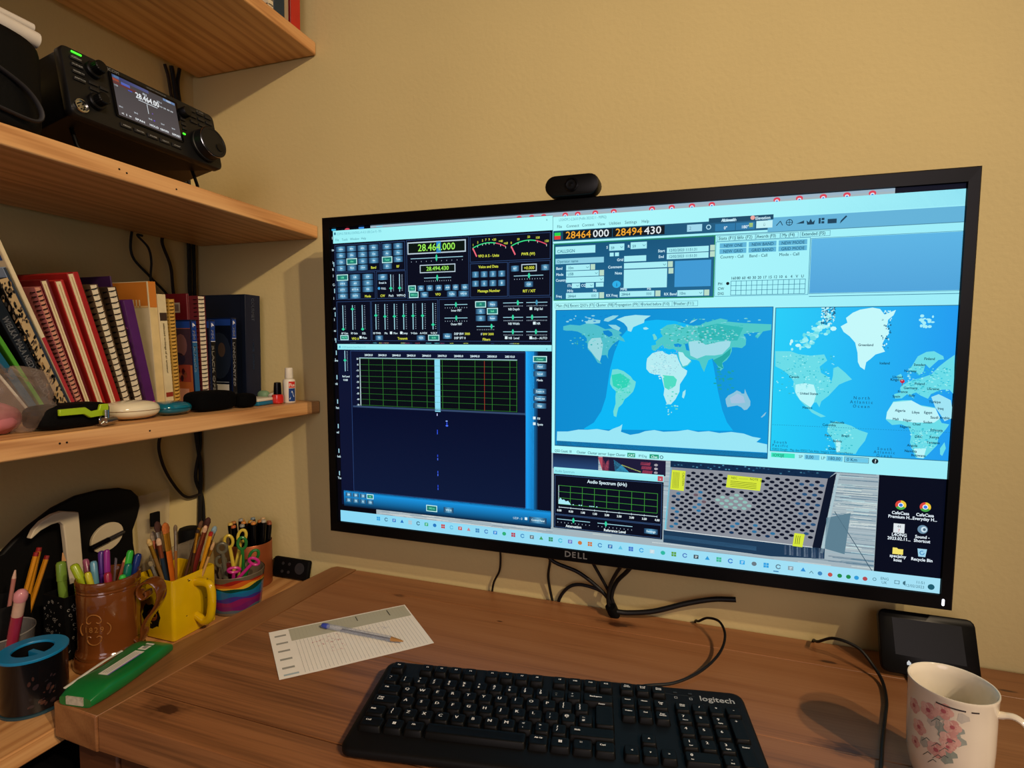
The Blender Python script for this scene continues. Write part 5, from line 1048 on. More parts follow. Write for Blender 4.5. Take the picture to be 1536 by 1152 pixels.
mb = MB(); mb.tube([(0, -.008, 0), (0, .008, 0)], [.0055, .0055], 14); mb.tube([(0, .008, 0), (0, .014, 0)], .0042, 14); mb.build('barrel', CHROME, t)
mb = MB(); mb.tube([(0, -.002, .004), (0, -.002, .015)], .0035, 12); mb.build('stub', CHROME, t)
mb = MB(); mb.tube(spline([(0, -.008, 0), (0, -.014, -.002), (.002, -.018, .004), (.001, -.014, .008)], 5), .0009, 6); mb.build('wire_loop', CHROME, t)
t = blob('oval_case', 'glossy cream-white oval case between the metal connector and blue case', 'case', (.262, -.3560), (.030, .036, .0135), mat('cream_gloss', '#ddd2b4', rough=.15, noise=.02, coat=.5), pw=.8)
mb = MB(); mb.rings([[((.0302)*math.copysign(abs(cos(a))**.8, cos(a)), (.0362)*math.copysign(abs(sin(a))**.8, sin(a)), z) for a in [2*pi*j/40 for j in range(40)]] for z in (-.0004, .0004)]); mb.build('seam', mat('seam_brown', '#7c5c34', rough=.5), t)
t = blob('oval_case', 'shiny teal-blue oval case right of the cream one', 'case', (.262, -.2930), (.026, .029, .0105), mat('teal_gloss', '#0b5f74', rough=.12, noise=.05, coat=.6), pw=.8)
mb = MB(); mb.rings([[((.0262)*math.copysign(abs(cos(a))**.8, cos(a)), (.0292)*math.copysign(abs(sin(a))**.8, sin(a)), z) for a in [2*pi*j/40 for j in range(40)]] for z in (-.0004, .0004)]); mb.build('seam', mat('seam_teal', '#053440', rough=.5), t)
FAB = mat('pouch_fabric', '#030303', spec=.08, rough=.9, bump=.4, scale=400)
t = blob('glasses_case', 'black oblong soft case beside the teal oval one', 'case', (.268, -.2230), (.024, .040, .0165), FAB, pw=.5)
t = blob('small_pouch', 'small black rounded pouch between soft case and white box', 'pouch', (.280, -.1635), (.017, .0195, .0125), FAB, pw=.65)
t = thing('flat_box', 'flat white and blue box lying beside the nail polish', 'box', (.262, -.1130, Z1), (0, 0, radians(8)))
mb = MB(); mb.rbox(-.03, -.028, 0, .022, .024, .007, r=.002, k=3); mb.build('lower_half', mat('cyan_card', '#1a6c90', rough=.4), t)
mb = MB(); mb.rbox(-.03, -.028, .0071, .022, .024, .0125, r=.002, k=3); mb.build('upper_half', WHITE, t)
t = thing('nail_polish', 'little bottle of coral red nail polish with black cap', 'nail polish', (.284, -.0845, Z1))
mb = MB(); mb.lathe([(.0085, 0), (.0105, .002), (.0110, .010), (.0100, .0165), (.0050, .0185)], 24); mb.build('bottle', mat('coral', '#c42a24', rough=.12, coat=.6, noise=.02), t)
mb = MB(); mb.lathe([(.0072, .0178), (.0068, .034), (.0062, .0395), (.0035, .0405)], 24); mb.build('cap', BLKG, t)
t = thing('correction_fluid', 'white correction fluid bottle with red and blue label by the wall', 'bottle', (.289, -.0590, Z1), (0, 0, radians(-44)))
mb = MB(); mb.lathe([(.0108, 0), (.0118, .0015), (.0118, .040), (.0105, .0445), (.0055, .047)], 28); mb.build('bottle', WHITE, t)
mb = MB(); mb.lathe([(.0072, .0468), (.0078, .048), (.0072, .066), (.0060, .0672)], 24); mb.build('cap', WHITE, t)
ar = Art(lambda x, y, l: ((.0120+l)*cos((x-.008)/.0118), (.0120+l)*sin((x-.008)/.0118), .041-y), eps=.0001)
for i in range(6): ar.rect(.006+i*.0022, .0, .0023, .012, '#c43028'); ar.rect(.006+i*.0022, .013, .0023, .025, '#24407c')
ar.L = 1; ar.text('Flux', .0065, .0095, .009, '#efe9dc', w=.0115, bold=.0002); ar.line([(.008, .034), (.012, .018), (.016, .030)], .0012, '#c8d4e4'); ar.build('label_sticker', PRINTG, t)
t = thing('gummy_eraser', 'pale green and white novelty eraser behind the flat white box', 'eraser', (.212, -.0420, Z1))
mb = MB(); mb.ellipsoid((0, 0, .010), (.012, .010, .010), 20, 12, .8); mb.build('green_part', mat('soft_green', '#6f8f70', rough=.5), t)
mb = MB(); mb.ellipsoid((.022, .004, .008), (.012, .010, .008), 20, 12, .9); mb.build('white_part', mat('soft_white', '#cfc9ba', rough=.5), t)
t = thing('plastic_bag', 'crumpled clear plastic bag with something pink in it at the left end of book shelf', 'bag', (.262, -.520, Z1))
q_ = random.Random(4)
def crumple(mb, cx, cy, cz, rx, ry, rz, n=26, m=14, amp=.16, seed=1):
    g = random.Random(seed); ph = [g.random()*6 for _ in range(9)]
    R = []
    for i in range(1, m):
        a = -pi/2+pi*i/m; row = []
        for j in range(n):
            b = 2*pi*j/n; k = 1+amp*(sin(3*b+ph[0]+2*a)+sin(5*b+ph[1]-3*a)*.7+sin(9*b+ph[2]+5*a)*.45+sin(7*a+ph[3])*.4)
            row.append((cx+rx*k*cos(a)*cos(b), cy+ry*k*cos(a)*sin(b), max(cz-rz+.0003, cz+rz*k*sin(a))))
        R.append(row)
    mb.rings(R)
mb = MB(); crumple(mb, 0, .010, .038, .030, .054, .038, 40, 22, seed=3, amp=.11); mb.build('film', glassy('bag_film', '#a08c80', .26, .15), t, smooth=8)
mb = MB(); crumple(mb, .004, -.006, .0185, .018, .030, .018, seed=8, amp=.06); mb.build('pink_contents', mat('pink_stuff', '#b06a70', rough=.5, noise=.2), t)

# ================================================================ transceiver
rad = thing('radio_transceiver', 'black amateur radio transceiver with lit display and large tuning dial on the shelf', 'radio', (.035, -.428, 1.4375), (0, radians(-12), 0))
RW, RH, RL = .240, .0945, .240
RBK = mat('radio_black', '#050506', rough=.42, noise=.1)
mb = MB(); mb.rbox(.0, .004, .003, RL-.012, RW-.004, RH-.003, r=.003); mb.build('case', RBK, rad)
mb = MB()
def fr(i, x, r=.010):
    o = []
    for cy, cz, a in ((RW-r, RH-r, 0), (r, RH-r, 90), (r, r, 180), (RW-r, r, 270)):
        for k in range(6): an = radians(a+18*k); o.append((x, cy+(r-i)*cos(an), cz+(r-i)*sin(an)))
    return o
mb.rings([fr(.0015, RL-.014), fr(0, RL-.012), fr(0, RL-.002), fr(.0015, RL), ]); mb.build('front_panel', mat('panel_black', '#101011', rough=.4, noise=.1), rad)
mb = MB(); mb.rbox(0, 0, 0, .108, .0645, .002, r=.003); pnl = mb.build('display', BLKG, rad, loc=(RL, .0605, .0215));
pnl.matrix_local = Matrix(((0, 0, 1, RL), (1, 0, 0, .0605), (0, 1, 0, .0215), (0, 0, 0, 1)))
ar = Art(lambda x, y, l: (RL+.0022+l, .0645+x, .0825-y), eps=.0001)
W_, H_ = .0990, .0585
ar.grad(0, 0, W_, H_, '#4c4646', '#5a5252'); ar.L = 1
ar.grad(0, 0, W_*.55, .0048, '#343a66', '#5c5f8c', True); ar.rect(0, 0, .010, .0040, '#5a78a0'); ar.rect(0.0, .0048, .009, .0038, '#a04a34'); ar.rect(.012, .0058, .013, .0040, '#5868c0'); ar.rect(0, .0095, .034, .0034, '#6a3a38'); ar.rect(.078, .0005, .020, .0036, '#6f8cb8')
ar.L = 2
ar.text('FIL2', .047, .0105, .0042, '#e6eef4', 'c', bold=.0002); ar.text('28.464.00', .050, .0195, .0115, '#f4f8fa', 'c', w=.037, bold=.0005); ar.text('12:51', .083, .0038, .004, '#dfe8f0', bold=.0002); ar.text('VFO A', .066, .0115, .0032, '#cfd8e0', bold=.0001)
ar.rect(.035, .0215, .030, .0010, '#dfe6ec'); ar.rect(.0475, .0232, .0009, .0145, '#dfe6ec'); ar.rect(.0538, .034, .0016, .0016, '#7a5ac0'); ar.rect(.0545, .044, .0020, .0020, '#6a4ae0'); ar.rect(.021, .0135, .006, .0014, '#4a5ad0'); ar.text('USB', .001, .016, .0034, '#cfd8e0')
for i, x in enumerate((.0, .022, .044, .064, .082)): ar.text('28.4%d' % (i*2+1), x+.002, .046, .0030, '#cdd6de', bold=.0001)
for x, s_ in ((.004, '< 1 >'), (.024, 'SPAN'), (.046, 'HOLD'), (.063, 'CENT/FIX'), (.083, 'EXPD/SET')): ar.text(s_, x, .0555, .0042, '#f0f4f6', bold=.00025, w=.0145)
ar.text('-10 20 40 60', .068, .018, .0032, '#dfe6ec', w=.024, bold=.0001)
ar.build('display_picture', vcmat('radio_glow', emit=.85), rad)
def dial(name, y, z, prof, m, n=36, parent=rad):
    mb = MB(); mb.lathe(prof, n); o = mb.build(name, m, parent); o.matrix_local = Matrix(((0, 0, 1, RL), (1, 0, 0, y), (0, 1, 0, z), (0, 0, 0, 1))); return o
big = dial('tuning_dial', .2075, .0305, [(.0245, .0005), (.0255, .002), (.0255, .006), (.0243, .007), (.0243, .0215), (.0232, .0228), (.0205, .0232), (.0200, .0225), (.002, .0222)], mat('dial_rubber', '#0c0c0d', rough=.5), 56)
mb = MB(); mb.rings([[((r)*cos(2*pi*j/56), r*sin(2*pi*j/56), z) for j in range(56)] for r, z in ((.0243, .0205), (.0248, .0212), (.0243, .0220))], False, False); mb.build('chrome_ring', CHROME, big)
mb = MB(); mb.lathe([(.0065, .0224), (.0062, .0218), (.005, .0212), (.0005, .0208)], 24, c=(.010, -.006, .0014)); mb.build('finger_dimple', BLKG, big)
for nm, y, z, r1, r2, d1, d2 in (('volume_knob', .0390, .0745, .0110, .0078, .007, .0190), ('filter_knob', .0345, .0290, .0108, .0075, .007, .0190)):
    k = dial(nm, y, z, [(r1, 0), (r1, d1*.8), (r1-.0012, d1), (r2+.0008, d1+.0002)], RBK)
    mb = MB(); mb.rings([[(r*(1+.04*(j % 2))*cos(2*pi*j/40), r*(1+.04*(j % 2))*sin(2*pi*j/40), z_) for j in range(40)] for r, z_ in ((r2, d1), (r2, d2-.001), (r2-.0012, d2))]); mb.build('inner_knob', BLK, k, smooth=0)
dial('multi_knob', .1775, .0735, [(.0082, 0), (.0080, .010), (.0070, .0115), (.0005, .0112)], RBK)
mic = dial('microphone_socket', .0135, .0150, [(.0092, 0), (.0094, .0015), (.0086, .0035), (.0074, .0036), (.0070, .0012), (.0005, .001)], CHROME)
for k in range(7):
    a = k*2*pi/7; mb = MB(); mb.lathe([(.0008, .001), (.0008, .0028), (.0004, .0030)], 8, c=(.0045*cos(a), .0045*sin(a), 0)); mb.build('pin', BLKM, mic)
mb = MB(); mb.box(0, 0, 0, .0012, .0125, .0018); mb.build('power_light', mat('green_led', '#3cff2a', emit=2.2), rad, loc=(RL, .0140, .0880))
mb = MB(); mb.box(0, 0, 0, .0012, .0042, .0020); mb.build('transmit_light', mat('green_led', '#3cff2a', emit=2.2), rad, loc=(RL, .1700, .0370))
GB = mat('button_grey', '#1c1c1e', rough=.45)
def rbtn(y, z, w, h): mb = MB(); mb.rbox(0, 0, 0, w, h, .0022, r=.0008, k=2); o = mb.build('button', GB, rad); o.matrix_local = Matrix(((0, 0, 1, RL-.0002), (1, 0, 0, y), (0, 1, 0, z), (0, 0, 0, 1)))
for z in (.0795, .0705, .0610, .0515): rbtn(.0105, z-.002, .0150, .0045)
for z in (.053, .045, .037): rbtn(.0300, z, .0120, .0045); rbtn(.0445, z-.001, .0115, .0045)
for i in range(5): rbtn(.0650+i*.0200, .0085, .0165, .0060)
for i in range(3):
    for j in range(3): rbtn(.1895+i*.0155, .0830-j*.0095, .0125, .0045)
for z in (.060, .052, .045): rbtn(.1700, z, .0085, .0042)
ar = Art(lambda x, y, l: (RL+.0003+l, x, .0945-y), eps=.0001)
ar.text('ICOM', .061, .0075, .0058, '#8a8d90', w=.016, bold=.0002); ar.text('HF/50MHz TRANSCEIVER', .119, .0070, .0032, '#7a7d80', w=.032); ar.text('IC-7300', .206, .0068, .0042, '#7a7d80', w=.013)
for y, s_ in ((.0105, 'POWER'),): ar.text(s_, .0145, .0118, .0022, '#8a8d90')
for i, s_ in enumerate(('TRANSMIT', 'TUNER', 'VOX/BK-IN', 'A/NOTCH')): ar.fn = (lambda q: (lambda x, y, l: (RL+.0022+l, x, .0795-q*.0093+.0005-y)))(i); ar.text(s_, .0112, .0003, .0026, '#a8abad', w=.0135)
ar.fn = lambda x, y, l: (RL+.0022+l, x, .0115-y)
for i, s_ in enumerate(('MENU', 'FUNCTION', 'M.SCOPE', 'QUICK', 'EXIT')): ar.text(s_, .0735+i*.0200, .001, .0026, '#a8abad', 'c', w=.011)
ar.build('panel_lettering', PRINT, rad)
for y in (.03, .195):
    mb = MB(); mb.lathe([(.006, 0), (.007, .001), (.007, .003)], 16); mb.build('foot', RUB, rad, loc=(.025, y, -.0002))
mb = MB(); mb.tube([(.200, .025, .0035), (.205, .025, -.022), (.207, .028, -.033), (.207, .212, -.033), (.205, .215, -.022), (.200, .215, .0035)], .0026, 8); mb.build('tilt_stand', BLK, rad)
# ---------------------------------------------------------------- left of the radio
t = thing('equipment_case', 'bulky black padded case with grey curved strap, left of the radio', 'case', (.160, -.668, 1.4325))
mb = MB(); mb.ellipsoid((0, 0, .064), (.128, .212, .0635), 40, 22, .22); mb.build('shell', mat('case_black', '#040405', spec=.15, rough=.6, bump=.2, scale=200), t)
mb = MB(); mb.tube(spline([(.130, -.10, .062), (.130, .02, .046), (.130, .09, .034), (.130, .150, .024), (.130, .186, .022), (.130, .192, .036), (.130, .176, .056), (.130, .140, .072)], 8), .0040, 10, flat=.5); mb.build('strap', mat('strap_grey', '#2a292b', rough=.6), t)
for i, (dy, r, nm, lb) in enumerate(((0, .0105, 'white_tube', 'thick white plastic tube lying on the black padded case'), (-.012, .006, 'white_tube', 'thin pale tube just behind the thick white one on the black case'))):
    a = Vector((0.2, -0.5028, 1.5973)) if i == 0 else Vector((0.165, -0.4842, 1.624)); b = Vector((0.2, -0.4215, 1.5913)) if i == 0 else Vector((0.165, -0.4042, 1.6226))
    t = thing(nm, lb, 'tube', tuple((a+b)/2)); d_ = (b-a)/2
    mb = MB(); mb.tube([tuple(-d_), tuple(d_*.97), tuple(d_)], [r, r, r*.5], 16); mb.build('tube_body', mat('tube_white', '#d4cec6', rough=.4, noise=.04), t)
    if i == 0: mb = MB(); mb.tube([tuple(-d_*.98), tuple(-d_)], [r*.7, r*.6], 12); mb.build('end', GREY, t)
t = thing('crumpled_wrap', 'scrap of clear beige plastic wrap next to the radio top left edge', 'plastic wrap', (.165, -.445, 1.5660))
mb = MB(); crumple(mb, 0, -.008, .008, .020, .018, .012, 18, 10, .18, 5); mb.build('film', glassy('wrap_film', '#a8906c', .5), t, smooth=20)
# ================================================================ wires running down the wall corner
def wire(pts, r, label, m=None):
    mb = MB(); mb.tube(spline(pts, 7), r, 8); return tag(mb.build('cable', m or RUB, None), label, 'cable')
X0 = .0085
wire([(0.0085, -0.0731, 1.7556), (0.0085, -0.0637, 1.7222), (.0080, -.052, 1.62), (.0080, -.060, 1.50), (.0080, -.075, 1.43), (0.0085, -0.0897, 1.4024), (0.0085, -0.0717, 1.3546), (0.0085, -0.0658, 1.2943), (.0085, -.045, 1.20), (.0080, -.075, 1.10), (.0080, -.082, 1.06), (0.0085, -0.1077, 1.0029), (0.0085, -0.1045, 0.9615), (0.0085, -0.0847, 0.9161), (0.01, -0.0525, 0.8734), (.012, -.018, .87)], .0030, 'black cable down the left wall that bends toward the corner under the book shelf', mat('cable_brown', '#1a100c', rough=.5))
wire([(0.0085, -0.0581, 1.7588), (0.0085, -0.0516, 1.7209), (.0085, -.040, 1.62), (.0085, -.030, 1.5), (.0085, -.027, 1.41), (.0085, -.0275, 1.30), (.0085, -.026, 1.20), (.0085, -.022, 1.06), (.0085, -.020, 1.0), (.0110, -.014, .93), (.011, -.017, .86), (.011, -.020, .80)], .0042, 'thickest black cable running down the wall corner past all shelves')
wire([(0.0085, -0.0396, 1.7621), (0.0085, -0.0441, 1.7176), (.0085, -.028, 1.62), (.0085, -.020, 1.45), (.0085, -.016, 1.41), (.0085, -.0155, 1.25), (.0085, -.012, 1.08), (.0085, -.011, .98), (.0090, -.025, .91), (.010, -.010, .86), (.012, -.009, .80)], .0036, 'black cable tight in the wall corner twisting around the thickest one')
wire([(.0075, -.140, 1.44), (0.0085, -0.1536, 1.4031), (0.0085, -0.1523, 1.3619), (0.0085, -0.1178, 1.3285), (0.0085, -0.0766, 1.2906), (.009, -.060, 1.24), (.009, -.058, 1.15), (.009, -.058, 1.0895)], .0024, 'grey-black wire forming left half of the loop above the orange-topped book', mat('wire_grey', '#17191c', rough=.5))
wire([(.0150, -.136, 1.44-.036), (0.014, -0.1459, 1.403), (0.014, -0.1247, 1.3841), (0.014, -0.1185, 1.3581), (0.014, -0.1212, 1.3149), (.013, -.115, 1.23), (.012, -.110, 1.15), (.012, -.105, 1.0895)], .0022, 'thin wire forming right half of the loop above the orange-topped book', mat('wire_grey', '#17191c', rough=.5))

# ================================================================ things standing on the lowest shelf
Z0 = .7125
# ---- brown stein
st = thing('ceramic_stein', 'brown glazed ceramic stein with raised 1829 emblem full of pens', 'stein', (.1982, -.3514, Z0))
GL = mat('brown_glaze', '#673715', rough=.12, coat=.7, noise=.25, scale=14)
h, r = .1335, .0414
mb = MB(); mb.lathe([(.044, 0), (.0464, .002), (.0468, .009), (.0450, .0155), (.0428, .0170), (.0428, .0195), (.0438, .0215), (.0432, .0245), (.0415, .0262), (.0403, .031), (.0400, .060), (.0403, .095), (.0405, h-.020), (.0398, h-.0185), (.0408, h-.0165), (.0402, h-.014), (.0412, h-.012), (r, h-.003), (r-.0008, h-.0005), (r-.0025, h), (r-.0040, h-.002), (.0362, h-.012), (.0358, .02), (.034, .008), (.0005, .0075)], 64); mb.build('body', GL, st)
ha = radians(20)
prof = spline([(.0395, .034), (.047, .030), (.052, .040), (.053, .052), (.060, .066), (.072, .082), (.079, .100), (.076, .116), (.066, .1235), (.056, .121), (.049, .113), (.0485, .103), (.054, .097), (.060, .101), (.059, .108)], 5)
pts = [(p[0]*cos(ha), p[0]*sin(ha), p[1]) for p in prof]
def strap(mb, pts, wv, tk, side):
    """flat band of width wv(i) around a path; side = unit vector across the band"""
    P = [Vector(p) for p in pts]; R_ = []
    for i, p in enumerate(P):
        t_ = (P[min(i+1, len(P)-1)]-P[max(i-1, 0)]).normalized(); nn = t_.cross(side).normalized(); w_ = wv(i/(len(P)-1))
        R_.append([tuple(p+side*(w_*math.copysign(abs(cos(a))**.7, cos(a)))+nn*(tk*math.copysign(abs(sin(a))**.8, sin(a)))) for a in [2*pi*j/16 for j in range(16)]])
    mb.rings(R_)
mb = MB(); strap(mb, pts, lambda f: .0085+.004*sin(f*pi), .0028, Vector((-sin(ha), cos(ha), 0))); mb.build('handle', GL, st)
RE = mat('relief_glaze', '#94602f', rough=.15, coat=.6, noise=.1)
ec = radians(-63)
def onst(u, v, lift=.0012): a = ec+u/.0402; return ((.0402+lift)*cos(a), (.0402+lift)*sin(a), .066+v)
mb = MB()
def rel(p, rr=.0009): mb.tube([onst(*q) for q in p], rr, 6)
for cx, cz, a0, a1, rr_ in ((0, .013, 10, 170, .0095), (0, -.013, 190, 350, .0095), (.010, 0, -55, 55, .0105), (-.010, 0, 125, 235, .0105), (.0065, .0125, 200, 380, .0030), (-.0065, .0125, 160, 340, .0030), (.0065, -.0125, -20, 160, .0030), (-.0065, -.0125, 20, 200, .0030)):
    rel([(cx+rr_*cos(radians(a0+(a1-a0)*k/12)), cz+rr_*sin(radians(a0+(a1-a0)*k/12))) for k in range(13)])
def digit(ch, x0):
    v, f, tw = textmesh(ch); s_ = .0105
    for lf in (.0006, .0010, .0014): mb.add([onst(x0+p[0]*s_, -.004+p[1]*s_*1.1, lf) for p in v], f)
for i, ch in enumerate('1829'): digit(ch, -.0135+i*.0070)
mb.build('emblem', RE, st, smooth=0)
# ---- generic pens, pencils, brushes
def stick(name, label, cat, base, top, segs, group=None, n=10, flat=1.):
    """segs: (part name, [(t, radius)...], material) with t in metres from the base"""
    b, t_ = Vector(base), Vector(top); d = (t_-b); L_ = d.length; q = d.to_track_quat('Z', 'Y')
    o = thing(name, label, cat, tuple(b), tuple(q.to_euler()), group)
    for nm, pr_, m in segs:
        mb = MB(); mb.rings([[(rr*cos(2*pi*j/n), rr*flat*sin(2*pi*j/n), (z if z >= 0 else L_+z)) for j in range(n)] for z, rr in pr_]); mb.build(nm, m, o, smooth=45)
    return o
def pen_(label, base, top, col, r=.0045, cap=.035, name='felt_pen', cat='pen', capcol=None, gloss=.25):
    m = mat('pen_'+col.strip('#'), col, rough=gloss, noise=.05); mc = mat('pen_'+(capcol or col).strip('#'), capcol or col, rough=gloss, noise=.05)
    return stick(name, label, cat, base, top, [('barrel', [(0, r*.6), (.004, r*.85), (-cap, r*.88)], m), ('cap', [(-cap+.0005, r), (-.004, r*.95), (-.001, r*.7), (-.0002, r*.3)], mc)])
C0 = (.1982, -.3514)
def sb(dx, dy): return (C0[0]+dx, C0[1]+dy, Z0+.0095)
pen_('lime green highlighter leaning left out of the stein', sb(.010, .004), (0.1635, -0.378, 0.8659), '#93a81c', .0062, .04, 'highlighter')
pen_('short yellow pen just inside the left rim of the stein', sb(.012, -.010), (0.1837, -0.372, 0.8543), '#b8b428', .0048)
pen_('pink glitter pen in the stein behind the yellow pen', sb(-.004, -.008), (0.1503, -0.352, 0.8631), '#8c4a68', .0046, name='gel_pen')
pen_('light blue clear-capped pen in the stein', sb(.004, -.016), (0.1722, -0.355, 0.8639), '#1c6c98', .0050, capcol='#5a90a8', name='gel_pen')
pen_('violet felt pen standing tall in the middle of the stein', sb(-.008, -.002), (0.1713, -0.342, 0.8749), '#4a2478', .0050)
pen_('magenta felt pen touching the violet one', sb(.002, -.004), (0.1859, -0.344, 0.8795), '#84247c', .0044)
pen_('short crimson pen in front of the magenta one', sb(.018, -.006), (0.1971, -0.352, 0.8485), '#8e1a38', .0056)
stick('pencil', 'brown wooden pencil crossing to the right in the stein', 'pencil', sb(-.014, -.012), (0.2021, -0.325, 0.8656), [('shaft', [(0, .0034), (-.010, .0034)], mat('pencil_brown', '#7c3a1c', rough=.4)), ('tip', [(-.010, .0034), (0-.0002, .0006)], mat('pencil_wood', '#b98a58', rough=.7))], n=6)
pen_('bright green felt pen leaning right in the stein', sb(-.006, .004), (0.207, -0.322, 0.8736), '#2fa032', .0050)
pen_('teal felt pen below the bright green one', sb(.006, .004), (0.2099, -0.328, 0.855), '#0d6658', .0056)
pen_('dark blue felt pen at the right rim of the stein', sb(-.006, .012), (0.2107, -0.312, 0.8653), '#162a68', .0054)
pen_('light green pen end low at the right front of the stein', sb(.014, .006), (0.2196, -0.345, 0.8449), '#3cb848', .0050)
stick('clear_ruler', 'narrow clear plastic stick standing between magenta and green pens', 'ruler', sb(-.012, .004), (0.1926, -0.335, 0.8626), [('blade', [(0, .006), (-.0002, .006)], glassy('clear_stick', '#9a94a4', .35))], flat=.25)
# ---- yellow square mug
ym = thing('square_mug', 'yellow square-sided mug with black print, holding paintbrushes', 'mug', (.206, -.2435, Z0))
YG = mat('yellow_glaze', '#c9a408', rough=.2, coat=.4, noise=.05)
def sq(i, z, hw=.0425, r=.006):
    o = []
    for sx, sy, a in ((1, 1, 0), (-1, 1, 90), (-1, -1, 180), (1, -1, 270)):
        for k in range(5): an = radians(a+22.5*k); o.append((sx*(hw-r)+(r-min(i, r-.0005))*cos(an)-(sx*max(0, i-r+.0005)), sy*(hw-r)+(r-min(i, r-.0005))*sin(an)-(sy*max(0, i-r+.0005)), z))
    return o
mb = MB(); mb.rings([sq(.003, 0), sq(.0, .003), sq(0, .098), sq(.0008, .1008), sq(.0022, .1015), sq(.0036, .1005), sq(.0045, .095), sq(.0045, .008)]); mb.build('body', YG, ym)
hp = spline([(.040, .002, .084), (.050, .002, .0865), (.066, .002, .086), (.074, .002, .078), (.0755, .002, .055), (.071, .002, .030), (.060, .002, .020), (.048, .002, .024), (.040, .002, .027)], 6)
mb = MB(); mb.tube(hp, [.0062]*len(hp), 14, flat=1.15); mb.build('handle', YG, ym)
ar = Art(lambda x, y, l: (x, -.0428-l, y), eps=.0001); q_ = random.Random(9)
pts = [(.020*(1+.22*(q_.random()-.5))*cos(a), .021*(1+.3*(q_.random()-.5))*sin(a)) for a in [2*pi*k/26 for k in range(26)]]
ar.raw([(-.005, .038)]+[(x-.005, y+.038) for x, y in pts], [(0, k+1, (k+1) % 26+1) for k in range(26)], lin('#15120c')); ar.L = 1
ar.ell(-.003, .040, .011, .0095, '#7a3c14', 18); ar.L = 2; ar.ell(-.001, .042, .0075, .0060, '#b8862a', 14); ar.L = 3; ar.ell(.001, .041, .005, .004, '#3a1a0c', 12); ar.line([(-.016, .034), (-.011, .028), (-.004, .0265)], .0016, '#c09020')
for i in range(9): ar.arc(.008+q_.random()*.014, .066+i*.0028, .0022+q_.random()*.0016, 0, 250, .0010, '#1c160c', 7)
for i in range(7): ar.line([(-.026+i*.003, .062+q_.random()*.01), (-.024+i*.003, .07+q_.random()*.012)], .0011, '#1c160c')
ar.build('black_print', PRINTG, ym)
ar = Art(lambda x, y, l: (.0428+l, x, y), eps=.0001)
for x, z, a in ((-.012, .092, .0022), (-.014, .0945, .0013), (.02, .05, .0012), (-.018, .035, .0014)): ar.ell(x, z, a, a*.6, '#3a2c10', 7)
ar.fn = lambda x, y, l: (.058+x, .002+y, .0932+l)
for x, y in ((0, 0), (.006, .002), (.010, -.001)): ar.ell(x, y, .0018, .0011, '#2a2010', 7)
ar.build('chips', PRINT, ym)
YB = (.206, -.2435)
FER = mat('ferrule_silver', '#bdb7aa', rough=.25, metal=.9); FEG = mat('ferrule_gold', '#c8932f', rough=.25, metal=.8); FEC = mat('ferrule_copper', '#a45a3c', rough=.3, metal=.8)
def brush(label, dx, dy, top, hand, fer, bris, r=.0032, bl=.012, fl=.022, name='paintbrush', flat=1.):
    return stick(name, label, 'paintbrush', (YB[0]+dx, YB[1]+dy, Z0+.0095), top, [('handle', [(0, r*.5), (.03, r*.9), (-(bl+fl), r)], mat('handle_'+hand.strip('#'), hand, rough=.3, noise=.1)), ('ferrule', [(-(bl+fl)-.0005, r*1.05), (-bl-.006, r*1.1), (-bl, r*1.2)], fer), ('bristles', [(-bl-.0005, r*1.1), (-bl*.6, r*1.35), (-bl*.2, r*1.0), (-.0002, r*.35)], mat('bristle_'+bris.strip('#'), bris, rough=.8, noise=.3, scale=300))], flat=flat)
brush('brush with gold ferrule and worn tip leaning furthest left in the yellow mug', .012, -.006, (0.1803, -0.272, 0.8725), '#7a5a2c', FEG, '#b89a60')
brush('brush with copper ferrule and dark handle, second from the left', .006, -.010, (0.1902, -0.262, 0.8716), '#1c2c3c', FEC, '#c0a080')
brush('broad flat brush with dark brown bristles and long silver ferrule', .002, -.002, (0.1707, -0.248, 0.8938), '#16181c', FER, '#3c2018', .0050, .018, .034, flat=.6)
brush('widest brush, orange bristles and orange handle, in the yellow mug', -.002, .004, (0.1852, -0.245, 0.8922), '#b85c18', FEG, '#a85c24', .0066, .018, .030, flat=.5)
brush('fine brush with bright silver ferrule standing nearly upright', -.006, .004, (0.1985, -0.236, 0.8875), '#8a5a2c', FER, '#6a5a44', .0024, .010, .034)
brush('fine brush with bright gold ferrule at the centre right of the yellow mug', .004, .008, (0.2309, -0.22, 0.8782), '#3c2414', FEG, '#2a1c14', .0024, .006, .034)
brush('brush with dark brown bristles reaching highest on the right', -.004, .010, (0.2422, -0.208, 0.8969), '#5a1c18', FEC, '#3c1c14', .0040, .014, .018)
brush('brush with reddish handle and pale tip, right group of yellow mug', -.010, .010, (0.2424, -0.214, 0.8847), '#6a241c', FEC, '#c09a78', .0030)
brush('brush with brown bristles standing behind the gold ferrule one', -.012, .000, (0.2248, -0.206, 0.8886), '#4a3020', FEG, '#5a3c24', .0032)
brush('brush with silvery blue tip, furthest right of the tall ones', .000, .016, (0.2481, -0.2, 0.88), '#3c2018', FER, '#7a94a0', .0034, .012, .012)
brush('pale splayed fan brush low on the right of the yellow mug', .012, .006, (0.2679, -0.222, 0.8611), '#b89058', FEG, '#b08c60', .0022, .014, .012)
brush('grey stubby brush leaning left beneath the others', .016, -.014, (0.192, -0.28, 0.8386), '#9a8c70', FER, '#8a7c60', .0030, .008, .02)
brush('brush with pale beige bristles behind the copper ferrule one', -.010, -.012, (0.1507, -0.24, 0.8717), '#5a5048', FEC, '#9c8a70', .0040, .016, .014)
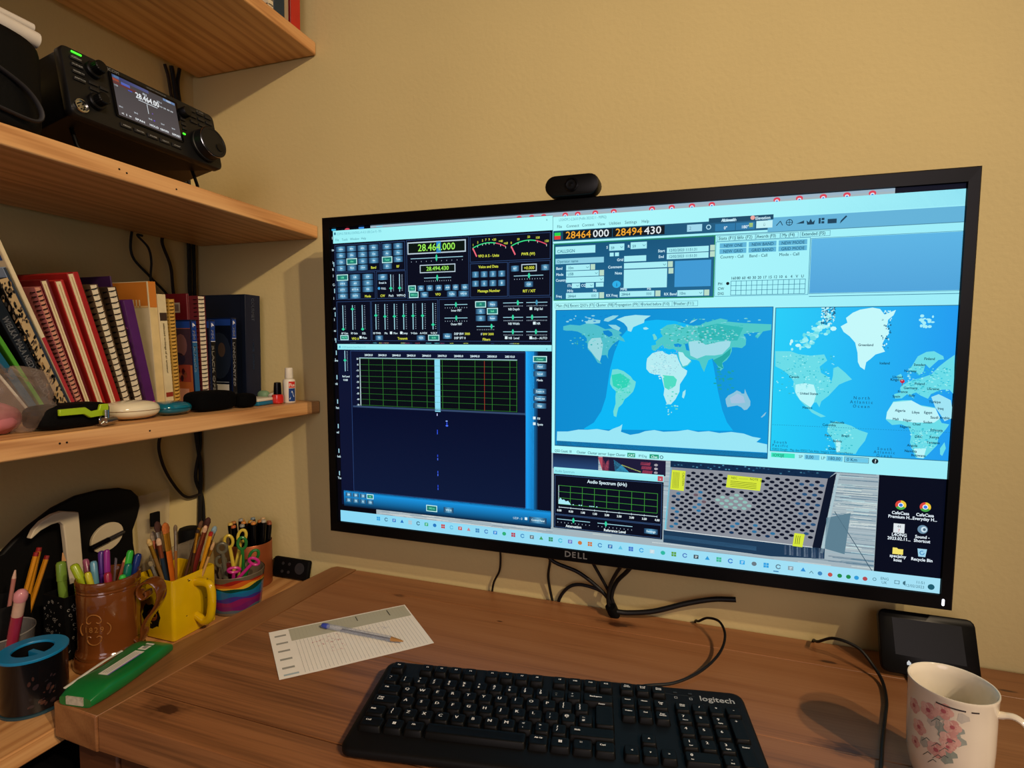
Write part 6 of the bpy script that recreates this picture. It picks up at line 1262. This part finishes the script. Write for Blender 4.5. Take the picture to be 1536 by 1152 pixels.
stick('pencil', 'red and yellow striped pencil standing among the brushes at right', 'pencil', (YB[0]+.008, YB[1]+.014, Z0+.0095), (0.2517, -0.212, 0.8735), [('shaft', [(0, .0036), (-.006, .0036)], mat('pencil_yellow', '#c88a18', rough=.35)), ('end_cap', [(-.0065, .0037), (-.0002, .0034)], mat('pencil_red', '#a02420', rough=.4))], n=6)
# ---- rainbow bowl with scissors
BW = (.2405, -.1490)
rb = thing('striped_bowl', 'small pot with wavy rainbow stripes holding several pairs of scissors', 'pot', (*BW, Z0))
h = .0712
def br(z): return .0405+.0075*(z/h)**.8
mb = MB(); mb.lathe([(.036, 0), (.040, .001)]+[(br(z), z) for z in (.004, .02, .04, .06, h-.002)]+[(br(h)-.0012, h), (br(h)-.003, h-.002), (br(.03)-.003, .03), (.034, .006), (.0005, .005)], 56); mb.build('body', mat('pot_grey', '#6f6150', rough=.4, noise=.1), rb)
cols = ['#4c5a66', '#6a1c5c', '#7a1c54', '#3a2c78', '#1c5c8c', '#12688c', '#0c3c30', '#c8a02c', '#b8561c', '#8a2018', '#5a5040']
edges = [.006, .012, .020, .028, .034, .042, .046, .052, .055, .060, .0635, .0708]
def wav(k, a): return edges[k]+(.0022*sin(a*3+k)+.0014*sin(a*7+2*k))*(0 if k in (0, 11) else 1)
mb = MB(); n = 72
for k in range(11):
    mb.col = lin(cols[k]); vs = []
    for j in range(n+1):
        a = 2*pi*j/n
        for z in (wav(k, a), wav(k+1, a)): rr = br(z)+.0005; vs.append((rr*cos(a), rr*sin(a), z))
    mb.add(vs, [(2*j, 2*j+2, 2*j+3, 2*j+1) for j in range(n)])
mb.build('rainbow_stripes', PRINTG, rb)
def scissors(label, base, ctrs, rx, rz, col, ang=0., th=.0028, blade=None):
    """handle loops at ctrs (world points), blades run down to base"""
    m = mat('grip_'+col.strip('#'), col, rough=.3, noise=.04); b = Vector(base)
    o = thing('scissors', label, 'scissors', tuple(b));
    cc = sum((Vector(c) for c in ctrs), Vector())/len(ctrs); e1 = Vector((cos(ang), sin(ang), 0))
    piv = b+(cc-b)*.45
    for c in ctrs:
        c = Vector(c); up = (c-piv).normalized(); e = (e1-up*e1.dot(up)).normalized(); mb = MB()
        loop = [c-b+e*(rx*cos(t_))+up*(rz*sin(t_)) for t_ in [2*pi*k/24 for k in range(25)]]
        mb.tube(loop, th, 8, caps=False); mb.tube([c-b-up*rz, piv-b], [th*1.1, th*1.3], 8); mb.build('handle', m, o)
    for s_ in (-1, 1):
        mb = MB(); w_ = .004; p0 = piv-b; p1 = Vector((s_*.001, 0, 0)); sd = e1*w_
        mb.add([tuple(p0-sd), tuple(p0+sd), tuple(p1+sd*.2), tuple(p1-sd*.2)]+[tuple(v_+Vector((0, 0, 0))+e1.cross(Vector((0, 0, 1)))*.0012*s_) for v_ in (p0-sd, p0+sd, p1+sd*.2, p1-sd*.2)], [(0, 1, 2, 3), (7, 6, 5, 4), (0, 4, 5, 1), (1, 5, 6, 2), (2, 6, 7, 3), (3, 7, 4, 0)]); mb.build('blade', CHROME, o, smooth=0)
    mb = MB(); mb.ellipsoid(tuple(piv-b), (.003, .003, .003), 12, 8); mb.build('pivot', CHROME, o)
    return o
AN = radians(42)
scissors('scissors with pale yellow handles rising at the back of the rainbow pot', (BW[0]-.010, BW[1]+.004, Z0+.008), ((0.2255, -0.15, 0.8339), (0.2371, -0.13, 0.839)), .0068, .0112, '#c8b040', AN)
scissors('scissors with dark green handles, in front of the yellow-handled pair', (BW[0]+.002, BW[1]+.006, Z0+.008), ((0.2516, -0.145, 0.8317), (0.2692, -0.135, 0.8079)), .0070, .0110, '#1f6a2c', AN)
scissors('craft scissors with hot pink handles lying across the rim of the rainbow pot', (BW[0]-.012, BW[1]-.018, Z0+.020), ((0.259, -0.172, 0.7927), (0.2794, -0.146, 0.8019)), .0095, .0055, '#b8287c', AN, .0026)
scissors('scissors with grey handles at the left of the rainbow pot', (BW[0]-.004, BW[1]-.010, Z0+.008), ((0.2367, -0.176, 0.8315), (0.2288, -0.172, 0.8046)), .0074, .0090, '#5c5848', AN, .003)
stick('craft_knife', 'yellow-green plastic handled tool in the middle of the rainbow pot', 'tool', (BW[0]+.006, BW[1]-.010, Z0+.010), (0.2545, -0.15, 0.8125), [('grip', [(0, .003), (.02, .005), (-.012, .0048), (-.0002, .002)], mat('yellowgreen', '#a8a034', rough=.35))], flat=.5)
stick('stapler_handle', 'glossy dark red handle sticking out at back left of the rainbow pot', 'tool', (BW[0]-.020, BW[1]+.008, Z0+.012), (0.2229, -0.15, 0.7922), [('grip', [(0, .004), (-.006, .0062), (-.0002, .004)], mat('dark_red', '#5c1418', rough=.15, coat=.5))])
# ---- copper cup of markers
CP = (.186, -.0560)
cup = thing('copper_cup', 'tall copper-coloured metal pen cup near the back wall, packed with markers', 'pen cup', (*CP, Z0))
h, r = .088, .0400
mb = MB(); mb.lathe([(r-.001, 0), (r, .001), (r, h-.001), (r-.0006, h), (r-.0016, h-.001), (r-.0016, .004), (.0005, .0035)], 64); mb.build('body', mat('copper', '#9a5430', rough=.38, metal=.55, noise=.05), cup)
q_ = random.Random(2); tips = ['#b8862c', '#a86a30', '#c8a850', '#b05a28', '#8c8c86', '#c07a34', '#a09a8c', '#8a4a30', '#b89a70', '#6f8088']
k = 0
mk = []
for ring, n_ in ((0, 1), (.013, 6), (.0265, 11)):
    for i in range(n_):
        a = 2*pi*i/n_+ring*40; x, y = ring*cos(a), ring*sin(a); mk.append((x, y))
for k, (x, y) in enumerate(mk):
    z = .118+.012*q_.random()+(.006 if y < 0 else 0); f = 1.38; c_ = tips[k % 10]
    stick('marker_pen', 'black marker with coloured end standing in the copper cup', 'marker', (CP[0]+x*.92, CP[1]+y*.92, Z0+.0045), (CP[0]+x*f, min(CP[1]+y*f, -.007), Z0+z),
          [('barrel', [(0, .0045), (.004, .0055), (-.012, .0055), (-.0045, .0050)], BLKG), ('end_plug', [(-.0050, .0046), (-.001, .0044), (-.0002, .0036)], mat('tip_'+c_.strip('#'), c_, rough=.4))], 'black markers in the copper cup', n=12)
# ---- remote control against the wall
rc = thing('remote_control', 'small black remote control with round navigation pad, behind the desk corner', 'remote control', (.2520, -.0085, Z0+.001), (radians(-14), 0, 0))
mb = MB(); mb.rbox(-.050, -.011, 0, .040, .0, .040, r=.004, k=4); mb.build('shell', BLKM, rc)
mb = MB(); mb.T = Matrix.Translation((.018, -.011, .022)) @ Matrix.Rotation(pi/2, 4, 'X'); mb.lathe([(.0115, 0), (.0112, .0010), (.0045, .0011), (.0042, .0004), (.0005, .0005)], 28); mb.build('navigation_pad', mat('pad_grey', '#2c2c30', rough=.5), rc)
for dx in (-.008, -.024):
    for dz in (.012, .028): mb = MB(); mb.T = Matrix.Translation((dx, -.011, dz)) @ Matrix.Rotation(pi/2, 4, 'X'); mb.lathe([(.0032, 0), (.003, .0010), (.0005, .0011)], 16); mb.build('button', mat('pad_grey', '#2c2c30', rough=.5), rc)
# ---- black drum with blue rim
sp = thing('tape_drum', 'black drum with flat bright blue rim in the bottom left corner', 'drum', (.2100, -.4620, Z0))
h, r = .0757, .0370
mb = MB(); mb.lathe([(r-.0005, .0045), (r-.0005, h-.004)], 56, cap0=False, cap1=False); mb.build('body', mat('drum_black', '#0b0b0e', rough=.25, coat=.3), sp)
BL = mat('drum_blue', '#1477a8', rough=.35, noise=.05); BD = mat('drum_blue_dark', '#24414c', rough=.4)
mb = MB(); mb.lathe([(r*.60, h-.003), (r+.001, h-.0035), (r+.0012, h-.001), (r+.0004, h), (r*.62, h), (r*.60, h-.001), (r*.60, h-.003)], 56, cap0=False, cap1=False); mb.build('rim', BL, sp)
mb = MB(); mb.lathe([(.0005, .0002), (r+.0006, .0002), (r+.0008, .0035), (r*.62, .0045), (.0005, .0045)], 56); mb.build('base_ring', BD, sp)
mb = MB(); mb.lathe([(r*.60, .005), (r*.60, h-.0032)], 40, cap0=False, cap1=False); mb.build('core', BLKM, sp)
mb = MB(); mb.box(-.004, -.003, h-.012, .018, .003, h-.003); mb.build('tape_end', BL, sp)
ar = Art(lambda x, y, l: ((r-.0003+l)*cos(x), (r-.0003+l)*sin(x), y), eps=.0001); q_ = random.Random(8)
for i in range(26): ar.ell(-.75+q_.random()*.85, .012+q_.random()*.040, .03+q_.random()*.06, .0008+q_.random()*.003, q_.choice(['#3a2420', '#2a2024', '#4a3028', '#1c1a1e']), 7, q_.random()*.02)
ar.build('faded_picture', PRINTG, sp)
# ---- clear tub and pink pen
tb_ = thing('clear_tub', 'clear plastic tub behind the blue-rimmed drum', 'tub', (.118, -.4500, Z0))
mb = MB(); mb.lathe([(.032, 0), (.034, .002), (.040, .075), (.0412, .077), (.0398, .0775), (.0388, .076), (.033, .004), (.0005, .003)], 40); mb.build('wall', glassy('tub_clear', '#8c8a88', .22, .08), tb_)
mb = MB(); mb.rings([[((.041)*cos(2*pi*j/40), .041*sin(2*pi*j/40), z) for j in range(40)] for z in (.0765, .0782)], False, False); mb.build('rim', glassy('tub_rim', '#b0aaa2', .6, .08), tb_)
stick('pen', 'fat pink and white pen with round top in the clear tub', 'pen', (.135, -.4550, Z0+.006), (0.181, -0.455, 0.8613), [('barrel', [(0, .004), (.01, .0068), (-.040, .0068)], mat('pink_barrel', '#8c2440', rough=.25, coat=.3)), ('sleeve', [(-.040, .0066), (-.016, .0066)], mat('sleeve_white', '#b89888', rough=.4, noise=.3)), ('round_top', [(-.0165, .0075), (-.012, .0082), (-.006, .0078), (-.002, .005), (-.0002, .002)], mat('pink_top', '#c08088', rough=.25))])
# ---- dark cup with pencils
dc = thing('pen_cup', 'plain black pen cup in the shadow behind the clear tub', 'pen cup', (.072, -.4200, Z0))
mb = MB(); mb.lathe([(.030, 0), (.031, .001), (.033, .100), (.0322, .101), (.0312, .100), (.029, .004), (.0005, .003)], 40); mb.build('body', BLKM, dc)
PEN_Y = mat('pencil_amber', '#c4820e', rough=.35); PEN_R = mat('pencil_red_end', '#8c1a1c', rough=.4)
for lb, bx, by, px_ in (('striped yellow pencil with red end, leaning left in the black pen cup', .010, -.004, (0.085, -0.3791, 0.8747)), ('striped yellow pencil with red end, right of the other one', .004, .010, (0.075, -0.3693, 0.8775)), ('plain short yellow pencil beside the two red-ended ones', -.004, .014, (0.062, -0.3508, 0.8567))):
    stick('pencil', lb, 'pencil', (.072+bx, -.42+by, Z0+.005), px_, [('shaft', [(0, .0034), (-.006, .0034)], PEN_Y), ('end_cap', [(-.0062, .0035), (-.0002, .0033)], PEN_R if 'red' in lb.split(',')[0] else PEN_Y)], n=6)
stick('paintbrush', 'thin brush with pale pink handle in the black pen cup, far left', 'paintbrush', (.085, -.434, Z0+.005), (0.1, -0.4164, 0.8625), [('handle', [(0, .002), (-.012, .0028)], mat('pink_stick', '#a06860', rough=.4)), ('tip', [(-.012, .0028), (-.0002, .001)], mat('pink_tip', '#c0a090', rough=.6))])
# ---- patterned box with marker
pb_ = thing('patterned_box', 'black box covered in small white doodles, left of the stein', 'box', (.120, -.3560, Z0))
mb = MB(); s_ = .024; mb.rings([[(-s_, -s_, z), (s_, -s_, z), (s_, s_, z), (-s_, s_, z)] for z in (0, .098)]+[[(-s_+.002, -s_+.002, z), (s_-.002, -s_+.002, z), (s_-.002, s_-.002, z), (-s_+.002, s_-.002, z)] for z in (.098, .004)]); mb.build('body', BLKM, pb_, smooth=0)
q_ = random.Random(12)
for fi, fn in enumerate((lambda x, y, l: (x, -s_-.0003-l, y), lambda x, y, l: (s_+.0003+l, x, y))):
    ar = Art(fn, eps=.0001)
    for i in range(60):
        x, y = (q_.random()-.5)*.042, .006+q_.random()*.086
        if i % 3: ar.line([(x, y), (x+(q_.random()-.5)*.006, y+(q_.random()-.5)*.006)], .0008, '#8f8c86')
        else: ar.arc(x, y, .0018, 0, 300, .0007, '#a09c94', 7)
    ar.build('doodle_print', PRINT, pb_)
pen_('light green patterned marker standing in the doodle box', (.118, -.362, Z0+.006), (0.1105, -0.362, 0.8573), '#6a8a34', .0070, .03, 'marker_pen', 'marker')
stick('pencil', 'wooden pencil tip poking up between doodle box and white bracket', 'pencil', (.112, -.345, Z0+.006), (0.0887, -0.345, 0.8624), [('shaft', [(0, .0034), (-.014, .0034)], BLKG), ('tip', [(-.014, .0034), (-.0002, .0007)], mat('pencil_wood', '#b98a58', rough=.7))], n=6)
# ---- white bracket and black panel leaning at the wall
def yz_prism(name, label, cat, part, pts, x0, x1, m, bevel=.0015):
    cy = sum(p[1] for p in pts)/len(pts); zb = min(p[2] for p in pts)
    o = thing(name, label, cat, (x0, cy, zb)); P = [(p[1]-cy, p[2]-zb) for p in pts]
    if sum(P[i][0]*P[(i+1) % len(P)][1]-P[(i+1) % len(P)][0]*P[i][1] for i in range(len(P))) < 0: P.reverse()
    mb = MB(); mb.prism(P, 0, x1-x0); mb.v = [(z, x, y) for x, y, z in mb.v]; mb.build(part, m, o, bevel=bevel); return o
pts = [(0.062, -0.3748, 0.8914), (0.062, -0.3689, 0.9033), (0.062, -0.3573, 0.9137), (0.062, -0.3417, 0.9201), (0.062, -0.3278, 0.9217), (0.062, -0.3023, 0.9137), (0.062, -0.3004, 0.8768), (0.062, -0.2981, 0.8188)]
e_ = Vector(pts[-1]); pts += [(.062, e_.y+.006, Z0), (.062, e_.y-.012, Z0)]+[(0.062, -0.322, 0.8276), (0.062, -0.3245, 0.8731), (0.062, -0.3266, 0.8993), (0.062, -0.3314, 0.9051), (0.062, -0.3442, 0.9045), (0.062, -0.3597, 0.8994), (0.062, -0.3721, 0.8905)]
o = yz_prism('curved_bracket', 'white plastic bracket shaped like a shepherd crook behind the stein', 'bracket', 'arm', pts, .054, .064, mat('bracket_white', '#c9bda2', rough=.45, noise=.04))
pts = [(0.03, -0.3964, 0.8685), (0.03, -0.3782, 0.8845), (0.03, -0.3546, 0.9019), (0.03, -0.3197, 0.9219), (0.03, -0.2826, 0.933), (0.03, -0.2431, 0.9342), (0.03, -0.2068, 0.9294), (0.03, -0.1841, 0.9203), (0.03, -0.1713, 0.9057), (0.03, -0.1678, 0.8867), (0.03, -0.1739, 0.8663), (0.03, -0.1839, 0.8435), (0.03, -0.1834, 0.8175)]
pts += [(.03, Vector(pts[-1]).y+.012, Z0), (.03, -.52, Z0), (.03, -.52, Vector(pts[0]).z-.03)]
o = yz_prism('backing_board', 'large black board with rounded top corner leaning on the left wall', 'board', 'sheet', pts, .020, .030, mat('panel_dull', '#060606', spec=.2, rough=.55, noise=.2), .004)
cen = Vector((0.036, -0.236, 0.8465)); e = []
for k in range(24):
    a = 2*pi*k/24; e.append((.036, cen.y+.0290*cos(a), cen.z+.0250*sin(a)+.004*cos(a)))
o = yz_prism('round_disc', 'off-white round disc resting against the large black panel', 'disc', 'disc', e, .0302, .036, mat('disc_white', '#c0b294', rough=.5, noise=.05), .001)
a_, b_ = Vector((0.041, -0.27, 0.8377)), Vector((0.041, -0.2087, 0.8497))
stick('pen', 'black pen with silver clip lying diagonally over the white disc', 'pen', tuple(a_), tuple(b_), [('barrel', [(0, .0046), (-.030, .0046)], BLKG), ('metal_end', [(-.030, .0040), (-.003, .0036), (-.0002, .002)], mat('gunmetal', '#55565a', rough=.25, metal=.8))])
# ---- clear packs by the wall corner
t = thing('plastic_pack', 'clear plastic pack with black clip hanging behind the brushes', 'plastic pack', (.024, -.100, .745))
mb = MB(); n = 14
def sheet(mb, y0, y1, z0, z1, amp, seed, x=0.):
    g = random.Random(seed); ph = [g.random()*6 for _ in range(4)]; vs = []; nn = 16
    for i in range(nn+1):
        for j in range(nn+1):
            u, v = i/nn, j/nn; vs.append((x+amp*(sin(u*5+ph[0])+sin(v*7+ph[1]+u*3)+.5*sin(u*13+ph[2])), y0+(y1-y0)*u, z0+(z1-z0)*v))
    mb.add(vs, [(i*(nn+1)+j, (i+1)*(nn+1)+j, (i+1)*(nn+1)+j+1, i*(nn+1)+j+1) for i in range(nn) for j in range(nn)])
sheet(mb, -.075, -.005, .0, .160, .0018, 1, .004); mb.build('film', glassy('pack_film', '#b8ab94', .42, .15), t)
mb = MB(); mb.box(.008, -.052, .095, .014, -.034, .122); mb.build('clip', BLKM, t, bevel=.001)
t = thing('plastic_pack', 'smaller empty clear blister pack low behind the yellow mug', 'plastic pack', (.045, -.130, Z0+.0005))
mb = MB(); mb.rbox(0, -.04, 0, .012, .085, .080, r=.006, k=4); mb.build('blister', glassy('blister', '#9c8f7c', .40, .1), t)
t = thing('plastic_pack', 'greyish clear pack sticking out at far left above the black panel', 'plastic pack', (.0168, -.46, Z0+.0005))
mb = MB(); sheet(mb, -.04, .045, 0, .203, .0004, 5, .001); mb.build('film', glassy('pack_film2', '#8c8478', .5, .2), t)
# black sleeve where the corner cables end
t = thing('cable_sleeve', 'black sleeve bundling the corner cables, standing behind the brushes', 'cable sleeve', (.0300, -.0620, Z0))
mb = MB(); mb.lathe([(.018, 0), (.020, .004), (.021, .090), (.019, .098), (.014, .100), (.0005, .0995)], 28); mb.build('sleeve', BLKM, t)
mb = MB(); mb.lathe([(.0212, .060), (.0214, .062), (.0214, .066), (.0212, .068)], 28, cap0=False, cap1=False); mb.build('band', mat('band_grey', '#3c3c40', rough=.3), t)
